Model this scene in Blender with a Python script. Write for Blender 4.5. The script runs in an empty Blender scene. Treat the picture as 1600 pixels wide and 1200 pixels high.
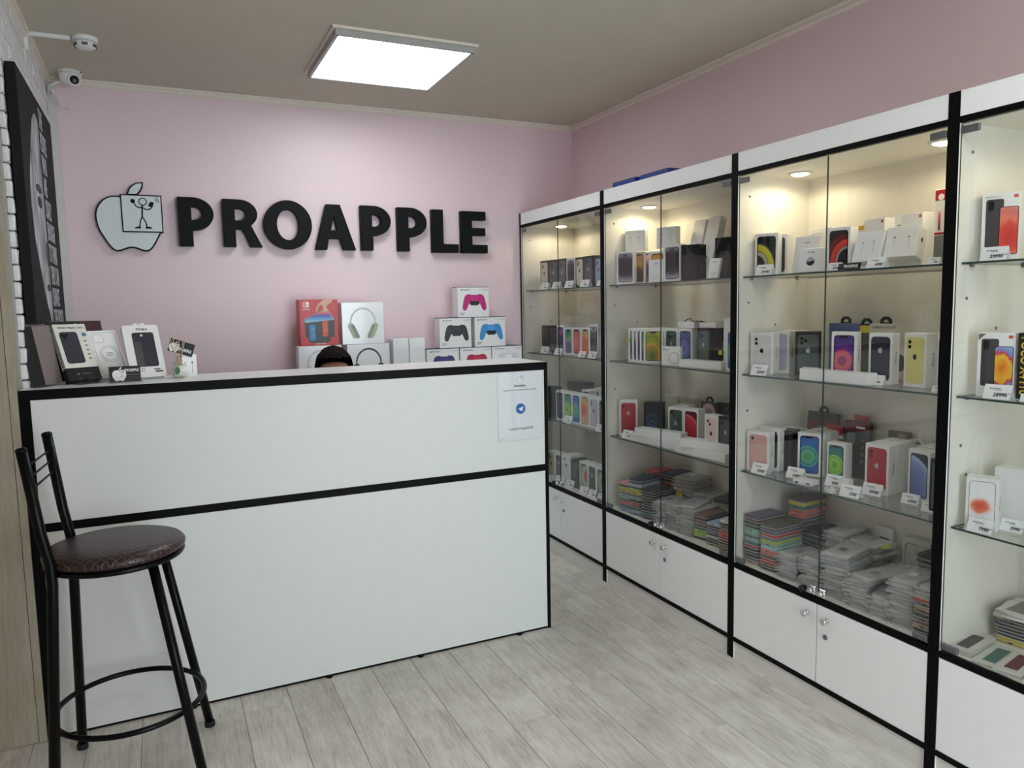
import bpy, bmesh, math, random
from math import sin, cos, pi, radians, degrees
from mathutils import Vector, Matrix

random.seed(7)
SC = bpy.context.scene
COL = SC.collection

# ------------------------------------------------------------------ camera
cam_data = bpy.data.cameras.new('camera')
cam_data.sensor_fit = 'HORIZONTAL'
cam_data.sensor_width = 36.0
cam_data.lens = 36.0 * 1170.15 / 1600.0
cam_data.clip_start = 0.02
cam = bpy.data.objects.new('camera', cam_data)
COL.objects.link(cam)
YAW, PITCH, ROLL = radians(25.097), radians(5.841), radians(-1.150)
fwd = Vector((sin(YAW) * cos(PITCH), cos(YAW) * cos(PITCH), -sin(PITCH)))
rgt = Vector((cos(YAW), -sin(YAW), 0.0))
upv = rgt.cross(fwd)
r2 = cos(ROLL) * rgt + sin(ROLL) * upv
u2 = -sin(ROLL) * rgt + cos(ROLL) * upv
rot = Matrix((r2, u2, -fwd)).transposed().to_4x4()
cam.matrix_world = Matrix.Translation((0.0, 0.0, 1.45)) @ rot
SC.camera = cam

# ------------------------------------------------------------------ colour management, world, lights
SC.view_settings.view_transform = 'Standard'
SC.view_settings.look = 'None'
SC.view_settings.exposure = 0.0
SC.view_settings.gamma = 1.0
SC.view_settings.use_curve_mapping = False
SC.cycles.use_denoising = True
SC.cycles.transparent_max_bounces = 40
SC.cycles.max_bounces = 10
SC.cycles.diffuse_bounces = 6
SC.cycles.caustics_reflective = False
SC.cycles.caustics_refractive = False
SC.cycles.sample_clamp_indirect = 6.0

world = bpy.data.worlds.new('overcast_sky')
SC.world = world
world.use_nodes = True
bg = world.node_tree.nodes['Background']
bg.inputs['Color'].default_value = (0.80, 0.92, 1.0, 1.0)      # flat overcast daylight outside the shop window
bg.inputs['Strength'].default_value = 9.5

PANEL_STRENGTH = 11.0          # the square ceiling panel in view
FILL_PANEL_STRENGTH = 11.0         # added fill panel, out of view, towards the shop window
SPOT_POWER = 2.5              # the small warm spots in the cabinet tops

def area_light(name, loc, rot_, sx, sy, power, color, portal=False):
    d = bpy.data.lights.new(name, 'AREA')
    d.shape = 'RECTANGLE'
    d.size, d.size_y = sx, sy
    d.energy = power
    d.color = color
    o = bpy.data.objects.new(name, d)
    o.location, o.rotation_euler = loc, rot_
    COL.objects.link(o)
    if portal:
        d.cycles.is_portal = True
    return o

# portal in the shop window behind the camera: guides sky light through the opening, gives off none itself
area_light('window_portal', (1.55, -0.99, 1.15), (radians(90), 0, 0), 1.6, 2.1, 1.0, (1, 1, 1), True)

# ------------------------------------------------------------------ materials
def lin(c):
    out = []
    for v in c:
        v = v / 255.0
        out.append(v / 12.92 if v <= 0.04045 else ((v + 0.055) / 1.055) ** 2.4)
    return (out[0], out[1], out[2], 1.0)

MATS = {}
def newmat(name):
    m = bpy.data.materials.new(name)
    m.use_nodes = True
    nt = m.node_tree
    b = nt.nodes['Principled BSDF']
    return m, nt, b

def mat(name, rgb, rough=0.5, metal=0.0, spec=0.5, vary=0.04, scale=40.0, bump=0.0, coat=0.0):
    """Plain surface with a little procedural tone variation."""
    if name in MATS:
        return MATS[name]
    m, nt, b = newmat(name)
    c = lin(rgb)
    N = nt.nodes
    tc = N.new('ShaderNodeTexCoord')
    no = N.new('ShaderNodeTexNoise')
    no.inputs['Scale'].default_value = scale
    no.inputs['Detail'].default_value = 4.0
    nt.links.new(tc.outputs['Object'], no.inputs['Vector'])
    ramp = N.new('ShaderNodeValToRGB')
    lo, hi = 1.0 - vary, 1.0 + vary
    ramp.color_ramp.elements[0].position = 0.3
    ramp.color_ramp.elements[1].position = 0.7
    ramp.color_ramp.elements[0].color = (c[0] * lo, c[1] * lo, c[2] * lo, 1)
    ramp.color_ramp.elements[1].color = (min(1, c[0] * hi), min(1, c[1] * hi), min(1, c[2] * hi), 1)
    nt.links.new(no.outputs['Fac'], ramp.inputs['Fac'])
    nt.links.new(ramp.outputs['Color'], b.inputs['Base Color'])
    b.inputs['Roughness'].default_value = rough
    b.inputs['Metallic'].default_value = metal
    b.inputs['Specular IOR Level'].default_value = spec
    if coat:
        b.inputs['Coat Weight'].default_value = coat
    if bump:
        bp = N.new('ShaderNodeBump')
        bp.inputs['Strength'].default_value = bump
        bp.inputs['Distance'].default_value = 0.002
        nt.links.new(no.outputs['Fac'], bp.inputs['Height'])
        nt.links.new(bp.outputs['Normal'], b.inputs['Normal'])
    MATS[name] = m
    return m

def glass_mat(name, tint, f0=0.04, rough=0.0, solid=0.0, solid_rgb=(200, 205, 200)):
    """Thin sheet glass or clear plastic: see-through with a facing-dependent mirror."""
    if name in MATS:
        return MATS[name]
    m, nt, b = newmat(name)
    N, Lk = nt.nodes, nt.links
    out = N['Material Output']
    tr = N.new('ShaderNodeBsdfTransparent')
    tr.inputs['Color'].default_value = (tint[0], tint[1], tint[2], 1)
    gl = N.new('ShaderNodeBsdfGlossy')
    gl.inputs['Roughness'].default_value = rough
    lw = N.new('ShaderNodeLayerWeight')
    lw.inputs['Blend'].default_value = 0.5
    pw = N.new('ShaderNodeMath'); pw.operation = 'POWER'; pw.inputs[1].default_value = 5.0
    ma = N.new('ShaderNodeMath'); ma.operation = 'MULTIPLY_ADD'
    ma.inputs[1].default_value = 0.85; ma.inputs[2].default_value = f0
    Lk.new(lw.outputs['Facing'], pw.inputs[0]); Lk.new(pw.outputs[0], ma.inputs[0])
    mx = N.new('ShaderNodeMixShader')
    Lk.new(ma.outputs[0], mx.inputs['Fac'])
    first = tr
    if solid > 0:
        b.inputs['Base Color'].default_value = lin(solid_rgb)
        b.inputs['Roughness'].default_value = 0.35
        m0 = N.new('ShaderNodeMixShader')
        m0.inputs['Fac'].default_value = solid
        Lk.new(tr.outputs[0], m0.inputs[1]); Lk.new(b.outputs[0], m0.inputs[2])
        first = m0
    Lk.new(first.outputs[0], mx.inputs[1]); Lk.new(gl.outputs[0], mx.inputs[2])
    Lk.new(mx.outputs[0], out.inputs['Surface'])
    MATS[name] = m
    return m

def emit_mat(name, rgb, strength):
    if name in MATS:
        return MATS[name]
    m, nt, b = newmat(name)
    b.inputs['Base Color'].default_value = (0.8, 0.8, 0.8, 1)
    b.inputs['Emission Color'].default_value = lin(rgb)
    b.inputs['Emission Strength'].default_value = strength
    MATS[name] = m
    return m

def ramp_fill(ramp, stops):
    els = ramp.color_ramp.elements
    while len(els) < len(stops):
        els.new(0.5)
    for e, (p, c) in zip(els, stops):
        e.position = p
        e.color = lin(c)

def picture_mat(name, kind, stops, center=(0.5, 0.5), aspect=0.5, rough=0.3, warp=0.0):
    """Flat print of a phone screen: a radial or an upright colour ramp over the plate's UVs."""
    key = 'print_' + name
    if key in MATS:
        return MATS[key]
    m, nt, b = newmat(key)
    N, Lk = nt.nodes, nt.links
    uv = N.new('ShaderNodeUVMap')
    sep = N.new('ShaderNodeSeparateXYZ')
    src = uv.outputs['UV']
    if warp:
        no = N.new('ShaderNodeTexNoise'); no.inputs['Scale'].default_value = 2.2
        Lk.new(src, no.inputs['Vector'])
        vm = N.new('ShaderNodeVectorMath'); vm.operation = 'MULTIPLY_ADD'
        vm.inputs[1].default_value = (warp, warp, 0)
        Lk.new(no.outputs['Color'], vm.inputs[0]); Lk.new(src, vm.inputs[2])
        src = vm.outputs['Vector']
    Lk.new(src, sep.inputs[0])
    ramp = N.new('ShaderNodeValToRGB')
    if kind == 'radial':
        mp = N.new('ShaderNodeMapping'); mp.vector_type = 'TEXTURE'
        mp.inputs['Location'].default_value = (center[0], center[1], 0)
        mp.inputs['Scale'].default_value = (1 / aspect, 1, 1)
        Lk.new(src, mp.inputs['Vector'])
        ln = N.new('ShaderNodeVectorMath'); ln.operation = 'LENGTH'
        Lk.new(mp.outputs[0], ln.inputs[0])
        Lk.new(ln.outputs['Value'], ramp.inputs['Fac'])
    else:
        Lk.new(sep.outputs['Y'], ramp.inputs['Fac'])
    ramp_fill(ramp, stops)
    Lk.new(ramp.outputs['Color'], b.inputs['Base Color'])
    b.inputs['Roughness'].default_value = rough
    b.inputs['Specular IOR Level'].default_value = 0.25
    MATS[key] = m
    return m

def pink_paper():
    m, nt, b = newmat('pink_wallpaper')
    N, Lk = nt.nodes, nt.links
    tc = N.new('ShaderNodeTexCoord')
    mp = N.new('ShaderNodeMapping'); mp.inputs['Scale'].default_value = (14, 14, 160)
    Lk.new(tc.outputs['Object'], mp.inputs['Vector'])
    no = N.new('ShaderNodeTexNoise'); no.inputs['Scale'].default_value = 3.0; no.inputs['Detail'].default_value = 5
    Lk.new(mp.outputs[0], no.inputs['Vector'])
    r = N.new('ShaderNodeValToRGB')
    ramp_fill(r, [(0.3, (224, 201, 207)), (0.7, (231, 209, 215))])
    Lk.new(no.outputs['Fac'], r.inputs['Fac'])
    Lk.new(r.outputs['Color'], b.inputs['Base Color'])
    bp = N.new('ShaderNodeBump'); bp.inputs['Strength'].default_value = 0.08; bp.inputs['Distance'].default_value = 0.001
    Lk.new(no.outputs['Fac'], bp.inputs['Height']); Lk.new(bp.outputs['Normal'], b.inputs['Normal'])
    b.inputs['Roughness'].default_value = 0.42
    b.inputs['Specular IOR Level'].default_value = 0.5
    return m

def wood_mat(name, stops, along='Y', stretch=14.0, scale=3.0, rough=0.5, per_object=True, bump=0.1, fine=0.35, dist=0.6):
    m, nt, b = newmat(name)
    N, Lk = nt.nodes, nt.links
    tc = N.new('ShaderNodeTexCoord')
    src = tc.outputs['Object']
    oi = N.new('ShaderNodeObjectInfo')
    if per_object:
        ad = N.new('ShaderNodeVectorMath'); ad.operation = 'MULTIPLY_ADD'
        cb = N.new('ShaderNodeCombineXYZ')
        for i in range(3):
            Lk.new(oi.outputs['Random'], cb.inputs[i])
        ad.inputs[1].default_value = (91.7, 53.3, 71.1)
        Lk.new(cb.outputs[0], ad.inputs[0]); Lk.new(src, ad.inputs[2])
        src = ad.outputs['Vector']
    mp = N.new('ShaderNodeMapping')
    s = {'X': (1, stretch, stretch), 'Y': (stretch, 1, stretch), 'Z': (stretch, stretch, 1)}[along]
    mp.inputs['Scale'].default_value = s
    Lk.new(src, mp.inputs['Vector'])
    n1 = N.new('ShaderNodeTexNoise'); n1.inputs['Scale'].default_value = scale
    n1.inputs['Detail'].default_value = 8; n1.inputs['Roughness'].default_value = 0.62; n1.inputs['Distortion'].default_value = dist
    Lk.new(mp.outputs[0], n1.inputs['Vector'])
    n2 = N.new('ShaderNodeTexNoise'); n2.inputs['Scale'].default_value = 7.0; n2.inputs['Detail'].default_value = 5
    Lk.new(src, n2.inputs['Vector'])
    n3 = N.new('ShaderNodeTexNoise'); n3.inputs['Scale'].default_value = scale * 5; n3.inputs['Detail'].default_value = 4
    Lk.new(mp.outputs[0], n3.inputs['Vector'])
    mx = N.new('ShaderNodeMix'); mx.data_type = 'FLOAT'; mx.inputs[0].default_value = 0.45
    Lk.new(n1.outputs['Fac'], mx.inputs[2]); Lk.new(n2.outputs['Fac'], mx.inputs[3])
    mx2 = N.new('ShaderNodeMix'); mx2.data_type = 'FLOAT'; mx2.inputs[0].default_value = fine
    Lk.new(mx.outputs[0], mx2.inputs[2]); Lk.new(n3.outputs['Fac'], mx2.inputs[3])
    r = N.new('ShaderNodeValToRGB')
    ramp_fill(r, stops)
    Lk.new(mx2.outputs[0], r.inputs['Fac'])
    if per_object:
        hs = N.new('ShaderNodeHueSaturation')
        mr = N.new('ShaderNodeMapRange')
        mr.inputs['To Min'].default_value = 0.93; mr.inputs['To Max'].default_value = 1.06
        Lk.new(oi.outputs['Random'], mr.inputs['Value']); Lk.new(mr.outputs[0], hs.inputs['Value'])
        Lk.new(r.outputs['Color'], hs.inputs['Color']); Lk.new(hs.outputs['Color'], b.inputs['Base Color'])
    else:
        Lk.new(r.outputs['Color'], b.inputs['Base Color'])
    bp = N.new('ShaderNodeBump'); bp.inputs['Strength'].default_value = bump; bp.inputs['Distance'].default_value = 0.001
    Lk.new(mx2.outputs[0], bp.inputs['Height']); Lk.new(bp.outputs['Normal'], b.inputs['Normal'])
    b.inputs['Roughness'].default_value = rough
    MATS[name] = m
    return m

M_PINK = pink_paper()
M_CEIL = mat('ceiling_paint', (196, 189, 172), 0.7, vary=0.015, scale=8)
M_MOULD = mat('ceiling_moulding', (226, 218, 206), 0.5)
M_BRICK = mat('white_painted_brick', (226, 226, 226), 0.6, vary=0.05, scale=60, bump=0.6)
M_GROUT = mat('brick_joint', (176, 174, 172), 0.8)
M_PLANK = wood_mat('grey_vinyl_plank', [(0.31, (150, 142, 133)), (0.43, (190, 184, 175)), (0.54, (211, 206, 198)), (0.70, (231, 228, 222))], 'Y', 12, 3.4, 0.42, fine=0.30, dist=0.9)
M_FLOOR = mat('floor_base', (70, 66, 62), 0.8)
M_LAM = wood_mat('ash_laminate', [(0.3, (138, 130, 110)), (0.48, (158, 150, 130)), (0.6, (168, 161, 141)), (0.75, (180, 174, 156))], 'Z', 30, 2.5, 0.45, per_object=False, bump=0.05, fine=0.5)
M_WHITE = mat('white_melamine', (247, 249, 247), 0.42, vary=0.012, scale=25)
M_WHITE2 = mat('white_melamine_inside', (234, 231, 222), 0.5, vary=0.015, scale=25)
M_COUNTER = mat('counter_melamine', (219, 222, 218), 0.45, vary=0.012, scale=25)
M_BLACK = mat('black_edge_band', (6, 6, 7), 0.5, spec=0.10, vary=0.15)
M_TOE = wood_mat('toe_kick_laminate', [(0.3, (206, 204, 198)), (0.5, (224, 222, 216)), (0.75, (236, 234, 229))], 'Y', 20, 2.0, 0.5, per_object=False, bump=0.03)
M_CHROME = mat('chrome', (225, 225, 228), 0.08, metal=1.0, vary=0.0)
M_STEEL = mat('dull_steel', (120, 122, 126), 0.35, metal=0.8)
M_HINGE = mat('hinge_grey', (105, 106, 110), 0.4, metal=0.5)
M_GLASS = glass_mat('door_glass', (0.976, 0.984, 0.977), 0.03)
M_SHELF = glass_mat('shelf_glass', (0.96, 0.975, 0.967), 0.04)
M_GEDGE = mat('glass_edge', (44, 66, 60), 0.15)
M_CLEAR = glass_mat('clear_acrylic', (0.985, 0.985, 0.985), 0.03, 0.02)
M_CASE_CLEAR = glass_mat('clear_case_plastic', (0.93, 0.93, 0.92), 0.06, 0.12, solid=0.62, solid_rgb=(240, 241, 237))
M_BAG = glass_mat('crinkled_bag', (0.97, 0.97, 0.97), 0.09, 0.08, solid=0.26, solid_rgb=(246, 246, 244))
M_BOXW = mat('white_card', (236, 236, 235), 0.35, vary=0.01)
M_BOXK = mat('black_card', (22, 22, 24), 0.4, spec=0.3, vary=0.05)
M_INK = mat('black_ink', (18, 18, 20), 0.4, vary=0.0)
M_GREYINK = mat('grey_ink', (120, 120, 124), 0.5, vary=0.0)
M_TAG = mat('paper_tag', (238, 240, 242), 0.6, vary=0.01)
M_WPLASTIC = mat('white_plastic', (228, 228, 224), 0.4, vary=0.01)
M_SIGN = mat('sign_black', (14, 16, 17), 0.55, spec=0.14, vary=0.1)
M_SIGNW = mat('sign_white', (212, 220, 222), 0.45, vary=0.01)
M_ALU = mat('aluminium_frame', (176, 176, 172), 0.4, metal=0.3)
M_DIFF = emit_mat('panel_diffuser', (246, 252, 255), PANEL_STRENGTH)
M_FILL_DIFF = emit_mat('fill_panel_diffuser', (246, 252, 255), FILL_PANEL_STRENGTH)
M_SPOT = emit_mat('spot_lens', (255, 240, 212), 10.0)
M_STOOL = mat('black_stool_paint', (6, 6, 7), 0.32, spec=0.16, vary=0.1)
M_LENS = mat('camera_lens_print', (16, 16, 18), 0.15, vary=0.0)

# ------------------------------------------------------------------ objects and tags
def put(o, parent=None):
    COL.objects.link(o)
    if parent is not None:
        o.parent = parent
    return o

def obj(name, mesh, m=None, parent=None, loc=(0, 0, 0), rot=(0, 0, 0)):
    o = bpy.data.objects.new(name, mesh)
    o.location, o.rotation_euler = loc, rot
    if m is not None and len(mesh.materials) == 0:
        for x in (m if isinstance(m, (list, tuple)) else (m,)):
            mesh.materials.append(x)
    return put(o, parent)

def tag(o, label=None, cat=None, group=None, kind=None):
    for k, v in (('label', label), ('category', cat), ('group', group), ('kind', kind)):
        if v:
            o[k] = v
    return o

def thing(name, label, cat, loc=(0, 0, 0), rot=(0, 0, 0), group=None):
    o = bpy.data.objects.new(name, None)
    o.location, o.rotation_euler = loc, rot
    o.empty_display_size = 0.05
    put(o)
    return tag(o, label, cat, group)

def struct(name, mesh, m, loc=(0, 0, 0), rot=(0, 0, 0), parent=None):
    o = obj(name, mesh, m, parent, loc, rot)
    o['kind'] = 'structure'
    return o

def copy_tree(root, loc=None, rot=None):
    r = root.copy(); COL.objects.link(r)
    if loc is not None: r.location = loc
    if rot is not None: r.rotation_euler = rot
    for ch in root.children:
        c = ch.copy(); COL.objects.link(c); c.parent = r
        for g in ch.children:
            d = g.copy(); COL.objects.link(d); d.parent = c
    return r

# ------------------------------------------------------------------ mesh builders
def bm_mesh(bm, name='mesh', smooth=False):
    me = bpy.data.meshes.new(name)
    bm.normal_update()
    bm.to_mesh(me); bm.free()
    if smooth:
        for p in me.polygons: p.use_smooth = True
    return me

def add_box(bm, x0, x1, y0, y1, z0, z1, mi=0):
    vs = [bm.verts.new(p) for p in ((x0, y0, z0), (x1, y0, z0), (x1, y1, z0), (x0, y1, z0), (x0, y0, z1), (x1, y0, z1), (x1, y1, z1), (x0, y1, z1))]
    out = []
    for f in ((3, 2, 1, 0), (4, 5, 6, 7), (0, 1, 5, 4), (1, 2, 6, 5), (2, 3, 7, 6), (3, 0, 4, 7)):
        fc = bm.faces.new([vs[i] for i in f]); fc.material_index = mi; out.append(fc)
    return out

_bc = {}
def box(x0, x1, y0, y1, z0, z1, bev=0.0, seg=1):
    k = tuple(round(v, 5) for v in (x0, x1, y0, y1, z0, z1, bev)) + (seg,)
    bm = bmesh.new()
    add_box(bm, x0, x1, y0, y1, z0, z1)
    if bev > 0:
        bmesh.ops.bevel(bm, geom=bm.edges[:], offset=bev, segments=seg, affect='EDGES', profile=0.5)
    return bm_mesh(bm, 'box')

def boxes(lst, bev=0.0):
    bm = bmesh.new()
    for b in lst:
        add_box(bm, *b)
    if bev > 0:
        bmesh.ops.bevel(bm, geom=bm.edges[:], offset=bev, segments=1, affect='EDGES')
    return bm_mesh(bm, 'boxes')

def rrect_pts(w, h, r, n=4, cx=0.0, cy=0.0):
    r = min(r, w / 2 - 1e-5, h / 2 - 1e-5)
    pts = []
    for (sx, sy, a0) in ((1, 1, 0), (-1, 1, 90), (-1, -1, 180), (1, -1, 270)):
        for i in range(n + 1):
            a = radians(a0 + 90.0 * i / n)
            pts.append((cx + sx * (w / 2 - r) + r * cos(a), cy + sy * (h / 2 - r) + r * sin(a)))
    return pts

def plate(pts, t, y=0.0, uvbox=None):
    """A thin slab in the xz plane with outline pts, its front at y, thickness t going back (+y). UVs span uvbox."""
    bm = bmesh.new()
    uvl = bm.loops.layers.uv.new('UVMap')
    xs = [p[0] for p in pts]; zs = [p[1] for p in pts]
    x0, x1, z0, z1 = uvbox or (min(xs), max(xs), min(zs), max(zs))
    fr = [bm.verts.new((p[0], y, p[1])) for p in pts]
    bk = [bm.verts.new((p[0], y + t, p[1])) for p in pts]
    f = bm.faces.new(fr); bm.faces.new(bk[::-1])
    n = len(pts)
    for i in range(n):
        bm.faces.new((fr[i], bk[i], bk[(i + 1) % n], fr[(i + 1) % n]))
    for fc in bm.faces:
        for l in fc.loops:
            l[uvl].uv = ((l.vert.co.x - x0) / (x1 - x0), (l.vert.co.z - z0) / (z1 - z0))
    bmesh.ops.recalc_face_normals(bm, faces=bm.faces[:])
    return bm_mesh(bm, 'plate')

def add_disc(bm, cx, cz, r, y, t=0.0006, n=12):
    a = [bm.verts.new((cx + r * cos(2 * pi * i / n), y, cz + r * sin(2 * pi * i / n))) for i in range(n)]
    b = [bm.verts.new((v.co.x, y + t, v.co.z)) for v in a]
    bm.faces.new(a)
    for i in range(n):
        bm.faces.new((a[i], b[i], b[(i + 1) % n], a[(i + 1) % n]))

def ring_mesh(r, tr, n=28, m=6, axis='Y'):
    bm = bmesh.new()
    rows = []
    for i in range(n):
        a = 2 * pi * i / n
        row = []
        for j in range(m):
            b = 2 * pi * j / m
            rr = r + tr * cos(b)
            p = (rr * cos(a), tr * sin(b), rr * sin(a)) if axis == 'Y' else (rr * cos(a), rr * sin(a), tr * sin(b))
            row.append(bm.verts.new(p))
        rows.append(row)
    for i in range(n):
        for j in range(m):
            bm.faces.new((rows[i][j], rows[(i + 1) % n][j], rows[(i + 1) % n][(j + 1) % m], rows[i][(j + 1) % m]))
    bmesh.ops.recalc_face_normals(bm, faces=bm.faces[:])
    return bm_mesh(bm, 'ring', True)

def add_tube(bm, pts, r, n=10, caps=True):
    pts = [Vector(p) for p in pts]
    rows = []
    for i, p in enumerate(pts):
        d = (pts[min(i + 1, len(pts) - 1)] - pts[max(i - 1, 0)]).normalized()
        ref = Vector((0, 0, 1)) if abs(d.z) < 0.9 else Vector((1, 0, 0))
        u = d.cross(ref).normalized(); v = d.cross(u).normalized()
        rr = r[i] if isinstance(r, (list, tuple)) else r
        rows.append([bm.verts.new(p + u * rr * cos(2 * pi * j / n) + v * rr * sin(2 * pi * j / n)) for j in range(n)])
    for i in range(len(rows) - 1):
        for j in range(n):
            bm.faces.new((rows[i][j], rows[i][(j + 1) % n], rows[i + 1][(j + 1) % n], rows[i + 1][j]))
    if caps:
        bm.faces.new(rows[0][::-1]); bm.faces.new(rows[-1])

def tube(pts, r, n=10):
    bm = bmesh.new()
    add_tube(bm, pts, r, n)
    bmesh.ops.recalc_face_normals(bm, faces=bm.faces[:])
    me = bm_mesh(bm, 'tube')
    for p in me.polygons:
        p.use_smooth = len(p.vertices) == 4
    return me

def lathe(profile, n=24, smooth=True):
    """profile: (radius, z) pairs from bottom to top, turned about z."""
    bm = bmesh.new()
    rows = []
    for r, z in profile:
        if r < 1e-6:
            rows.append([bm.verts.new((0, 0, z))])
        else:
            rows.append([bm.verts.new((r * cos(2 * pi * i / n), r * sin(2 * pi * i / n), z)) for i in range(n)])
    for a, b in zip(rows, rows[1:]):
        for i in range(n):
            j = (i + 1) % n
            if len(a) == 1 and len(b) == 1: continue
            if len(a) == 1: bm.faces.new((a[0], b[i], b[j]))
            elif len(b) == 1: bm.faces.new((a[i], a[j], b[0]))
            else: bm.faces.new((a[i], a[j], b[j], b[i]))
    for row, rev in ((rows[0], True), (rows[-1], False)):
        if len(row) > 1:
            bm.faces.new(row[::-1] if rev else row)
    bmesh.ops.recalc_face_normals(bm, faces=bm.faces[:])
    me = bm_mesh(bm, 'lathe')
    if smooth:
        for p in me.polygons: p.use_smooth = len(p.vertices) <= 4
    return me

def spline_pts(ctrl, per=6, closed=True):
    out = []
    n = len(ctrl)
    rng = range(n) if closed else range(n - 1)
    for i in rng:
        if closed:
            p0, p1, p2, p3 = ctrl[(i - 1) % n], ctrl[i], ctrl[(i + 1) % n], ctrl[(i + 2) % n]
        else:
            p0, p1, p2, p3 = ctrl[max(i - 1, 0)], ctrl[i], ctrl[i + 1], ctrl[min(i + 2, n - 1)]
        for k in range(per):
            t = k / per
            out.append(tuple(0.5 * ((2 * b) + (-a + c) * t + (2 * a - 5 * b + 4 * c - d) * t * t + (-a + 3 * b - 3 * c + d) * t ** 3) for a, b, c, d in zip(p0, p1, p2, p3)))
    if not closed:
        out.append(tuple(ctrl[-1]))
    return out

def curve_mesh(loops, depth, bevel=0.0):
    """Solid with holes: loops of (x, z) points, filled, extruded to thickness depth; front faces -y, at y = -depth/2."""
    cu = bpy.data.curves.new('outline', 'CURVE')
    cu.dimensions = '2D'; cu.fill_mode = 'BOTH'
    cu.extrude = max(depth / 2 - bevel, 0.0); cu.bevel_depth = bevel; cu.bevel_resolution = 0
    for lp in loops:
        sp = cu.splines.new('POLY')
        sp.points.add(len(lp) - 1)
        for i, p in enumerate(lp):
            sp.points[i].co = (p[0], p[1], 0, 1)
        sp.use_cyclic_u = True
    o = bpy.data.objects.new('outline', cu)
    me = bpy.data.meshes.new_from_object(o)
    bpy.data.objects.remove(o); bpy.data.curves.remove(cu)
    me.transform(Matrix.Rotation(radians(90), 4, 'X'))
    return me

_text = {}
def text_mesh(s, size, align='CENTER', depth=0.0003, res=2, xs=1.0, bold=0.0):
    """Lettering in the xz plane facing -y, origin on the baseline."""
    k = (s, size, align, depth, xs, bold)
    if k in _text:
        return _text[k].copy()
    cu = bpy.data.curves.new('lettering', 'FONT')
    cu.body = s; cu.size = size; cu.align_x = align
    cu.extrude = depth; cu.resolution_u = res; cu.offset = bold * size
    o = bpy.data.objects.new('lettering', cu)
    me = bpy.data.meshes.new_from_object(o)
    bpy.data.objects.remove(o); bpy.data.curves.remove(cu)
    me.transform(Matrix.Scale(xs, 4, (1, 0, 0)))
    me.transform(Matrix.Rotation(radians(90), 4, 'X'))
    me.materials.clear()
    _text[k] = me
    return me.copy()

def join_meshes(parts):
    """parts: list of (mesh, matrix, material index) merged into one mesh."""
    bm = bmesh.new()
    for me, mx, mi in parts:
        n = len(bm.faces)
        nv = len(bm.verts)
        bm.from_mesh(me)
        bm.verts.ensure_lookup_table(); bm.faces.ensure_lookup_table()
        for v in bm.verts[nv:]:
            v.co = mx @ v.co
        for f in bm.faces[n:]:
            f.material_index = mi
    return bm_mesh(bm, 'joined')

def T(x=0, y=0, z=0):
    return Matrix.Translation((x, y, z))

def arc(cx, cy, rx, ry, a0, a1, n=12):
    return [(cx + rx * cos(radians(a0 + (a1 - a0) * i / n)), cy + ry * sin(radians(a0 + (a1 - a0) * i / n))) for i in range(n + 1)]

# bold sans capitals in a unit box, first loop outside, then the holes
GLYPH = {
    'P': [[(0, 0), (0, 1)] + arc(0.42, 0.665, 0.58, 0.335, 90, -90, 18) + [(0.38, 0.33), (0.38, 0)],
          [(0.36, 0.53)] + arc(0.42, 0.672, 0.27, 0.142, -90, 90, 12) + [(0.36, 0.814)]],
    'R': [[(0, 0), (0, 1)] + arc(0.42, 0.70, 0.48, 0.30, 90, -52, 16) + [(0.80, 0.32), (1.0, 0), (0.70, 0), (0.56, 0.29), (0.47, 0.375), (0.30, 0.375), (0.30, 0)],
          [(0.30, 0.555)] + arc(0.40, 0.685, 0.22, 0.13, -90, 90, 12) + [(0.30, 0.815)]],
    'O': [arc(0.5, 0.5, 0.5, 0.5, 0, 352, 44), arc(0.5, 0.5, 0.24, 0.32, 0, 350, 35)],
    'A': [[(0, 0), (0.29, 1), (0.63, 1), (1, 0), (0.70, 0), (0.615, 0.25), (0.325, 0.25), (0.27, 0)],
          [(0.385, 0.43), (0.56, 0.43), (0.475, 0.80)]],
    'L': [[(0, 0), (0, 1), (0.41, 1), (0.41, 0.19), (1, 0.19), (1, 0)]],
    'E': [[(0, 0), (0, 1), (0.94, 1), (0.94, 0.80), (0.40, 0.80), (0.40, 0.60), (0.92, 0.60), (0.92, 0.425), (0.40, 0.425), (0.40, 0.19), (1, 0.19), (1, 0)]],
}
def glyph(ch, x0, x1, z0, z1, depth, bevel=0.0):
    lp = [[(x0 + p[0] * (x1 - x0), z0 + p[1] * (z1 - z0)) for p in l] for l in GLYPH[ch]]
    return curve_mesh(lp, depth, bevel)

# the shop's own emblem, in metres on the back wall (x, z)
EM_BODY = [(-0.1319, 2.0309), (-0.169, 2.0325), (-0.2071, 2.0151), (-0.2349, 1.9793), (-0.2463, 1.9349), (-0.2388, 1.8784), (-0.2191, 1.8345), (-0.1936, 1.7904), (-0.1748, 1.7702), (-0.1579, 1.7653), (-0.1373, 1.7708), (-0.1134, 1.7801), (-0.0957, 1.783), (-0.0783, 1.7807), (-0.0553, 1.7719), (-0.0319, 1.7664), (-0.0106, 1.7752), (0.0123, 1.8069), (0.0396, 1.8597)]
EM_SQ = [(-0.1325, 2.0404), (0.0507, 2.0408), (0.0505, 1.8599), (-0.1316, 1.8588)]
EM_LEAF = [(-0.1036, 2.0404), (-0.0918, 2.0709), (-0.0761, 2.0895), (-0.0579, 2.1006), (-0.0284, 2.104), (-0.0309, 2.0834), (-0.0417, 2.0605), (-0.057, 2.0419)]
def em_body_pts():
    return spline_pts(EM_BODY, 3, closed=False) + [(0.0505, 1.8610), (-0.05, 1.95)]
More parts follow.
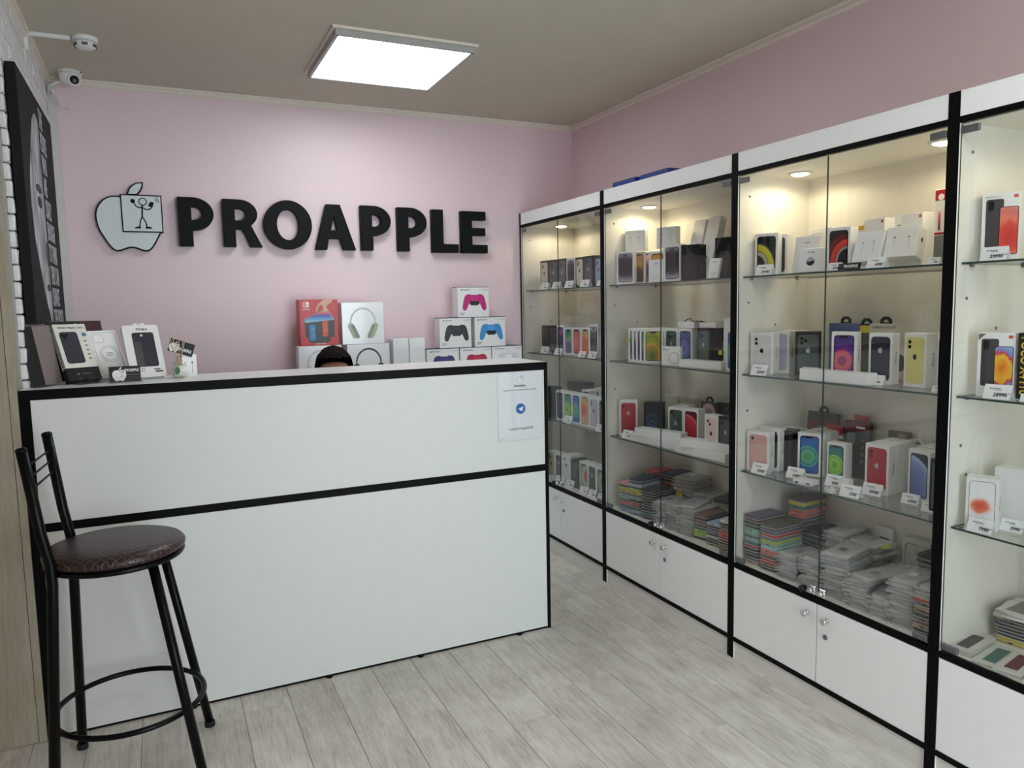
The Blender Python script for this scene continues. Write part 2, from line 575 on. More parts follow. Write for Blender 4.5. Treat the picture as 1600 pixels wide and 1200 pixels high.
def inset(pts, d):
    n = len(pts); out = []
    ar = sum(pts[i][0] * pts[(i + 1) % n][1] - pts[(i + 1) % n][0] * pts[i][1] for i in range(n))
    s = 1 if ar > 0 else -1
    for i in range(n):
        a, b, c = Vector(pts[i - 1]), Vector(pts[i]), Vector(pts[(i + 1) % n])
        e1, e2 = (b - a).normalized(), (c - b).normalized()
        n1, n2 = Vector((-e1.y, e1.x)) * s, Vector((-e2.y, e2.x)) * s
        m_ = (n1 + n2)
        m_ = m_ / max(m_.length_squared, 0.5) * 2
        out.append((b.x + m_.x * d, b.y + m_.y * d))
    return out
def stroke(pts, w):
    l, r = [], []
    for i, p in enumerate(pts):
        a, b = Vector(pts[max(i - 1, 0)]), Vector(pts[min(i + 1, len(pts) - 1)])
        d = (b - a).normalized(); nn = Vector((-d.y, d.x))
        l.append((p[0] + nn.x * w / 2, p[1] + nn.y * w / 2)); r.append((p[0] - nn.x * w / 2, p[1] - nn.y * w / 2))
    return l + r[::-1]
def em_figure_loops():
    L = []
    L += [[arc(-0.0345, 2.0085, 0.0195, 0.0195, 0, 345, 20), arc(-0.0345, 2.0085, 0.0150, 0.0150, 0, 345, 20)]]
    for p, w in (([(-0.0385, 1.990), (-0.0385, 1.9804), (-0.041, 1.930)], 0.007),
                 ([(-0.038, 1.9810), (-0.0525, 1.9790), (-0.0655, 1.9860), (-0.0728, 2.0000), (-0.0745, 2.0080)], 0.0055),
                 ([(-0.038, 1.9810), (-0.025, 1.9720), (-0.0131, 1.9705), (0.0, 1.977), (0.0087, 1.9887)], 0.0055),
                 ([(-0.041, 1.934), (-0.0495, 1.915), (-0.0530, 1.897), (-0.0546, 1.8819)], 0.0055),
                 ([(-0.041, 1.934), (-0.0297, 1.9149), (-0.0240, 1.898), (-0.0217, 1.8828)], 0.0055),
                 ([(0.0185, 2.0226), (0.0246, 2.0192), (0.0266, 2.0140), (0.0262, 2.0092)], 0.003),
                 ([(0.0219, 2.0319), (0.0325, 2.0264), (0.0358, 2.0170), (0.0348, 2.0053)], 0.003)):
        L.append([stroke(spline_pts(p, 4, False), w)])
    L.append([[(-0.0019, 2.0089), (0.0168, 2.0061), (0.0075, 1.9821), (-0.0121, 1.9869)]])
    L.append([[(-0.0900, 2.0130), (-0.0830, 2.0200), (-0.0700, 2.0180), (-0.0690, 2.0060), (-0.0740, 1.9990), (-0.0850, 2.0010)]])
    L.append([[(-0.0779, 1.8772), (-0.0740, 1.8832), (-0.0620, 1.8866), (-0.0493, 1.8850), (-0.0498, 1.8769)]])
    L.append([[(-0.0297, 1.8772), (-0.0280, 1.8853), (-0.0125, 1.8870), (-0.0010, 1.8832), (0.0020, 1.8772)]])
    return L
def emblem_print(mx, black=0, white=1, t=0.0006):
    """A small flat copy of the emblem for prints: list for join_meshes."""
    parts = []
    for pts, d0 in ((em_body_pts(), 0), (EM_LEAF, 0), (EM_SQ, 0.0)):
        y = -0.0001 if pts is EM_SQ else 0
        parts.append((curve_mesh([pts], t), mx @ T(0, y, 0), black))
        parts.append((curve_mesh([inset(pts, 0.007)], t), mx @ T(0, y - 0.0002, 0), white))
    for lp in em_figure_loops():
        parts.append((curve_mesh(lp, t), mx @ T(0, -0.0006, 0), black))
    return parts

# ================================================================== the room
CEIL = 2.575
struct('floor', box(-2.3, 2.54, -1.1, 4.34, -0.08, -0.006), M_FLOOR)
FLOOR = bpy.data.objects['floor']
plank_me = box(-0.0829, 0.0829, -0.4992, 0.4992, -0.006, 0.0, 0.0012)
plank_me.materials.append(M_PLANK)
JOINT = {0: 2.78, 1: 2.775, 2: 2.262, 3: 2.45, 4: 2.66, 5: 2.012, 6: 2.255, 7: 2.41, 8: 2.41, 9: 1.926, 10: 2.158, 11: 2.45}
for c in range(-15, 14):
    xc = 0.1115 + 0.167 * c
    if xc + 0.083 > 2.437 or xc - 0.084 < -2.2:
        continue
    j = JOINT.get(c - 0, 2.0 + random.random()) if c >= 0 else 2.0 + random.random()
    y = j - 5.0
    while y < 4.24:
        a, b = max(y, -0.995), min(y + 1.0, 4.238)
        if b - a > 0.02:
            if b - a > 0.995:
                p = bpy.data.objects.new('plank', plank_me)
                p.location = (xc, (a + b) / 2, 0)
                put(p, FLOOR)
            else:
                obj('plank', box(-0.0829, 0.0829, -(b - a) / 2 + 0.0008, (b - a) / 2 - 0.0008, -0.006, 0.0, 0.0012), M_PLANK, FLOOR, (xc, (a + b) / 2, 0))
        y += 1.0

struct('ceiling', box(-2.3, 2.54, -1.1, 4.34, CEIL, CEIL + 0.08), M_CEIL)
struct('wall_back', box(-0.6, 2.54, 4.24, 4.34, 0, CEIL), M_PINK)
struct('wall_right', box(2.437, 2.54, -1.1, 4.24, 0, CEIL), M_PINK)
struct('wall_far_left', box(-2.3, -2.2, -1.1, 2.893, 0, CEIL), M_PINK)
# wall behind the camera, with the shop window the daylight comes through
WX0, WX1, WZ0, WZ1 = 0.75, 2.35, 0.1, 2.2
struct('wall_front', boxes([(-2.3, WX0, -1.1, -1.0, 0, CEIL), (WX1, 2.54, -1.1, -1.0, 0, CEIL), (WX0, WX1, -1.1, -1.0, 0, WZ0), (WX0, WX1, -1.1, -1.0, WZ1, CEIL)]), M_PINK)
wf = struct('window_1', boxes([(WX0, WX0 + 0.06, -1.08, -1.02, WZ0, WZ1), (WX1 - 0.06, WX1, -1.08, -1.02, WZ0, WZ1), (WX0 + 0.06, WX1 - 0.06, -1.08, -1.02, WZ0, WZ0 + 0.06),
                               (WX0 + 0.06, WX1 - 0.06, -1.08, -1.02, WZ1 - 0.06, WZ1), (1.52, 1.58, -1.08, -1.02, WZ0 + 0.06, WZ1 - 0.06)]), M_WPLASTIC)
for a, b in ((WX0 + 0.06, 1.52), (1.58, WX1 - 0.06)):
    obj('pane', box(a, b, -1.053, -1.047, WZ0 + 0.06, WZ1 - 0.06), M_GLASS, wf)

# left wall: white painted bricks, each its own piece
WL = struct('wall_left', box(-0.6, -0.428, 2.97, 4.24, 0, CEIL), M_GROUT)
def brick_mesh(L, seed):
    rnd = random.Random(seed)
    bm = bmesh.new()
    add_box(bm, 0, 0.020, -L / 2, L / 2, -0.0253, 0.0253)
    bmesh.ops.subdivide_edges(bm, edges=[e for e in bm.edges if abs(e.verts[0].co.y - e.verts[1].co.y) > 0.02], cuts=3)
    bmesh.ops.bevel(bm, geom=[e for e in bm.edges if e.calc_face_angle(0) > 0.5], offset=0.0042, segments=1, affect='EDGES')
    for v in bm.verts:
        if v.co.x > 0.006:
            v.co += Vector((rnd.uniform(-0.0025, 0.0025), rnd.uniform(-0.0015, 0.0015), rnd.uniform(-0.002, 0.002)))
    me = bm_mesh(bm, 'brick'); me.materials.append(M_BRICK)
    return me
bm_full = [brick_mesh(0.196, s) for s in range(4)]
bm_half = [brick_mesh(0.095, s + 10) for s in range(2)]
row = 0
z = 1.045
while z < 2.56:
    y = 2.975
    if row % 2:
        o = bpy.data.objects.new('brick', random.choice(bm_half)); o.location = (-0.430, y + 0.0475, z); put(o, WL); y += 0.1005
    while y < 4.232:
        L = min(0.196, 4.236 - y)
        if L > 0.19:
            me = random.choice(bm_full)
        elif L > 0.03:
            me = brick_mesh(L, row)
        else:
            break
        o = bpy.data.objects.new('brick', me); o.location = (-0.430 + random.uniform(-0.002, 0.002), y + L / 2, z); put(o, WL)
        y += 0.2015
    z += 0.0552; row += 1

# light laminate wall left of the counter: wide board and a narrow edge strip
WF = struct('wall_left_front', box(-2.3, -0.436, 2.903, 2.97, 0, CEIL), M_LAM)
xs_ = [-2.2, -1.66, -1.06, -0.4565]
for a, b in zip(xs_, xs_[1:]):
    obj('panel', box(a + 0.0008, b - 0.0008, 2.893, 2.9035, 0.002, CEIL - 0.001, 0.0008), M_LAM, WF)
obj('edge_strip', box(-0.4557, -0.4325, 2.891, 2.9675, 0.002, CEIL - 0.001, 0.001), M_LAM, WF)
struct('trim_1', box(-0.412, -0.374, 4.222, 4.24, 0, CEIL - 0.027, 0.003), mat('corner_strip', (205, 203, 198), 0.4))

def moulding(name, p0, p1, inward):
    """A double-ridged strip along the top of a wall from p0 to p1; inward: unit vector into the room."""
    prof = [(0, 0), (0.024, 0), (0.0245, -0.004), (0.022, -0.009), (0.012, -0.0105), (0.012, -0.0145), (0.0155, -0.0165), (0.0150, -0.023), (0.010, -0.026), (0.006, -0.029), (0, -0.029)]
    bm = bmesh.new()
    rows = []
    for p in (p0, p1):
        rows.append([bm.verts.new((p[0] + inward[0] * a, p[1] + inward[1] * a, CEIL + b)) for a, b in prof])
    n = len(prof)
    for i in range(n):
        bm.faces.new((rows[0][i], rows[0][(i + 1) % n], rows[1][(i + 1) % n], rows[1][i]))
    bm.faces.new(rows[0]); bm.faces.new(rows[1][::-1])
    bmesh.ops.recalc_face_normals(bm, faces=bm.faces[:])
    struct(name, bm_mesh(bm), M_MOULD)
moulding('trim_2', (-0.412, 4.24), (2.437, 4.24), (0, -1))
moulding('trim_3', (2.437, 4.24), (2.437, -1.0), (-1, 0))
moulding('trim_4', (-0.414, 2.97), (-0.414, 4.24), (1, 0))

# ================================================================== ceiling panels
def ceiling_panel(x0, x1, y0, y1, diff, label):
    cx, cy = (x0 + x1) / 2, (y0 + y1) / 2
    t = thing('ceiling_light', label, 'ceiling light', (cx, cy, CEIL))
    hx, hy = (x1 - x0) / 2, (y1 - y0) / 2
    def frame(ax, ay, w, z0, z1):
        return [(-ax, ax, -ay, -ay + w, z0, z1), (-ax, ax, ay - w, ay, z0, z1), (-ax, -ax + w, -ay + w, ay - w, z0, z1), (ax - w, ax, -ay + w, ay - w, z0, z1)]
    obj('ceiling_rim', boxes(frame(hx + 0.012, hy + 0.012, 0.016, -0.010, 0.0)), M_MOULD, t)
    f = obj('frame', boxes(frame(hx, hy, 0.016, -0.034, -0.010), 0.002), M_ALU, t)
    for sx in (-1, 1):
        for sy in (-1, 1):
            obj('screw', lathe([(0.004, -0.0365), (0.004, -0.034)], 8), M_STEEL, f, (sx * (hx - 0.008), sy * (hy - 0.008), 0))
    obj('diffuser', box(-hx + 0.016, hx - 0.016, -hy + 0.016, hy - 0.016, -0.031, -0.024), diff, t)
    obj('housing', box(-hx + 0.03, hx - 0.03, -hy + 0.03, hy - 0.03, -0.022, -0.001), M_WPLASTIC, t)
ceiling_panel(0.705, 1.305, 3.09, 3.705, M_DIFF, 'glowing square light panel on the ceiling in front of the lettered wall')
ceiling_panel(0.85, 1.45, 0.35, 0.965, M_FILL_DIFF, 'added fill light panel, unseen, on the ceiling nearer the shop window')  # added out of view to brighten the cabinet fronts and counter

# ================================================================== smoke detector, its conduit, dome camera
t = thing('smoke_detector', 'round white smoke detector on the ceiling beside the brick wall', 'smoke detector', (-0.2, 3.60, CEIL))
t.scale = (0.9, 0.9, 0.9)
obj('base', lathe([(0.050, -0.020), (0.052, -0.003), (0.052, 0.0)], 28), M_WPLASTIC, t)
b_ = obj('sensor_head', lathe([(0.0, -0.050), (0.030, -0.049), (0.040, -0.044), (0.045, -0.036), (0.046, -0.021)], 28), M_WPLASTIC, t)
for k in range(6):
    a = 2 * pi * k / 6
    obj('vent_slot', box(-0.012, 0.012, -0.001, 0.002, -0.006, 0.006), mat('slot_grey', (90, 90, 88), 0.6), b_, (0.0445 * sin(a), -0.0445 * cos(a), -0.037), (0, 0, a))
t = tag(obj('cable_conduit', join_meshes([(box(-0.412, -0.252, -0.008, 0.008, CEIL - 0.016, CEIL - 0.0005, 0.002), T(0, 3.60, 0), 0), (box(-0.413, -0.398, -0.008, 0.008, CEIL - 0.075, CEIL - 0.014, 0.002), T(0, 3.60, 0), 0)]), M_WPLASTIC),
        'thin white cable conduit running from the brick wall to the smoke detector', 'conduit')
t = thing('security_camera', 'white dome security camera on the ceiling in the brick wall corner', 'camera', (-0.30, 4.11, CEIL))
t.scale = (0.82, 0.82, 0.82)
obj('base', lathe([(0.061, -0.013), (0.063, -0.004), (0.062, 0.0)], 32), M_WPLASTIC, t)
dome = lathe([(0.0, -0.078), (0.022, -0.074), (0.038, -0.064), (0.050, -0.048), (0.057, -0.030), (0.059, -0.0135)], 32)
obj('dome', dome, M_WPLASTIC, t)
eye = obj('lens_barrel', lathe([(0.0, 0.0), (0.031, 0.0), (0.034, 0.004), (0.034, 0.050)], 28), M_WPLASTIC, t, (0.024, -0.055, -0.058), (radians(-78), 0, radians(12)))
obj('lens', lathe([(0.0, -0.002), (0.020, -0.0015), (0.026, 0.0012)], 24), mat('dark_lens', (6, 6, 7), 0.25, spec=0.25), eye)
obj('mounting_screw', lathe([(0.005, -0.006), (0.005, 0.0)], 8), M_INK, t, (0.055, -0.03, -0.004))
t = thing('camera_cable', 'loose white camera cables curling in the corner behind the dome camera', 'cable', (-0.38, 4.15, 2.5))
obj('cable', tube([(-0.02, 0.02, 0.04), (-0.01, -0.01, 0.01), (0.01, -0.02, -0.03), (0.03, 0.03, -0.06), (0.06, 0.07, -0.07)], 0.003, 6), M_WPLASTIC, t)
obj('cable', tube([(0.05, 0.0, 0.045), (0.02, 0.0, 0.03), (-0.015, 0.02, 0.02), (-0.02, 0.05, -0.02)], 0.006, 6), M_WPLASTIC, t)
obj('connector', lathe([(0.007, -0.012), (0.007, 0.012)], 10), M_WPLASTIC, t, (0.0, 0.015, -0.008), (0.6, 0.4, 0))

# ================================================================== display cabinets
SHELF_Z = (1.552, 1.169, 0.781)
CABX = 2.05
CAB_WORD = {1: 'back-wall', 2: 'second-from-back', 3: 'third-from-back', 4: 'nearest'}
def two_mat_box(x0, x1, y0, y1, z0, z1, axis):
    me = box(x0, x1, y0, y1, z0, z1)
    for p in me.polygons:
        p.material_index = 0 if abs(p.normal['xyz'.index(axis)]) > 0.9 else 1
    me.materials.append(M_GLASS if axis == 'x' else M_SHELF); me.materials.append(M_GEDGE)
    return me
knob_me = lathe([(0.0, -0.024), (0.009, -0.0245), (0.0125, -0.022), (0.0130, -0.018), (0.010, -0.014), (0.0055, -0.010), (0.006, -0.003), (0.009, 0.0)], 18)
knob_me.transform(Matrix.Rotation(radians(90), 4, 'Y')); knob_me.materials.append(M_CHROME)   # points to -x
keyh_me = lathe([(0.0, -0.004), (0.008, -0.004), (0.0095, -0.002), (0.0095, 0.0)], 16); keyh_me.transform(Matrix.Rotation(radians(90), 4, 'Y')); keyh_me.materials.append(M_STEEL)
slot_me = box(-0.0052, -0.0035, -0.001, 0.001, -0.004, 0.004); slot_me.materials.append(M_INK)
hinge_me = box(-0.006, 0.004, -0.025, 0.025, -0.010, 0.010, 0.002); hinge_me.materials.append(M_HINGE)
pin_me = lathe([(0.0, -0.014), (0.006, -0.013), (0.006, -0.0065)], 8); pin_me.materials.append(M_STEEL)
lockp_me = box(-0.008, -0.001, -0.013, 0.013, -0.016, 0.016, 0.002); lockp_me.materials.append(M_CHROME)
lockc_me = lathe([(0.0, -0.016), (0.007, -0.016), (0.009, -0.012), (0.009, 0.0)], 16); lockc_me.transform(Matrix.Rotation(radians(90), 4, 'Y')); lockc_me.transform(T(-0.006)); lockc_me.materials.append(M_CHROME)
key_me = lathe([(0.0, -0.022), (0.010, -0.022), (0.011, -0.018), (0.011, 0.0)], 14); key_me.transform(Matrix.Rotation(radians(90), 4, 'Y')); key_me.transform(T(-0.006)); key_me.materials.append(M_INK)
spot_ring = lathe([(0.034, -0.005), (0.044, -0.004), (0.045, 0.0), (0.034, 0.0)], 28); spot_ring.materials.append(M_WPLASTIC)
spot_lens = lathe([(0.0, -0.013), (0.018, -0.0115), (0.029, -0.008), (0.034, -0.0035), (0.034, -0.001)], 24); spot_lens.materials.append(M_SPOT)
cap_me = lathe([(0.0, -0.003), (0.004, -0.0025), (0.005, 0.0)], 8); cap_me.transform(Matrix.Rotation(radians(-90), 4, 'X')); cap_me.materials.append(M_STEEL)

def cabinet(i, y0, y1, spots, label):
    W = y1 - y0; h = W / 2; yc = (y0 + y1) / 2
    t = thing('display_cabinet', label, 'cabinet', (CABX, yc, 0), group='glass display cabinets along the right wall')
    D = 0.384
    for s in (-1, 1):
        a, b = (h - 0.017, h) if s > 0 else (-h, -h + 0.017)
        sp = obj('side_panel', box(0.0012, D, a, b, 0, 2.022), M_WHITE2, t)
        obj('edge_band', box(-0.001, 0.0014, a, b, 0, 2.023, 0.0004), M_BLACK, sp)
        ya = a if s > 0 else b
        for zc, xc in ((1.86, 0.06), (1.45, 0.06), (1.36, 0.2), (1.02, 0.06), (0.93, 0.09)):
            obj('screw_cap', cap_me, None, sp, (xc, ya, zc), (0, 0, 0 if s > 0 else pi))
    hi = h - 0.017
    obj('back_panel', box(D - 0.012, D - 0.006, -hi, hi, 0.07, 2.006), M_WHITE2, t)
    obj('roof_panel', box(0.0175, D, -hi, hi, 2.006, 2.022), M_WHITE2, t)
    obj('light_panel', box(0.0175, D - 0.012, -hi, hi, 1.937, 1.953), M_WHITE2, t)
    obj('fascia', box(0.0005, 0.017, -hi, hi, 1.9535, 2.0225), M_WHITE, t)
    obj('top_rail', box(0.0, 0.017, -hi, hi, 1.9355, 1.953), M_BLACK, t)
    obj('lower_deck', box(0.0165, D - 0.012, -hi, hi, 0.3845, 0.4045), M_WHITE2, t)
    obj('middle_rail', box(0.0, 0.016, -hi, hi, 0.3845, 0.4035), M_BLACK, t)
    obj('bottom_panel', box(0.0045, D - 0.012, -hi, hi, 0.0725, 0.0895), M_WHITE2, t)
    obj('gap_shade_strip', box(0.003, 0.0185, -0.0017, 0.0017, 0.0905, 0.384), M_BLACK, t)  # black filler put in as the shade of the gap between the doors
    obj('bottom_rail', box(0.0, 0.004, -hi, hi, 0.0725, 0.0895), M_BLACK, t)
    obj('toe_kick', box(0.007, 0.023, -hi, hi, 0, 0.0715), M_TOE, t)
    for s in (1, -1):
        a, b = (0.0018, hi - 0.0012) if s > 0 else (-hi + 0.0012, -0.0018)
        d = obj('cabinet_door', box(0.0, 0.016, a, b, 0.0935, 0.3815, 0.0006), M_WHITE, t)
        obj('knob', knob_me, None, d, (0, s * 0.044, 0.337))
        if s < 0:
            k = obj('keyhole', keyh_me, None, d, (0, s * 0.04, 0.276))
        g = obj('glass_door', two_mat_box(0.005, 0.009, (0.0015 if s > 0 else -hi + 0.002), (hi - 0.002 if s > 0 else -0.0015), 0.4075, 1.932, 'x'), None, t)
        obj('hinge', hinge_me, None, g, (0.006, s * (hi - 0.030), 1.915))
        obj('hinge', hinge_me, None, g, (0.006, s * (hi - 0.030), 0.421))
        obj('lock_plate', lockp_me, None, g, (0.006, s * 0.022, 0.427))
        obj('lock_cylinder', lockc_me, None, g, (0.006, s * 0.022, 0.427))
    kk = obj('key_lock', key_me, None, t, (0.006, 0.056, 0.424))
    for z in SHELF_Z:
        s_ = obj('glass_shelf', two_mat_box(0.030, D - 0.014, -hi + 0.0015, hi - 0.0015, z - 0.006, z, 'z'), None, t)
        for px_ in (0.07, 0.31):
            for s in (-1, 1):
                obj('shelf_pin', pin_me, None, s_, (px_, s * (hi - 0.007), z))
    for ys in spots:
        f = obj('spotlight', spot_ring, None, t, (0.195, ys - yc, 1.937))
        obj('lens', spot_lens, None, f, (0, 0, 0))
        ld = bpy.data.lights.new('cabinet_spot', 'SPOT')
        ld.energy = SPOT_POWER; ld.color = (1.0, 0.85, 0.57); ld.spot_size = radians(178); ld.spot_blend = 0.35; ld.shadow_soft_size = 0.03
        lo = bpy.data.objects.new('cabinet_spot', ld); COL.objects.link(lo)
        lo.location = (CABX + 0.195, ys, 1.918)
CABY = {1: (3.2715, 4.222), 2: (2.3085, 3.2705), 3: (1.4245, 2.3075), 4: (0.5405, 1.4235)}
cabinet(1, *CABY[1], (4.043,), 'glass display cabinet beside the back wall, partly behind the counter')
cabinet(2, *CABY[2], (3.142,), 'glass display cabinet second from the back wall, blue boxes on top')
cabinet(3, *CABY[3], (2.168, 1.591), 'glass display cabinet third from the back wall, two spots lit')
cabinet(4, *CABY[4], (1.05,), 'glass display cabinet nearest the camera, cut by the right edge')

# ================================================================== counter
t = thing('reception_counter', 'white reception counter with black edges below the lettered wall', 'counter', (0.55, 2.9, 0))
CX0, CX1 = -0.43 - 0.55, 1.529 - 0.55
TOPZ = 1.21
obj('counter_top', box(CX0, CX1, 0.0015, 0.34, TOPZ - 0.033, TOPZ), mat('counter_top_white', (232, 234, 233), 0.3, vary=0.01), t)
obj('top_edge', box(CX0 - 0.0005, CX1 + 0.0005, -0.002, 0.001, TOPZ - 0.034, TOPZ - 0.0002, 0.0005), M_BLACK, t)
obj('upper_panel', box(CX0 + 0.031, CX1 - 0.0165, 0.0, 0.016, 0.757, TOPZ - 0.0345), M_COUNTER, t)
obj('lower_panel', box(CX0 + 0.031, CX1 - 0.0165, 0.0, 0.016, 0.010, 0.7265), M_COUNTER, t)
obj('middle_band', box(CX0 + 0.031, CX1 - 0.0165, -0.0015, 0.016, 0.727, 0.7565), M_BLACK, t)
obj('side_board', box(CX0, CX0 + 0.0305, -0.002, 0.30, 0.0, TOPZ - 0.0345), M_BLACK, t)
sb = obj('side_board', box(CX1 - 0.016, CX1, 0.001, 0.30, 0.0, TOPZ - 0.0345), M_WHITE, t)
obj('edge_band', box(CX1 - 0.016, CX1, -0.002, 0.001, 0.0, TOPZ - 0.0345), M_BLACK, sb)
obj('base_strip', box(CX0 + 0.031, CX1 - 0.0165, 0.004, 0.016, 0.0, 0.0095), M_BLACK, t)
for fx in (-0.52, -0.02, 0.36, 0.82):
    obj('foot', lathe([(0.012, 0.0), (0.014, 0.002), (0.009, 0.009)], 12), M_BLACK, t, (fx, 0.0, 0))

# low unit behind the counter that carries the boxes under the sign
t = thing('back_cabinet', 'low white cabinet against the pink wall carrying the stacked boxes', 'cabinet', (1.25, 4.085, 0))
obj('carcass', box(-0.72, 0.76, -0.13, 0.15, 0.0, 1.03), M_WHITE, t)
obj('worktop', box(-0.73, 0.77, -0.145, 0.153, 1.03, 1.05, 0.001), M_WHITE, t)
for k in range(3):
    d = obj('cabinet_door', box(-0.72 + 0.4933 * k + 0.002, -0.72 + 0.4933 * (k + 1) - 0.002, -0.146, -0.131, 0.06, 1.02, 0.001), M_WHITE, t)
    obj('knob', lathe([(0.010, -0.02), (0.006, -0.01), (0.008, 0.0)], 12), M_CHROME, d, (-0.72 + 0.4933 * k + 0.05, -0.146, 0.7), (radians(-90), 0, 0))

# ================================================================== sign
t = thing('wall_sign', 'raised black capital letters with fruit emblem on the pink back wall', 'sign', (0.8, 4.238, 1.9))
def on_sign(name, me, m, y, parent=t):
    me.transform(T(-0.8, 0, -1.9))
    return obj(name, me, m, parent, (0, y - 4.238, 0))
DEP = 0.044
for ch, x0, x1, z0, z1 in (('P', 0.1242, 0.2896, 1.7945, 2.0375), ('R', 0.3364, 0.5228, 1.7945, 2.0360), ('O', 0.5376, 0.7847, 1.7858, 2.0420), ('A', 0.8031, 1.0214, 1.7860, 2.0290),
                           ('P', 1.0567, 1.2261, 1.7860, 2.0305), ('P', 1.2677, 1.4401, 1.7840, 2.0285), ('L', 1.4754, 1.6348, 1.7800, 2.0240), ('E', 1.6573, 1.8210, 1.7790, 2.0215)):
    on_sign('letter', glyph(ch, x0, x1, z0, z1, DEP, 0.0012), M_SIGN, 4.238 - DEP / 2)
em = on_sign('emblem_body', curve_mesh([em_body_pts()], 0.024, 0.001), M_SIGN, 4.238 - 0.012)
on_sign('emblem_face', curve_mesh([inset(em_body_pts(), 0.0055)], 0.002), M_SIGNW, 4.2, em).location.y = -0.0127
lf = on_sign('emblem_leaf', curve_mesh([EM_LEAF], 0.024, 0.001), M_SIGN, 4.238 - 0.012)
on_sign('leaf_face', curve_mesh([inset(EM_LEAF, 0.005)], 0.002), M_SIGNW, 4.2, lf).location.y = -0.0127
sq = on_sign('emblem_square', curve_mesh([EM_SQ], 0.030, 0.001), M_SIGN, 4.238 - 0.015)
on_sign('square_face', curve_mesh([inset(EM_SQ, 0.0045)], 0.002), M_SIGNW, 0, sq).location.y = -0.0157
fig = join_meshes([(curve_mesh(l, 0.0012), Matrix.Identity(4), 0) for l in em_figure_loops()])
on_sign('stick_figure', fig, M_SIGN, 0, sq).location.y = -0.0170

# ================================================================== poster on the brick wall
t = thing('canvas_poster', 'black canvas poster with a pale half face and text on white bricks', 'poster', (-0.408, 3.445, 1.79))
PY0, PY1, PZ0, PZ1 = 3.0, 3.90, 1.425, 2.285
pw, ph = PY1 - PY0, PZ1 - PZ0
obj('canvas', box(0.003, 0.034, -pw / 2, pw / 2, PZ0 - 1.79, PZ1 - 1.79, 0.002), mat('black_canvas', (24, 24, 26), 0.7, spec=0.2, vary=0.1, scale=200), t)
RP = Matrix.Rotation(radians(90), 4, 'Z')      # xz plane prints turned to face +x
def on_poster(name, me, m, x=0.0345):
    me.transform(RP)
    return obj(name, me, m, t, (x, 0, 0))
m_face, nt, b = newmat('grey_face_print')
tc = nt.nodes.new('ShaderNodeTexCoord'); no = nt.nodes.new('ShaderNodeTexNoise'); no.inputs['Scale'].default_value = 9; no.inputs['Detail'].default_value = 6
mp = nt.nodes.new('ShaderNodeMapping'); mp.inputs['Scale'].default_value = (1, 2.5, 0.6)
nt.links.new(tc.outputs['Object'], mp.inputs['Vector']); nt.links.new(mp.outputs[0], no.inputs['Vector'])
rp_ = nt.nodes.new('ShaderNodeValToRGB'); ramp_fill(rp_, [(0.3, (70, 70, 76)), (0.5, (160, 160, 166)), (0.7, (214, 214, 220))])
nt.links.new(no.outputs['Fac'], rp_.inputs['Fac']); nt.links.new(rp_.outputs['Color'], b.inputs['Base Color']); b.inputs['Roughness'].default_value = 0.6
face = [(3.455, 2.19), (3.38, 2.21), (3.29, 2.165), (3.20, 2.05), (3.125, 1.926), (3.11, 1.817), (3.15, 1.70), (3.20, 1.64), (3.245, 1.58), (3.30, 1.515), (3.37, 1.462), (3.40, 1.43), (3.455, 1.41)]
fp = spline_pts([(a - 3.445, b_ - 1.79) for a, b_ in face], 4, False)
on_poster('face_print', plate(fp, 0.0008), m_face)
for ex, ez, er, col in ((3.33, 1.875, (0.055, 0.022), (28, 28, 30)), (3.33, 1.873, (0.028, 0.013), (150, 150, 155)), (3.335, 1.873, (0.012, 0.012), (12, 12, 13)), (3.33, 1.925, (0.075, 0.016), (40, 40, 43)), (3.43, 1.69, (0.03, 0.05), (60, 60, 66)), (3.40, 1.56, (0.055, 0.014), (50, 50, 54))):
    on_poster('eye_print', plate([(ex - 3.445 + er[0] * cos(a * pi / 8), ez - 1.79 + er[1] * sin(a * pi / 8)) for a in range(16)], 0.0006), mat('poster_tone_%d' % col[0], col, 0.6), 0.0352 + 0.0002 * (200 - col[0]) / 200)
M_PTXT = mat('poster_text_grey', (188, 188, 194), 0.6)
for k, s in enumerate(('THE', 'PEOPLE', 'WHO', 'ARE', 'CRAZY', 'ENOUGH', 'TO THINK', 'THEY CAN', 'CHANGE', 'THE WORLD', 'ARE THE')):
    me = text_mesh(s, 0.085, 'LEFT', 0.0004, 2, 0.62, 0.012)
    me.transform(Matrix.Scale(1.22, 4, (0, 0, 1)))
    w_ = max(v.co.x for v in me.vertices)
    lim = 0.33
    if w_ > lim: me.transform(Matrix.Scale(lim / w_, 4, (1, 0, 0)))
    me.transform(T(0.045, 0, 0.395 - 0.0865 * k))
    on_poster('text_line', me, M_PTXT, 0.0348)

# ================================================================== bar stool
t = thing('bar_stool', 'black metal bar stool with round brown quilted seat before the counter', 'stool', (-0.15, 2.57, 0))
t.rotation_euler = (0, 0, radians(-5)); t.location.x = -0.162
m_seat, nt, b = newmat('brown_quilted_leather')
tc = nt.nodes.new('ShaderNodeTexCoord')
mp = nt.nodes.new('ShaderNodeMapping'); mp.inputs['Rotation'].default_value = (0, 0, radians(45))
nt.links.new(tc.outputs['Object'], mp.inputs['Vector'])
sp = nt.nodes.new('ShaderNodeSeparateXYZ'); nt.links.new(mp.outputs[0], sp.inputs[0])
mins = []
for ax in ('X', 'Y'):
    w = nt.nodes.new('ShaderNodeMath'); w.operation = 'PINGPONG'; w.inputs[1].default_value = 0.0095
    nt.links.new(sp.outputs[ax], w.inputs[0]); mins.append(w)
mn = nt.nodes.new('ShaderNodeMath'); mn.operation = 'MINIMUM'
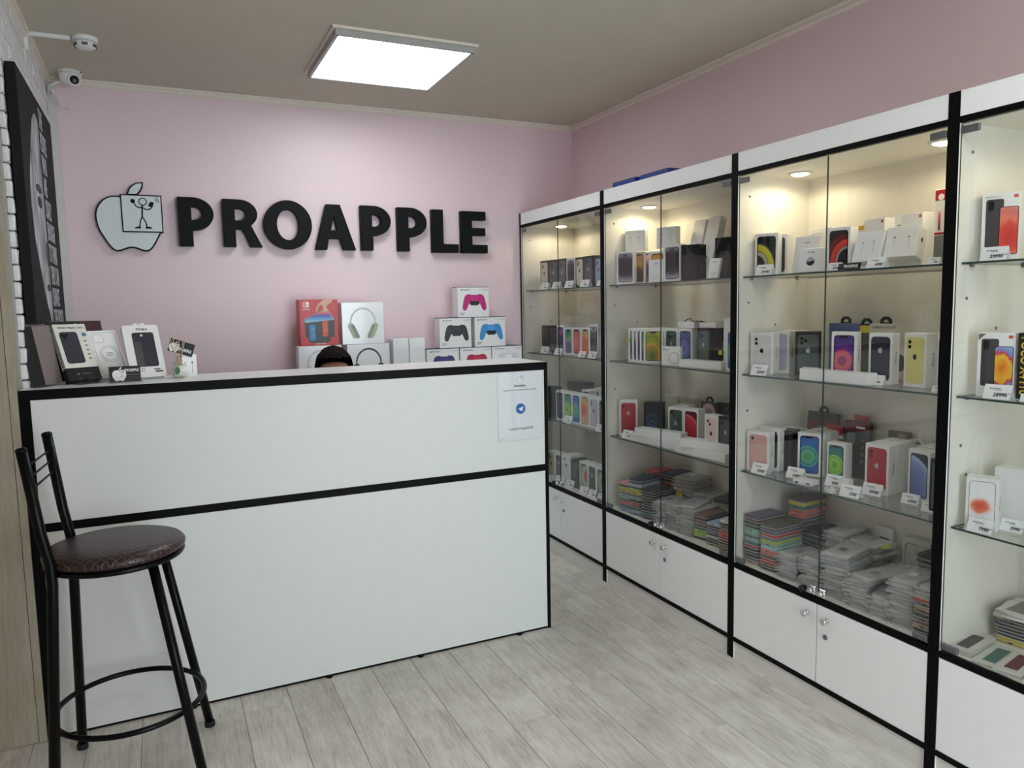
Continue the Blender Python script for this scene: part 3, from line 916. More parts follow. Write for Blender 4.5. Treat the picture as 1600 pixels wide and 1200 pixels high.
nt.links.new(mins[0].outputs[0], mn.inputs[0]); nt.links.new(mins[1].outputs[0], mn.inputs[1])
mr = nt.nodes.new('ShaderNodeMapRange'); mr.inputs['From Max'].default_value = 0.0016; nt.links.new(mn.outputs[0], mr.inputs['Value'])
rp_ = nt.nodes.new('ShaderNodeValToRGB'); ramp_fill(rp_, [(0.0, (100, 74, 68)), (0.8, (44, 27, 26))])
nt.links.new(mr.outputs[0], rp_.inputs['Fac']); nt.links.new(rp_.outputs['Color'], b.inputs['Base Color'])
bp = nt.nodes.new('ShaderNodeBump'); bp.inputs['Strength'].default_value = 0.5; bp.inputs['Distance'].default_value = 0.002
nt.links.new(mr.outputs[0], bp.inputs['Height']); nt.links.new(bp.outputs['Normal'], b.inputs['Normal'])
b.inputs['Roughness'].default_value = 0.34
SZ = 0.72
obj('seat', lathe([(0.0, SZ), (0.185, SZ), (0.197, SZ + 0.008), (0.199, SZ + 0.018), (0.190, SZ + 0.030), (0.165, SZ + 0.038), (0.11, SZ + 0.043), (0.0, SZ + 0.045)], 48), m_seat, t)
obj('seat_rim', lathe([(0.160, SZ - 0.016), (0.192, SZ - 0.015), (0.196, SZ - 0.008), (0.192, SZ - 0.0005), (0.160, SZ - 0.0005)], 48), M_STOOL, t)
tops = {('b', -1): (-0.142, -0.135), ('b', 1): (-0.142, 0.135), ('f', -1): (0.112, -0.12), ('f', 1): (0.112, 0.12)}
feet = {('b', -1): (-0.175, -0.205), ('b', 1): (-0.175, 0.205), ('f', -1): (0.224, -0.19), ('f', 1): (0.224, 0.19)}
for k in tops:
    if k[0] == 'b':
        lg = obj('leg', tube([(feet[k][0], feet[k][1], 0.012), (tops[k][0] - 0.004, tops[k][1] * 1.06, SZ - 0.03), (tops[k][0] - 0.006, tops[k][1] * 1.06, SZ + 0.03), (tops[k][0] - 0.022, tops[k][1] * 1.09, SZ + 0.12), (-0.192, k[1] * 0.150, 1.082)], 0.0152, 12), M_STOOL, t)
        obj('end_cap', lathe([(0.0, 0.006), (0.010, 0.005), (0.0158, 0.0), (0.0158, -0.006)], 12), M_STOOL, lg, (-0.1925, k[1] * 0.150, 1.084), (0, radians(-7), 0))
    else:
        lg = obj('leg', tube([(feet[k][0], feet[k][1], 0.012), (tops[k][0], tops[k][1], SZ - 0.014)], 0.0145, 12), M_STOOL, t)
    obj('rubber_foot', lathe([(0.0145, 0.0), (0.0175, 0.001), (0.0172, 0.018), (0.0156, 0.020)], 12), mat('rubber', (20, 20, 20), 0.8), lg, (feet[k][0], feet[k][1], 0))
for zz in (1.032, 1.000, 0.966):
    u = (zz - (SZ + 0.12)) / (1.082 - SZ - 0.12)
    xx = (-0.164) * (1 - u) + (-0.192) * u
    yy = 0.147 * (1 - u) + 0.150 * u
    obj('back_rod', tube([(xx, -yy, zz), (xx, yy, zz)], 0.0032, 8), M_STOOL, t)
fr = ring_mesh(0.213, 0.0085, 64, 10, 'Z'); obj('foot_ring', fr, M_STOOL, t, (0.012, 0.0, 0.235))

# ================================================================== things on the counter
CT = 1.2101
ART = {}
def screen(name, kind, stops, **k):
    ART[name] = picture_mat(name, kind, stops, **k)
screen('deep', 'radial', [(0.0, (16, 13, 18)), (0.20, (22, 18, 24)), (0.34, (62, 54, 68)), (0.46, (150, 146, 166)), (0.56, (186, 188, 200)), (1.0, (190, 196, 206))], center=(0.5, 0.52), aspect=0.42)
screen('silver', 'linear', [(0.0, (178, 186, 192)), (0.2, (92, 96, 104)), (0.5, (44, 44, 50)), (0.8, (96, 98, 104)), (1.0, (190, 192, 198))])
screen('purplenight', 'linear', [(0.0, (110, 120, 140)), (0.3, (52, 50, 78)), (0.6, (66, 42, 90)), (0.85, (150, 100, 160)), (1.0, (96, 78, 140))])
screen('greenviolet', 'radial', [(0.0, (50, 60, 48)), (0.3, (108, 90, 160)), (0.42, (140, 160, 120)), (0.6, (80, 150, 70)), (1.0, (40, 110, 60))], center=(0.7, 0.25), warp=0.2)
screen('redcoral', 'radial', [(0.0, (226, 120, 90)), (0.25, (214, 96, 84)), (0.5, (190, 60, 60)), (1.0, (120, 30, 40))], center=(0.5, 0.6), warp=0.2)
screen('orangesand', 'radial', [(0.0, (226, 90, 50)), (0.3, (222, 110, 60)), (0.36, (226, 150, 80)), (0.55, (206, 170, 110)), (1.0, (170, 160, 120))], center=(0.35, 0.4))
screen('purple12', 'radial', [(0.0, (92, 60, 110)), (0.28, (110, 80, 130)), (0.32, (76, 60, 96)), (0.6, (66, 56, 92)), (1.0, (46, 42, 72))], center=(0.5, 0.45))
screen('purple12b', 'radial', [(0.0, (176, 70, 110)), (0.11, (150, 66, 130)), (0.14, (226, 110, 110)), (0.26, (206, 88, 128)), (0.29, (120, 60, 140)), (0.42, (92, 52, 140)), (0.46, (60, 46, 120)), (1.0, (110, 74, 150))], center=(0.42, 0.38))
screen('green12', 'radial', [(0.0, (90, 170, 60)), (0.12, (130, 196, 66)), (0.15, (170, 214, 90)), (0.26, (110, 184, 60)), (0.30, (176, 214, 110)), (0.33, (50, 140, 110)), (0.6, (40, 116, 120)), (1.0, (60, 130, 140))], center=(0.42, 0.40))
screen('blue12', 'radial', [(0.0, (72, 150, 90)), (0.12, (84, 170, 104)), (0.15, (96, 186, 150)), (0.24, (36, 130, 140)), (0.28, (90, 180, 176)), (0.31, (30, 96, 170)), (0.5, (40, 100, 180)), (1.0, (44, 60, 130))], center=(0.42, 0.45))
screen('orange12', 'radial', [(0.0, (206, 70, 60)), (0.2, (226, 90, 66)), (0.24, (236, 140, 100)), (0.34, (220, 160, 90)), (0.6, (200, 180, 140)), (1.0, (222, 160, 60))], center=(0.35, 0.5))
screen('violet12', 'radial', [(0.0, (96, 100, 170)), (0.12, (110, 112, 180)), (0.15, (132, 136, 200)), (0.24, (86, 88, 156)), (0.28, (130, 136, 196)), (0.31, (70, 76, 140)), (0.55, (96, 104, 160)), (1.0, (50, 58, 100))], center=(0.4, 0.42))
screen('planet', 'radial', [(0.0, (206, 70, 60)), (0.2, (200, 80, 70)), (0.3, (170, 200, 180)), (0.5, (110, 150, 110)), (0.75, (60, 90, 80)), (1.0, (40, 70, 90))], center=(1.0, 0.55))
screen('gold14', 'radial', [(0.0, (60, 40, 30)), (0.25, (120, 80, 40)), (0.45, (230, 170, 60)), (0.8, (206, 140, 60)), (1.0, (60, 50, 60))], center=(0.8, 0.3), warp=0.2)
screen('rose14', 'linear', [(0.0, (90, 130, 150)), (0.3, (60, 50, 70)), (0.6, (120, 80, 120)), (0.85, (226, 180, 190)), (1.0, (214, 190, 200))])
screen('blue13', 'linear', [(0.0, (150, 176, 206)), (0.35, (60, 80, 120)), (0.6, (96, 130, 176)), (1.0, (190, 206, 226))])
screen('yellow14', 'radial', [(0.0, (70, 96, 80)), (0.12, (96, 120, 50)), (0.27, (150, 160, 40)), (0.33, (206, 130, 40)), (0.42, (226, 176, 60)), (0.5, (170, 176, 40)), (0.7, (140, 150, 40)), (1.0, (206, 206, 60))], center=(0.45, 0.22), aspect=0.8, warp=0.12)
screen('navy', 'radial', [(0.0, (26, 40, 66)), (0.10, (40, 70, 110)), (0.12, (110, 150, 196)), (0.14, (26, 40, 70)), (0.26, (30, 46, 76)), (0.29, (90, 130, 180)), (0.31, (24, 34, 56)), (0.48, (30, 50, 80)), (0.51, (70, 100, 140)), (0.54, (22, 30, 48)), (1.0, (20, 26, 40))], center=(0.5, 0.18), aspect=0.8)
screen('redxr', 'radial', [(0.0, (150, 20, 34)), (0.4, (176, 26, 44)), (0.6, (200, 50, 66)), (0.67, (226, 120, 130)), (0.69, (110, 16, 28)), (1.0, (80, 14, 24))], center=(0.0, 0.25))
screen('xrblue', 'radial', [(0.0, (92, 110, 160)), (0.4, (110, 132, 190)), (0.62, (130, 154, 210)), (0.75, (176, 196, 236)), (0.77, (40, 56, 90)), (0.80, (38, 44, 56)), (1.0, (46, 52, 62))], center=(-0.1, 0.2))
screen('seyellow', 'radial', [(0.0, (24, 24, 24)), (0.34, (30, 30, 30)), (0.37, (150, 150, 140)), (0.46, (190, 186, 170)), (0.49, (60, 58, 30)), (0.52, (190, 178, 40)), (0.72, (206, 196, 60)), (0.76, (80, 84, 70)), (0.82, (30, 32, 32)), (1.0, (20, 20, 22))], center=(-0.05, 0.12), aspect=0.75)
screen('sered', 'radial', [(0.0, (24, 20, 22)), (0.42, (30, 24, 26)), (0.46, (170, 170, 170)), (0.52, (120, 110, 112)), (0.55, (200, 40, 34)), (0.72, (226, 66, 44)), (0.78, (60, 14, 16)), (0.9, (130, 26, 28)), (1.0, (22, 20, 22))], center=(1.05, 0.08), aspect=0.75)
screen('flower', 'radial', [(0.0, (206, 90, 76)), (0.10, (222, 110, 90)), (0.17, (230, 140, 116)), (0.22, (236, 214, 206)), (0.3, (238, 238, 238)), (1.0, (236, 236, 236))], center=(0.5, 0.5), warp=0.14)
screen('coral', 'radial', [(0.0, (206, 60, 60)), (0.3, (222, 84, 74)), (0.45, (236, 130, 110)), (0.6, (214, 120, 110)), (0.8, (226, 160, 150)), (1.0, (160, 120, 130))], center=(0.7, 0.5), warp=0.3)
screen('paint', 'radial', [(0.0, (230, 110, 50)), (0.15, (236, 160, 50)), (0.3, (240, 190, 70)), (0.36, (206, 60, 70)), (0.45, (130, 150, 210)), (0.65, (166, 186, 226)), (1.0, (70, 60, 170))], center=(0.6, 0.72), warp=0.4)
screen('switch', 'linear', [(0.0, (160, 206, 226)), (0.3, (90, 150, 206)), (0.5, (96, 80, 170)), (0.7, (226, 110, 120)), (1.0, (236, 206, 60))])
BACK = {'gold': (206, 198, 172), 'forest': (58, 78, 66), 'graphite': (78, 78, 82), 'sierra': (140, 162, 190), 'lilac': (186, 184, 206), 'black': (34, 35, 38), 'white': (216, 218, 218), 'red': (176, 22, 42),
        'pink': (226, 204, 196), 'mint': (150, 190, 178), 'midgreen': (74, 92, 84), 'midnight': (36, 42, 56), 'yellow': (222, 216, 130), 'rosegold': (216, 168, 160)}
for k, c in BACK.items():
    ART['back_' + k] = mat('phone_back_' + k, c, 0.28, vary=0.02)
# small fruit outline printed on the boxes
EMB = [(0.0, 0.30), (0.12, 0.36), (0.26, 0.34), (0.36, 0.22), (0.25, 0.10), (0.24, -0.06), (0.38, -0.18), (0.28, -0.40), (0.14, -0.50), (0.0, -0.45), (-0.14, -0.50), (-0.28, -0.40), (-0.40, -0.10), (-0.36, 0.20), (-0.22, 0.35), (-0.10, 0.34)]
EMBL = [(0.02, 0.40), (0.06, 0.54), (0.18, 0.62), (0.17, 0.48)]
def emblem_mesh(size):
    a = plate([(p[0] * size, p[1] * size) for p in EMB], 0.0004)
    b_ = plate([(p[0] * size, p[1] * size) for p in EMBL], 0.0004)
    return join_meshes([(a, Matrix.Identity(4), 0), (b_, Matrix.Identity(4), 0)])
_share = {}
def shared(key, fn, m):
    if key not in _share:
        me = fn()
        if m is not None and len(me.materials) == 0: me.materials.append(m)
        _share[key] = me
    return _share[key]
def place_print(name, key, fn, m, parent, x, y, z, rot=(0, 0, 0)):
    return obj(name, shared(key, fn, m), None, parent, (x, y, z), rot)

def dress(o, w, h, d, art, colour):
    """Printed parts on the front (y = 0) of a box whose base centre is the origin."""
    a = art.split(':')
    PW, PH, PZ = round(w * 0.80, 4), round(h * 0.86, 4), h * 0.5
    if a[0] == 'screen':
        none = a[2] == 'none'
        bz = place_print('phone_picture', ('bez', PW, PH), lambda: plate(rrect_pts(PW, PH, 0.011), 0.0012), M_LENS, o, 0, -0.0006, PZ)
        iw, ih = PW - 0.006, PH - (0.006 if a[2] != 'home' else 0.030)
        me = plate(rrect_pts(iw, ih, 0.008 if a[2] != 'home' else 0.001), 0.0006)
        if a[1] == 'flower':
            obj('phone_body_print', plate(rrect_pts(PW - 0.002, PH - 0.002, 0.010), 0.0004), M_BOXW, bz, (0, -0.0002, 0))
        obj('screen_print', me, ART[a[1]], bz, (0, -0.0004, 0))
        if a[2] == 'notch':
            place_print('notch_print', ('notch',), lambda: plate(rrect_pts(0.028, 0.007, 0.003), 0.0004), M_LENS, bz, 0, -0.0006, PH / 2 - 0.006)
        elif a[2] == 'island':
            place_print('notch_print', ('isl',), lambda: plate(rrect_pts(0.019, 0.006, 0.0029), 0.0004), M_LENS, bz, 0, -0.0006, PH / 2 - 0.010)
    elif a[0] == 'back':
        p = place_print('phone_picture', ('pb', PW, PH, a[1]), lambda: plate(rrect_pts(PW, PH, 0.012), 0.0012), ART['back_' + a[1]], o, 0, -0.0006, PZ)
        n = a[2]
        def lenses(r, pts):
            bm = bmesh.new()
            for q in pts: add_disc(bm, q[0], q[1], r, -0.0004)
            return bm_mesh(bm)
        lx, lz = -PW / 2 + 0.014, PH / 2 - 0.015
        if n in '123' and n:
            pts = {'1': [(lx, lz)], '2': [(lx, lz), (lx, lz - 0.016)] if a[1] not in ('midnight', 'pink', 'forest') else [(lx, lz), (lx + 0.013, lz - 0.013)], '3': [(lx, lz), (lx, lz - 0.016), (lx + 0.014, lz - 0.008)]}[n]
            place_print('camera_print', ('cam', PW, PH, n, a[1] in ('midnight', 'pink', 'forest')), lambda: lenses(0.0062, pts), M_LENS, p, 0, 0, 0)
        if n:
            light = a[1] in ('red', 'black', 'graphite', 'forest', 'midgreen', 'midnight', 'rosegold')
            place_print('emblem_print', ('emb', light, 1), lambda: emblem_mesh(0.020), mat('emblem_light', (190, 186, 184), 0.3) if light else M_LENS, p, 0, -0.0004, 0.012 if n != '1' else 0.028)
    elif a[0] == 'dark':
        m1 = mat('dark_print', (56, 57, 62), 0.3, vary=0.1)
        if a[1] == 'c':
            for xx in (-w * 0.3, w * 0.36):
                place_print('line_print', ('ln', h), lambda: plate([(-0.001, 0.006), (0.001, 0.006), (0.001, h - 0.006), (-0.001, h - 0.006)], 0.0005), m1, o, xx, -0.0004, 0)
        else:
            p = place_print('phone_picture', ('dk', PW, PH), lambda: plate(rrect_pts(PW, PH, 0.012), 0.001), mat('dim_print', (38, 38, 42), 0.25), o, 0, -0.0005, PZ)
            for zz, rr in ((0.02, 0.019), (-0.045, 0.022), (0.055, 0.014)):
                place_print('ring_print', ('rg', rr), lambda: curve_mesh([arc(0, 0, rr, rr, 0, 180, 14) + arc(0, 0, rr - 0.0025, rr - 0.0025, 180, 0, 14)], 0.0006), m1, p, 0, -0.0003, zz)
    elif a[0] == 'strip':
        place_print('slot_print', ('sl',), lambda: plate(rrect_pts(0.065, 0.016, 0.004), 0.0008), M_LENS, o, 0, -0.0005, h - 0.02)
    elif a[0] == 'plaincard':
        place_print('text_print', ('tx1',), lambda: boxes([(-0.012, 0.012, -0.0003, 0.0002, 0.0, 0.003)]), M_GREYINK, o, 0, -0.0002, h * 0.80)
        place_print('text_print', ('tx2',), lambda: boxes([(-0.016, 0.016, -0.0003, 0.0002, -0.001, 0.0), (-0.01, 0.01, -0.0003, 0.0002, -0.006, -0.005)]), M_GREYINK, o, 0, -0.0002, h * 0.25)
    elif a[0] in ('buds', 'buds2'):
        def bud(s):
            bm = bmesh.new()
            add_disc(bm, 0, 0.010, 0.008, -0.0004, n=12)
            add_tube(bm, [(0.004 * s, 0.0, 0.006), (0.006 * s, 0.0, -0.022)], 0.0022, 6)
            return bm_mesh(bm)
        for s in (-1, 1):
            q = place_print('earbud_print', ('bud', s), lambda: bud(s), mat('bud_print', (204, 206, 208), 0.4), o, s * 0.018, 0.0012, h * 0.52)
            place_print('earbud_tip', ('budt',), lambda: plate(rrect_pts(0.006, 0.004, 0.0018), 0.0006), M_LENS, q, s * 0.004, -0.0040, 0.012, (0, 0.6 * s, 0))
        if a[0] == 'buds2':
            place_print('emblem_print', ('embs',), lambda: emblem_mesh(0.018), M_INK, o, w / 2 + 0.0003, d * 0.5, h * 0.62, (0, 0, radians(90)))
    elif a[0] == 'ring':
        place_print('ring_print', ('mag',), lambda: curve_mesh([arc(0, 0, 0.026, 0.026, 0, 352, 36), arc(0, 0, 0.0238, 0.0238, 0, 350, 36)], 0.0006), M_GREYINK, o, 0.018, -0.0003, h * 0.40)
        place_print('text_print', ('mtx',), lambda: boxes([(0, 0.022, -0.0003, 0.0002, 0, 0.002), (0, 0.014, -0.0003, 0.0002, -0.005, -0.0035)]), M_GREYINK, o, -0.026, -0.0003, h * 0.82)
        place_print('emblem_print', ('embs2',), lambda: emblem_mesh(0.008), M_INK, o, -0.034, -0.0003, h * 0.85)
    elif a[0] == 'tracker':
        p = place_print('tag_print', ('trk',), lambda: plate([(0.016 * cos(2 * pi * i / 24), 0.016 * sin(2 * pi * i / 24)) for i in range(24)], 0.0006), mat('tracker_silver', (176, 178, 180), 0.25), o, 0, -0.0004, h * 0.44)
        place_print('tag_shade', ('trk2',), lambda: plate(arc(0, 0, 0.0155, 0.0155, 190, 370, 14), 0.0004), M_LENS, p, 0, -0.0003, 0)
        place_print('text_print', ('ttx',), lambda: text_mesh('AirTag', 0.009, 'CENTER', 0.0002), M_INK, o, 0, -0.0003, h * 0.80)
    elif a[0] == 'outline':
        place_print('outline_print', ('otl',), lambda: curve_mesh([rrect_pts(0.066, 0.136, 0.014), rrect_pts(0.0635, 0.1335, 0.0128)], 0.0006), mat('outline_print', (168, 158, 140), 0.5), o, 0, -0.0003, h * 0.5)
    elif a[0] == 'redmark':
        place_print('mark_print', ('rdm',), lambda: plate(rrect_pts(0.009, 0.009, 0.002), 0.0005), mat('red_print', (196, 48, 60), 0.4), o, w / 2 - 0.010, -0.0003, h - 0.012)
        place_print('text_print', ('rtx',), lambda: boxes([(-0.022, 0.022, -0.0003, 0.0002, 0, 0.0035)]), M_GREYINK, o, 0, -0.0003, h * 0.66)
    elif a[0] == 'ambertop':
        place_print('top_band', ('amb', w), lambda: plate([(-w / 2 + 0.001, -0.008), (w / 2 - 0.001, -0.008), (w / 2 - 0.001, 0.008), (-w / 2 + 0.001, 0.008)], 0.0006), mat('amber_print', (232, 176, 70), 0.4), o, 0, -0.0004, h - 0.010)
    elif a[0] == 'watch':
        p = place_print('watch_print', ('wt',), lambda: plate(rrect_pts(0.034, 0.040, 0.010), 0.0006), mat('watch_pale', (206, 206, 200), 0.4), o, 0, -0.0004, h * 0.45, (0, 0.3, 0))
        place_print('ring_print', ('rg', 0.02), lambda: curve_mesh([arc(0, 0, 0.02, 0.02, 0, 350, 20), arc(0, 0, 0.017, 0.017, 0, 350, 20)], 0.0006), mat('dark_print', (56, 57, 62), 0.3), o, 0.005, -0.0003, h * 0.78)
    elif a[0] == 'twophones':
        p = place_print('phone_picture', ('2p', PH), lambda: plate(rrect_pts(0.042, PH * 0.86, 0.006), 0.0009), mat('phone_back_dark', (66, 64, 68), 0.3), o, -w * 0.17, -0.0006, h * 0.54)
        place_print('camera_print', ('2c',), lambda: plate(rrect_pts(0.014, 0.026, 0.004), 0.0005), M_LENS, p, -0.009, -0.0003, PH * 0.43 - 0.018)
        q = place_print('phone_picture', ('2q', PH), lambda: plate(rrect_pts(0.045, PH * 0.82, 0.006), 0.0010), M_LENS, o, w * 0.20, -0.0009, h * 0.44)
        obj('screen_print', plate(rrect_pts(0.042, PH * 0.82 - 0.003, 0.005), 0.0005), ART['coral' if a[1] == 'redmi' else 'paint'], q, (0, -0.0004, 0))
        place_print('mark_print', ('mi',), lambda: plate(rrect_pts(0.011, 0.009, 0.003), 0.0005), mat('coral_print', (214, 84, 74), 0.4), o, w / 2 - 0.013, -0.0003, h - 0.011)
        if a[1] == 'note':
            place_print('corner_print', ('crn',), lambda: plate([(0, 0), (0.018, 0), (0, -0.018)], 0.0005), mat('corner_brown', (120, 96, 96), 0.5), o, -w / 2 + 0.002, -0.0003, h - 0.002)
        else:
            place_print('text_print', ('rnt',), lambda: text_mesh('Redmi Note 12', 0.006, 'LEFT', 0.0002), M_GREYINK, o, -w / 2 + 0.006, -0.0003, h - 0.012)
    elif a[0] == 'poco':
        me = text_mesh('POCO X4 Pro', 0.034, 'LEFT', 0.0004, 3, 0.78, 0.012)
        place_print('lettering', ('pc',), lambda: me, mat('yellow_print', (226, 196, 60), 0.45), o, -w / 2 + 0.010, -0.0004, 0.012, (0, radians(90), 0)).location = (-w / 2 + 0.008, -0.0004, h - 0.010)

box_cache = {}
def boxy(w, d, h, colour):
    k = (w, d, h, colour)
    if k not in box_cache:
        me = box(-w / 2, w / 2, 0, d, 0, h, 0.0009)
        me.materials.append(M_BOXW if colour == 'w' else M_BOXK)
        box_cache[k] = me
    return box_cache[k]
SHELF_WORD = {1: 'top shelf', 2: 'second shelf', 3: 'third shelf', 4: 'bottom deck'}
def carton(kind, x, y, z, phi, w, h, d, colour, art, label, cat='box', group=None, tilt=0.0, corner=True):
    """Upright box whose front-left-bottom corner (as one faces it) is at x, y; phi turns its front from -x towards -y."""
    ph = radians(phi)
    if corner:
        x, y = x + sin(ph) * w / 2, y - cos(ph) * w / 2
    tl = radians(tilt)
    o = obj(kind, boxy(w, d, h, colour), None, None, (x, y, z + d * sin(tl) + 0.0002), (-tl, 0, ph - pi / 2))
    tag(o, label, cat, group)
    dress(o, w, h, d, art, colour)
    return o

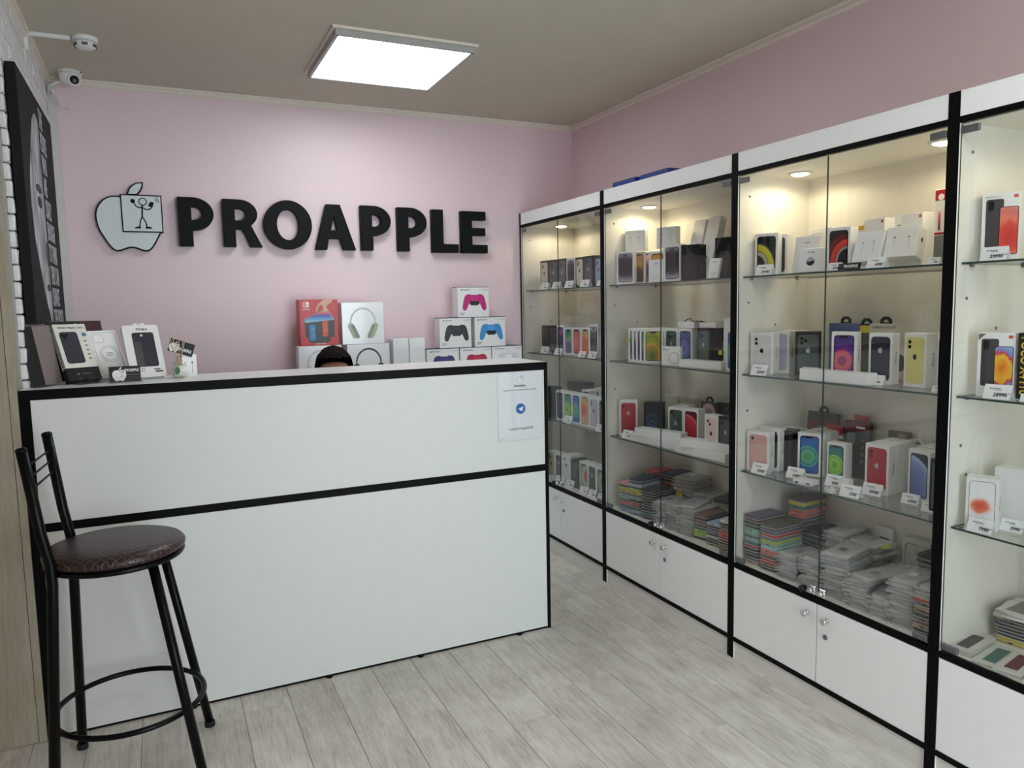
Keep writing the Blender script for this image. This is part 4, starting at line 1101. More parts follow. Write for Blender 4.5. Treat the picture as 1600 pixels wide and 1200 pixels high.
BOXES = [
    ('phone_box', 1, 1, 2.15, 4.145, 1.553, 5.0, 0.09, 0.176, 0.05, 'k', 'back:gold:3', 'black phone box showing a gold phone', 0),
    ('phone_box', 1, 1, 2.15, 4.035, 1.553, 9.2, 0.09, 0.175, 0.05, 'k', 'back:forest:3', 'black phone box showing a dark green phone', 0),
    ('phone_box', 1, 1, 2.15, 3.915, 1.553, 1.1, 0.09, 0.173, 0.05, 'k', 'back:graphite:3', 'black phone box with a graphite phone, left of the white one', 0),
    ('phone_box', 1, 1, 2.15, 3.817, 1.553, 4.3, 0.088, 0.171, 0.04, 'w', 'screen:deep:island', 'white phone box with a dark lilac screen', 0),
    ('phone_box', 1, 1, 2.15, 3.713, 1.553, 1.1, 0.085, 0.168, 0.05, 'k', 'back:gold:3', 'black phone box with a gold phone, right of the white one', 0),
    ('phone_box', 1, 1, 2.15, 3.623, 1.553, 3.6, 0.09, 0.169, 0.05, 'k', 'back:graphite:3', 'tallest black phone box with a graphite phone', 0),
    ('phone_box', 1, 1, 2.15, 3.507, 1.553, -4.5, 0.088, 0.157, 0.05, 'k', 'back:sierra:3', 'black phone box showing a pale blue phone', 0),
    ('phone_box', 1, 2, 2.14, 4.121, 1.17, 3.6, 0.088, 0.165, 0.04, 'k', 'dark:a', 'black phone box with a faint dark phone, leftmost', 0),
    ('phone_box', 1, 2, 2.14, 4.02, 1.17, -1.3, 0.088, 0.167, 0.04, 'k', 'dark:b', 'black phone box with a faint dark phone, second', 0),
    ('phone_box', 1, 2, 2.135, 3.919, 1.17, 1.5, 0.084, 0.17, 0.04, 'w', 'screen:purplenight:island', 'white phone box with a purple screen', 0),
    ('phone_box', 1, 2, 2.135, 3.824, 1.17, 2.9, 0.084, 0.158, 0.04, 'w', 'screen:greenviolet:notch', 'white phone box with a green and violet screen', 0),
    ('phone_box', 1, 2, 2.135, 3.729, 1.17, 1.5, 0.084, 0.159, 0.04, 'w', 'screen:redcoral:notch', 'white phone box with a coral red screen', 0),
    ('phone_box', 1, 2, 2.135, 3.634, 1.17, 1.5, 0.084, 0.161, 0.04, 'w', 'screen:orangesand:notch', 'white phone box with an orange and sand screen', 0),
    ('phone_box', 1, 2, 2.135, 3.545, 1.17, 0.4, 0.09, 0.178, 0.04, 'w', 'screen:silver:island', 'taller white phone box with a silvery black screen', 0),
    ('phone_box', 1, 3, 2.1, 3.976, 0.782, 2.2, 0.088, 0.193, 0.05, 'k', 'dark:a', 'black phone box beside the purple screen box', 0),
    ('phone_box', 1, 3, 2.105, 3.884, 0.782, 2.6, 0.084, 0.177, 0.05, 'w', 'screen:purple12:notch', 'white phone box with a dim purple screen', 0),
    ('phone_box', 1, 3, 2.11, 3.799, 0.782, 3.6, 0.084, 0.176, 0.05, 'w', 'screen:green12:notch', 'white phone box with a green bubble screen', 0),
    ('phone_box', 1, 3, 2.11, 3.702, 0.782, 3.6, 0.084, 0.176, 0.05, 'w', 'screen:blue12:notch', 'white phone box with a blue bubble screen', 0),
    ('phone_box', 1, 3, 2.11, 3.606, 0.782, 3.3, 0.084, 0.178, 0.05, 'w', 'screen:orange12:notch', 'white phone box with an orange bubble screen', 0),
    ('phone_box', 1, 3, 2.11, 3.511, 0.782, 4.3, 0.084, 0.175, 0.05, 'w', 'back:lilac:2', 'white phone box showing a lilac phone', 0),
    ('phone_box', 1, 3, 2.11, 3.415, 0.782, 5.7, 0.08, 0.176, 0.05, 'w', 'back:black:1', 'white phone box with a black phone beside the post', 0),
    ('phone_box', 1, 3, 2.27, 4.038, 0.782, 8.0, 0.16, 0.205, 0.08, 'k', 'dark:c', 'wide black tablet box standing behind the row', 0),
    ('phone_box', 1, 3, 2.22, 3.778, 0.782, 4.0, 0.09, 0.182, 0.1, 'w', 'strip', 'white box with a dark slot standing behind the row', 0),
    ('phone_box', 1, 3, 2.24, 3.662, 0.782, 4.0, 0.085, 0.201, 0.06, 'w', 'back:white:2', 'white phone box standing behind the lilac one', 0),
    ('phone_box', 1, 4, 2.11, 4.005, 0.405, -1.3, 0.085, 0.171, 0.05, 'w', 'back:gold:3', 'phone box with a gold phone nearest the back wall', 0),
    ('phone_box', 1, 4, 2.11, 3.911, 0.405, 1.8, 0.078, 0.173, 0.05, 'w', 'back:graphite:1', 'white phone box with a graphite phone, second in row', 0),
    ('phone_box', 1, 4, 2.115, 3.832, 0.405, 2.6, 0.088, 0.178, 0.09, 'w', 'back:white:1', 'white phone box showing a white phone', 0),
    ('phone_box', 1, 4, 2.115, 3.733, 0.405, 2.6, 0.088, 0.164, 0.09, 'k', 'dark:a', 'plain dark grey phone box in the row', 0),
    ('phone_box', 1, 4, 2.115, 3.634, 0.405, 4.0, 0.085, 0.171, 0.055, 'w', 'screen:planet:notch', 'white phone box with a red and green screen, left one', 0),
    ('phone_box', 1, 4, 2.115, 3.539, 0.405, 1.8, 0.08, 0.173, 0.055, 'w', 'back:black:1', 'white phone box with a black phone, second from right', 0),
    ('phone_box', 1, 4, 2.115, 3.451, 0.405, 2.6, 0.085, 0.171, 0.055, 'w', 'screen:planet:notch', 'white phone box with a red and green screen, right one', 0),
    ('phone_box', 2, 1, 2.102, 3.219, 1.553, 42.3, 0.09, 0.164, 0.05, 'w', 'screen:deep:island', 'white phone box with a lilac black screen, leftmost', 0),
    ('phone_box', 2, 1, 2.178, 3.228, 1.553, 46.0, 0.085, 0.164, 0.034, 'w', 'screen:gold14:notch', 'white phone box with a gold screen', 0),
    ('phone_box', 2, 1, 2.228, 3.228, 1.553, 46.0, 0.085, 0.168, 0.034, 'w', 'screen:rose14:notch', 'white phone box with a rose and teal screen', 0),
    ('phone_box', 2, 1, 2.274, 3.231, 1.553, 46.0, 0.085, 0.171, 0.03, 'w', 'screen:blue13:notch', 'white phone box with a pale blue screen', 0),
    ('accessory_box', 2, 1, 2.105, 2.951, 1.553, 17.3, 0.085, 0.105, 0.02, 'w', 'plaincard', 'small white accessory box standing in front of the row', 0),
    ('phone_box', 2, 1, 2.315, 3.242, 1.553, 15.0, 0.085, 0.177, 0.04, 'w', 'screen:rose14:none', 'white phone box standing behind the small accessory box', 0),
    ('phone_box', 2, 1, 2.21, 3.087, 1.553, 20.0, 0.085, 0.154, 0.04, 'w', 'screen:gold14:none', 'white phone box with an amber screen standing behind', 0),
    ('phone_box', 2, 1, 2.13, 2.867, 1.553, 20.5, 0.09, 0.168, 0.05, 'w', 'screen:deep:island', 'taller white phone box with a lilac black screen', 0),
    ('phone_box', 2, 1, 2.13, 2.739, 1.553, 20.5, 0.09, 0.157, 0.06, 'k', 'dark:b', 'black phone box with faint grey rings', 0),
    ('phone_box', 2, 1, 2.2, 2.598, 1.553, 20.0, 0.09, 0.178, 0.07, 'k', 'none', 'plain black phone box beside the post', 0),
    ('accessory_box', 2, 1, 2.12, 2.555, 1.553, 8.2, 0.06, 0.086, 0.012, 'w', 'plaincard', 'thin white booklet box leaning by a clear stand', 14),
    ('earphone_box', 2, 1, 2.165, 3.236, 1.721, 28.9, 0.11, 0.101, 0.035, 'w', 'buds', 'square white earbud box on top of the row, left one', 0),
    ('earphone_box', 2, 1, 2.225, 3.052, 1.721, 22.3, 0.11, 0.1, 0.035, 'w', 'buds', 'square white earbud box on top of the row, right one', 0),
    ('phone_box', 2, 2, 2.088, 3.096, 1.17, 50.0, 0.086, 0.167, 0.024, 'w', 'screen:blue13:notch', 'white phone box at the left end of the fanned row', 0),
    ('phone_box', 2, 2, 2.088, 3.064, 1.17, 50.0, 0.086, 0.166, 0.024, 'w', 'screen:rose14:notch', 'white phone box, second of the fanned row', 0),
    ('phone_box', 2, 2, 2.088, 3.032, 1.17, 50.0, 0.086, 0.166, 0.024, 'w', 'screen:purplenight:notch', 'white phone box, third of the fanned row', 0),
    ('phone_box', 2, 2, 2.088, 3.0, 1.17, 50.0, 0.086, 0.165, 0.024, 'w', 'screen:greenviolet:notch', 'white phone box, fourth of the fanned row', 0),
    ('phone_box', 2, 2, 2.088, 2.968, 1.17, 50.0, 0.09, 0.165, 0.024, 'w', 'screen:yellow14:notch', 'white phone box with a bright yellow screen', 0),
    ('accessory_box', 2, 2, 2.095, 2.841, 1.17, 22.3, 0.1, 0.087, 0.022, 'w', 'ring', 'small white charger box with a grey ring', 0),
    ('phone_box', 2, 2, 2.26, 3.145, 1.17, 15.0, 0.085, 0.163, 0.05, 'w', 'screen:blue13:notch', 'white phone box mostly hidden behind the charger box', 0),
    ('phone_box', 2, 2, 2.2, 2.952, 1.17, 5.7, 0.088, 0.165, 0.05, 'w', 'back:forest:2', 'white phone box with a dark green phone', 0),
    ('phone_box', 2, 2, 2.2, 2.849, 1.17, 6.4, 0.088, 0.166, 0.06, 'w', 'screen:violet12:notch', 'white phone box with a blue violet screen', 0),
    ('phone_box', 2, 2, 2.2, 2.712, 1.17, -2.4, 0.09, 0.17, 0.07, 'k', 'back:midgreen:3', 'black phone box with a midnight green phone', 0),
    ('accessory_box', 2, 2, 2.28, 2.693, 1.17, 10.0, 0.09, 0.196, 0.05, 'k', 'watch', 'dark navy box with a pale watch picture', 0),
    ('accessory_box', 2, 2, 2.2, 2.538, 1.17, 10.0, 0.06, 0.217, 0.03, 'w', 'none', 'tall slim white box beside the post', 0),
    ('phone_box', 2, 2, 2.11, 2.416, 1.17, 2.0, 0.085, 0.173, 0.05, 'w', 'screen:blue12:notch', 'white phone box with a blue screen beside the post', 0),
    ('accessory_box', 2, 2, 2.1, 2.713, 1.17, 6.0, 0.25, 0.033, 0.06, 'w', 'none', 'long white box lying flat at the shelf front', 0),
    ('accessory_box', 2, 2, 2.2, 2.853, 1.338, 4.0, 0.11, 0.029, 0.07, 'w', 'none', 'flat white box on top of the violet phone box', 0),
    ('accessory_box', 2, 2, 2.2, 2.697, 1.342, 4.0, 0.1, 0.023, 0.07, 'w', 'none', 'flat white box on top of the midnight green box', 0),
    ('phone_box', 2, 3, 2.105, 3.208, 0.782, 55.3, 0.093, 0.184, 0.05, 'w', 'back:red:1', 'white phone box with a glossy red phone', 0),
    ('phone_box', 2, 3, 2.2, 3.129, 0.782, 33.9, 0.093, 0.177, 0.06, 'k', 'screen:navy:none', 'dark phone box with a blue ringed screen', 0),
    ('phone_box', 2, 3, 2.2, 2.927, 0.782, 18.4, 0.088, 0.176, 0.05, 'w', 'back:forest:2', 'white phone box with a green phone', 0),
    ('phone_box', 2, 3, 2.2, 2.808, 0.782, 10.6, 0.088, 0.183, 0.05, 'w', 'screen:redxr:none', 'white phone box with a red planet screen', 0),
    ('phone_box', 2, 3, 2.15, 2.598, 0.782, 0.4, 0.088, 0.184, 0.05, 'w', 'back:pink:2', 'white phone box with a pale pink phone', 0),
    ('phone_box', 2, 3, 2.15, 2.506, 0.782, 0.1, 0.088, 0.187, 0.05, 'k', 'back:graphite:1', 'dark grey phone box beside the post', 0),
    ('phone_box', 3, 1, 2.12, 2.27, 1.553, 26.1, 0.09, 0.161, 0.045, 'w', 'screen:seyellow:home', 'white phone box with yellow arcs on its screen', 0),
    ('phone_box', 3, 1, 2.18, 2.276, 1.553, 18.0, 0.09, 0.157, 0.045, 'w', 'back:black:0', 'white phone box with a black phone, second from left', 0),
    ('accessory_box', 3, 1, 2.16, 2.121, 1.553, 4.3, 0.11, 0.133, 0.035, 'w', 'plaincard', 'white square tracker box, larger rear one', 10),
    ('accessory_box', 3, 1, 2.12, 2.052, 1.553, 16.3, 0.09, 0.085, 0.02, 'w', 'tracker', 'small white tracker box with a round tag picture', 10),
    ('accessory_box', 3, 1, 2.3, 2.173, 1.553, -5.9, 0.09, 0.173, 0.03, 'w', 'outline', 'cream case box with a faint phone outline', 0),
    ('phone_box', 3, 1, 2.13, 1.929, 1.553, 11.3, 0.085, 0.148, 0.05, 'w', 'screen:sered:home', 'white phone box with red arcs on its screen', 0),
    ('earphone_box', 3, 1, 2.13, 1.827, 1.565, -2.7, 0.11, 0.104, 0.045, 'w', 'buds', 'white earbud box leaning back beside the red screen box', 16),
    ('earphone_box', 3, 1, 2.13, 1.704, 1.569, 14.0, 0.1, 0.101, 0.055, 'w', 'buds2', 'white earbud box leaning back with a dark emblem', 18),
    ('accessory_box', 3, 1, 2.26, 1.887, 1.553, -2.4, 0.085, 0.177, 0.05, 'w', 'redmark', 'white gadget box with a small red mark, left one', 0),
    ('accessory_box', 3, 1, 2.265, 1.747, 1.553, -4.5, 0.085, 0.178, 0.05, 'w', 'redmark', 'white gadget box with a small red mark, taller one', 0),
    ('accessory_box', 3, 1, 2.3, 1.947, 1.553, 5.0, 0.05, 0.165, 0.03, 'w', 'ambertop', 'small cream box with an orange top', 0),
    ('accessory_box', 3, 1, 2.33, 1.823, 1.553, 5.0, 0.05, 0.187, 0.03, 'w', 'plaincard', 'small cream box between the two gadget boxes', 0),
    ('phone_box', 3, 2, 2.105, 2.27, 1.17, 20.8, 0.092, 0.163, 0.055, 'w', 'back:white:2', 'white phone box showing a white phone', 0),
    ('phone_box', 3, 2, 2.19, 2.271, 1.17, 20.0, 0.092, 0.167, 0.055, 'w', 'back:lilac:0', 'white phone box with a lilac edge of a phone', 0),
    ('phone_box', 3, 2, 2.29, 2.28, 1.17, 10.0, 0.092, 0.166, 0.055, 'w', 'back:mint:0', 'white phone box with a mint phone half hidden', 0),
    ('phone_box', 3, 2, 2.195, 2.129, 1.17, 42.3, 0.092, 0.166, 0.06, 'k', 'back:midgreen:3', 'black phone box with a midnight green phone', 0),
    ('phone_box', 3, 2, 2.17, 1.936, 1.17, 15.6, 0.09, 0.171, 0.035, 'w', 'screen:purple12b:notch', 'white phone box with a vivid purple bubble screen', 0),
    ('phone_box', 3, 2, 2.17, 1.78, 1.17, 5.7, 0.085, 0.17, 0.04, 'w', 'back:midnight:1', 'white phone box with a midnight blue phone', 0),
    ('phone_box', 3, 2, 2.18, 1.654, 1.17, -8.0, 0.088, 0.172, 0.055, 'w', 'back:yellow:2', 'white phone box with a pale yellow phone', 0),
    ('phone_box', 3, 2, 2.12, 1.498, 1.17, 6.0, 0.0553, 0.175, 0.05, 'w', 'screen:deep:notch', 'white phone box half hidden by the post', 0),
    ('accessory_box', 3, 2, 2.083, 1.998, 1.17, 3.0, 0.28, 0.04, 0.045, 'w', 'none', 'long white box lying flat along the shelf front', 0),
    ('phone_box', 3, 3, 2.093, 2.271, 0.782, 21.5, 0.092, 0.161, 0.05, 'w', 'back:rosegold:1', 'white phone box with a rose gold phone', 0),
    ('phone_box', 3, 3, 2.16, 2.277, 0.782, 14.0, 0.092, 0.17, 0.05, 'w', 'back:black:0', 'white phone box with a black phone beside rose gold', 0),
    ('phone_box', 3, 3, 2.195, 2.247, 0.782, 20.0, 0.09, 0.162, 0.07, 'k', 'dark:c', 'black phone box with thin grey edge lines', 0),
    ('phone_box', 3, 3, 2.29, 2.286, 0.782, 3.0, 0.085, 0.157, 0.06, 'w', 'back:black:0', 'white phone box just left of the blue bubble box', 0),
    ('phone_box', 3, 3, 2.205, 2.117, 0.782, 22.6, 0.09, 0.168, 0.035, 'w', 'screen:blue12:notch', 'white phone box with a blue and green bubble screen', 0),
    ('phone_box', 3, 3, 2.245, 2.012, 0.782, 4.7, 0.078, 0.144, 0.04, 'w', 'screen:green12:notch', 'smaller white phone box with a lime bubble screen', 0),
    ('phone_box', 3, 3, 2.215, 1.819, 0.782, 4.7, 0.09, 0.172, 0.05, 'w', 'back:red:2', 'white phone box with a bright red phone', 0),
    ('phone_box', 3, 3, 2.255, 1.681, 0.782, -8.0, 0.088, 0.171, 0.05, 'w', 'screen:xrblue:none', 'white phone box with a blue planet screen', 0),
    ('phone_box', 3, 3, 2.16, 1.535, 0.782, 6.0, 0.08, 0.171, 0.05, 'k', 'back:graphite:1', 'dark phone box beside the post', 0),
    ('phone_box', 4, 1, 2.122, 1.38, 1.553, 31.0, 0.092, 0.187, 0.05, 'w', 'twophones:redmi', 'white phone box with a coral screen and grey phone', 0),
    ('phone_box', 4, 2, 2.11, 1.368, 1.17, 23.3, 0.092, 0.181, 0.05, 'w', 'twophones:note', 'white phone box with a colourful paint screen', 0),
    ('phone_box', 4, 2, 2.14, 1.275, 1.17, 18.0, 0.09, 0.182, 0.05, 'k', 'poco', 'black phone box with yellow upright lettering', 0),
    ('phone_box', 4, 3, 2.1, 1.378, 0.782, 23.3, 0.082, 0.153, 0.045, 'w', 'screen:flower:home', 'white phone box with a coral flower on the screen', 0),
    ('phone_box', 4, 3, 2.2, 1.359, 0.782, 10.0, 0.09, 0.174, 0.05, 'w', 'none', 'plain white box standing behind the coral flower box', 0),
]
TAGS = [
    (1, 1, 2.11, 4.071, 0.075, '', 'below the first gold phone box'),
    (1, 1, 2.11, 3.925, 0.075, '', 'below the dark green phone box'),
    (1, 1, 2.11, 3.773, 0.075, '', 'below the dark lilac screen box'),
    (1, 1, 2.11, 3.598, 0.074, '', 'below the second gold phone box'),
    (1, 1, 2.11, 3.425, 0.055, '', 'below the pale blue phone box'),
    (1, 2, 2.1, 4.064, 0.075, '', 'below the leftmost dark phone box'),
    (1, 2, 2.1, 3.888, 0.068, '', 'below the purple screen box'),
    (1, 2, 2.09, 3.593, 0.061, '', 'below the coral red screen box'),
    (1, 2, 2.09, 3.485, 0.066, '', 'below the silvery screen box'),
    (1, 3, 2.09, 3.766, 0.075, '', 'below the green bubble screen'),
    (1, 3, 2.09, 3.413, 0.067, '', 'below the lilac phone box'),
    (1, 4, 2.095, 3.975, 0.05, '', 'below the leftmost gold phone box'),
    (1, 4, 2.095, 3.885, 0.075, '', 'below the second graphite phone box'),
    (1, 4, 2.095, 3.76, 0.075, '', 'below the white phone box'),
    (1, 4, 2.095, 3.598, 0.067, '', 'below the left planet screen box'),
    (1, 4, 2.095, 3.507, 0.068, '', 'below the black phone box'),
    (1, 4, 2.095, 3.413, 0.065, '', 'below the right planet screen box'),
    (2, 3, 2.095, 3.168, 0.075, '', 'below the glossy red phone box'),
    (3, 1, 2.09, 2.234, 0.075, '29490', 'before the yellow arcs screen'),
    (3, 1, 2.09, 1.888, 0.05, '29990', 'before the red arcs screen'),
    (3, 1, 2.085, 1.729, 0.064, '4990', 'before the leaning earbud boxes'),
    (3, 1, 2.09, 1.519, 0.038, '', 'beside the red tool pack'),
    (3, 2, 2.081, 2.243, 0.075, '33990', 'before the white phone box'),
    (3, 2, 2.134, 2.044, 0.074, '', 'above the left end of the long flat box'),
    (3, 2, 2.134, 1.893, 0.067, '', 'below the purple bubble screen'),
    (3, 2, 2.134, 1.757, 0.061, '', 'below the midnight blue phone box'),
    (3, 2, 2.1, 1.498, 0.037, '', 'beside the post, half hidden'),
    (3, 3, 2.088, 2.242, 0.075, '18990', 'before the rose gold phone box'),
    (3, 3, 2.145, 2.115, 0.075, '16490', 'before the blue bubble screen box'),
    (3, 3, 2.17, 1.952, 0.075, '43990', 'before the lime bubble screen'),
    (3, 3, 2.094, 1.82, 0.075, '1390', 'before the small adapter box'),
    (3, 3, 2.18, 1.801, 0.073, '39990', 'before the bright red phone box'),
    (3, 3, 2.19, 1.656, 0.06, '27990', 'before the blue planet screen'),
    (3, 3, 2.157, 1.559, 0.053, '4990', 'beside the post at the shelf front'),
    (4, 1, 2.1, 1.367, 0.071, '29990', 'before the coral screen phone box'),
    (4, 2, 2.09, 1.335, 0.073, '28990', 'before the paint screen phone box'),
    (4, 3, 2.085, 1.362, 0.07, '7990', 'before the coral flower box'),
    (4, 3, 2.17, 1.32, 0.062, '5990', 'before the plain white box'),
    (4, 2, 2.1, 1.24, 0.038, '', 'before the yellow lettered black box'),
]

SIDE_TEXT = M_GREYINK
for (kind, cab, sh, x, y, z, phi, w, h, d, col, art, desc, tilt) in BOXES:
    o = carton(kind, x, y, z, phi, w, h, d, col, art, f'{desc}, {SHELF_WORD[sh]}, {CAB_WORD[cab]} cabinet', group=f'boxes on the {SHELF_WORD[sh]} of the {CAB_WORD[cab]} cabinet', tilt=tilt)
    if cab >= 3 and kind == 'phone_box' and sh in (2, 3) and col == 'w' and phi < 24 and w > 0.08:
        place_print('side_lettering', ('iph',), lambda: text_mesh('iPhone', 0.016, 'CENTER', 0.0002, 2), M_GREYINK, o, w / 2 + 0.0003, d * 0.5 + 0.005, h * 0.52, (0, radians(-90), radians(90)))
# further boxes in depth behind the front ones
for (x, y, z, n, w, h, d, cab, sh, what) in ((2.215, 1.819, 0.782, 2, 0.09, 0.172, 0.048, 3, 3, 'bright red phone box'), (2.255, 1.681, 0.782, 2, 0.088, 0.171, 0.045, 3, 3, 'blue planet box'),
                                             (2.205, 2.117, 0.782, 3, 0.09, 0.17, 0.037, 3, 3, 'blue bubble box'),
                                             (2.2, 2.94, 0.782, 1, 0.09, 0.182, 0.05, 2, 3, 'green phone box')):
    for k in range(n):
        o = obj('phone_box', boxy(w, d, h + 0.002 * (k % 2), 'w'), None, None, (x + (d + 0.004) * (k + 1) + 0.012, y - w / 2 + 0.012 + 0.004 * k, z + 0.0002), (0, 0, -pi / 2 + 0.04))
        tag(o, f'white box {("directly", "second", "third")[k]} behind the {what}, {SHELF_WORD[sh]}, {CAB_WORD[cab]} cabinet', 'box', f'boxes on the {SHELF_WORD[sh]} of the {CAB_WORD[cab]} cabinet')
        place_print('top_mark', ('topm',), lambda: box(-0.007, 0.007, -0.002, 0.002, 0.0, 0.0006), M_GREYINK, o, 0, d * 0.5, h + 0.002 * (k % 2))

# ------------------------------------------------------------------ price tags
ORD = ('first', 'second', 'third', 'fourth', 'fifth', 'sixth', 'seventh', 'eighth')
seen_ = {}
def price_tag(x, y, z, w, price, label, yaw=0.16):
    hh = w * 0.62
    t0 = 0.0008
    me = box(-w / 2, w / 2, 0, t0, 0, hh)
    o = obj('price_tag', me, M_TAG, None, (x, y, z + 0.0003), (radians(-24), 0, -pi / 2 + yaw))
    tag(o, label, 'price tag', 'white price tags on the glass shelves')
    obj('tag_stand', box(-w / 2, w / 2, 0, t0, 0, hh * 0.98), M_TAG, o, (0, 0.0012 + hh * 0.02, hh * 0.985), (radians(180 + 46), 0, 0))
    s = w / 0.07
    obj('name_print', boxes([(-0.022 * s, 0.008 * s, -0.0004, 0.0001, 0.030 * s, 0.0325 * s), (-0.010 * s, 0.010 * s, -0.0004, 0.0001, 0.026 * s, 0.0275 * s)]), M_GREYINK, o)
    if price:
        obj('price_print', text_mesh(price, 0.0155 * s, 'RIGHT', 0.0003, 2, 0.9, 0.02), M_INK, o, (0.026 * s, -0.0004, 0.008 * s))
        obj('currency_print', text_mesh('руб', 0.005 * s, 'LEFT', 0.0002, 1), M_GREYINK, o, (0.0265 * s, -0.0004, 0.016 * s))
    else:
        obj('price_print', boxes([(0.0 * s, 0.022 * s, -0.0004, 0.0001, 0.010 * s, 0.018 * s)]), M_GREYINK, o)
    return o
for cab, sh, x, y, w, price, desc in TAGS:
    said = f'white price tag {desc}'
    price_tag(x, y - w / 2, {1: 1.5525, 2: 1.1695, 3: 0.7815, 4: 0.4048}[sh], w * 0.95, price, f'{said}, {SHELF_WORD[sh]}, {CAB_WORD[cab]} cabinet')

# ------------------------------------------------------------------ other goods on the shelves
def loc_box(name, label, cat, w, d, h, m, loc, phi=0, tilt=0, group=None):
    o = obj(name, box(-w / 2, w / 2, 0, d, 0, h, 0.001), m, None, (loc[0], loc[1], loc[2] + d * sin(radians(tilt)) + 0.0002), (radians(-tilt), 0, radians(phi) - pi / 2))
    return tag(o, label, cat, group)
# cabinet 2 top: two long white boxes leaning on the back panel
for (y, h, lab) in ((2.855, 0.287, 'long white watch box leaning on the back panel, plain one'), (2.755, 0.292, 'longest white watch box leaning back with small dark lettering')):
    o = loc_box('watch_box', lab + ', top shelf, second-from-back cabinet', 'box', 0.085, 0.036, h, M_BOXW, (2.262, y, 1.5525), 0, 14)
    if h > 0.29:
        place_print('emblem_print', ('embw',), lambda: emblem_mesh(0.013), M_INK, o, 0.0, -0.0003, 0.105)
        place_print('lettering', ('wtx',), lambda: text_mesh('WATCH', 0.011, 'LEFT', 0.0002), M_GREYINK, o, 0.004, -0.0003, 0.115, (0, radians(-90), 0))
t = thing('acrylic_stand', 'clear folded acrylic stand before the black box, top shelf, second-from-back cabinet', 'stand', (2.15, 2.475, 1.5525), (0, 0, -pi / 2))
for s in (-1, 1):
    obj('stand_leg', box(-0.001, 0.001, -0.03, 0.03, 0, 0.118), M_CLEAR, t, (s * 0.034, 0, 0), (0, radians(-16.5 * s), 0))
# earphone cable on cabinet 2 second shelf
t = tag(obj('earphone_cable', tube(spline_pts([(2.205, 2.808, 1.3695), (2.207, 2.800, 1.376), (2.21, 2.785, 1.382), (2.21, 2.770, 1.381), (2.207, 2.757, 1.373), (2.205, 2.745, 1.370), (2.21, 2.73, 1.372), (2.22, 2.71, 1.3695), (2.25, 2.735, 1.3695), (2.24, 2.77, 1.3695)], 4, False), 0.0024, 6), M_INK), 'black earphone cable coiled on the flat white box, second shelf, second-from-back cabinet', 'cable')
for (x, y, z, lab) in ((2.085, 3.092, 1.275, 'small lime sticker on the leftmost fanned white box, second-from-back cabinet'), (2.19, 2.545, 1.235, 'small lime tag hanging beside the midnight green phone box, second-from-back cabinet')):
    tag(obj('sticker', box(-0.012, 0.012, -0.001, 0.0005, -0.008, 0.012, 0.0004), mat('lime_paper', (170, 196, 60), 0.5), None, (x, y, z), (0, 0, -pi / 2)), lab, 'sticker')
# cabinet 2 third shelf: white boxes lying askew, clear packs and ringed packs behind
for (x, y, z, w, d, h, phi, lab) in ((2.098, 2.905, 0.7815, 0.35, 0.055, 0.036, 4, 'long white flat box lying at the front left'), (2.112, 2.895, 0.8178, 0.27, 0.06, 0.036, 17, 'long white flat box lying askew on the front left one'),
                                     (2.10, 2.575, 0.7815, 0.31, 0.055, 0.036, 4, 'long white flat box lying at the front right'), (2.112, 2.55, 0.8178, 0.26, 0.06, 0.036, 17, 'long white flat box lying askew on the front right one')):
    o = loc_box('flat_box', lab + ', third shelf, second-from-back cabinet', 'box', w, d, h, M_BOXW, (x, y, z), phi)
    place_print('lid_mark', ('lidm',), lambda: box(-0.012, 0.012, -0.002, 0.002, 0.0, 0.0006), M_GREYINK, o, 0.01, d * 0.5, h)
def hang_pack(name, label, cat, loc, w, h, d, m_body, bands, phi=4, tilt=0, hook=True, discs=(), window=None):
    """Retail pack with a hanging tab; bands: (z0, z1, material)."""
    o = obj(name, box(-w / 2, w / 2, 0, d, 0, h, 0.001), m_body, None, (loc[0], loc[1], loc[2] + d * sin(radians(tilt)) + 0.0002), (radians(-tilt), 0, radians(phi) - pi / 2))
    tag(o, label, cat)
    for z0, z1, m in bands:
        obj('colour_band', box(-w / 2 + 0.0005, w / 2 - 0.0005, -0.0006, 0.0004, z0, z1), m, o)
    if hook:
        obj('hang_tab', curve_mesh([[(-0.024, 0), (-0.022, 0.016), (-0.010, 0.026), (0.010, 0.026), (0.022, 0.016), (0.024, 0)], [(-0.012, 0.005), (-0.008, 0.012), (0, 0.016), (0.008, 0.012), (0.012, 0.005)]], 0.0016), M_BOXK, o, (0, d * 0.5, h - 0.0005))
    for (cx, cz, r, m) in discs:
        bm = bmesh.new(); add_disc(bm, 0, 0, r, -0.0008, 0.0008, 18)
        obj('disc_print', bm_mesh(bm), m, o, (cx, 0, cz))
    if window:
        obj('picture_print', plate(rrect_pts(window[2], window[3], 0.008), 0.0008), window[4], o, (window[0], -0.0007, window[1]))
    return o
C_ = lambda n, c, r=0.45: mat(n, c, r)
m_dk, m_gy, m_red, m_mar = C_('pack_charcoal', (58, 60, 62)), C_('pack_grey', (120, 122, 120)), C_('pack_red', (176, 34, 40)), C_('pack_maroon', (112, 40, 48))
m_blue, m_yel, m_bei, m_pnk, m_or = C_('pack_blue', (104, 128, 168)), C_('pack_yellow', (222, 206, 40)), C_('pack_beige', (206, 198, 182)), C_('pack_pink', (206, 176, 172)), C_('pack_orange', (206, 92, 70))
m_cream = C_('pack_cream', (196, 194, 176))
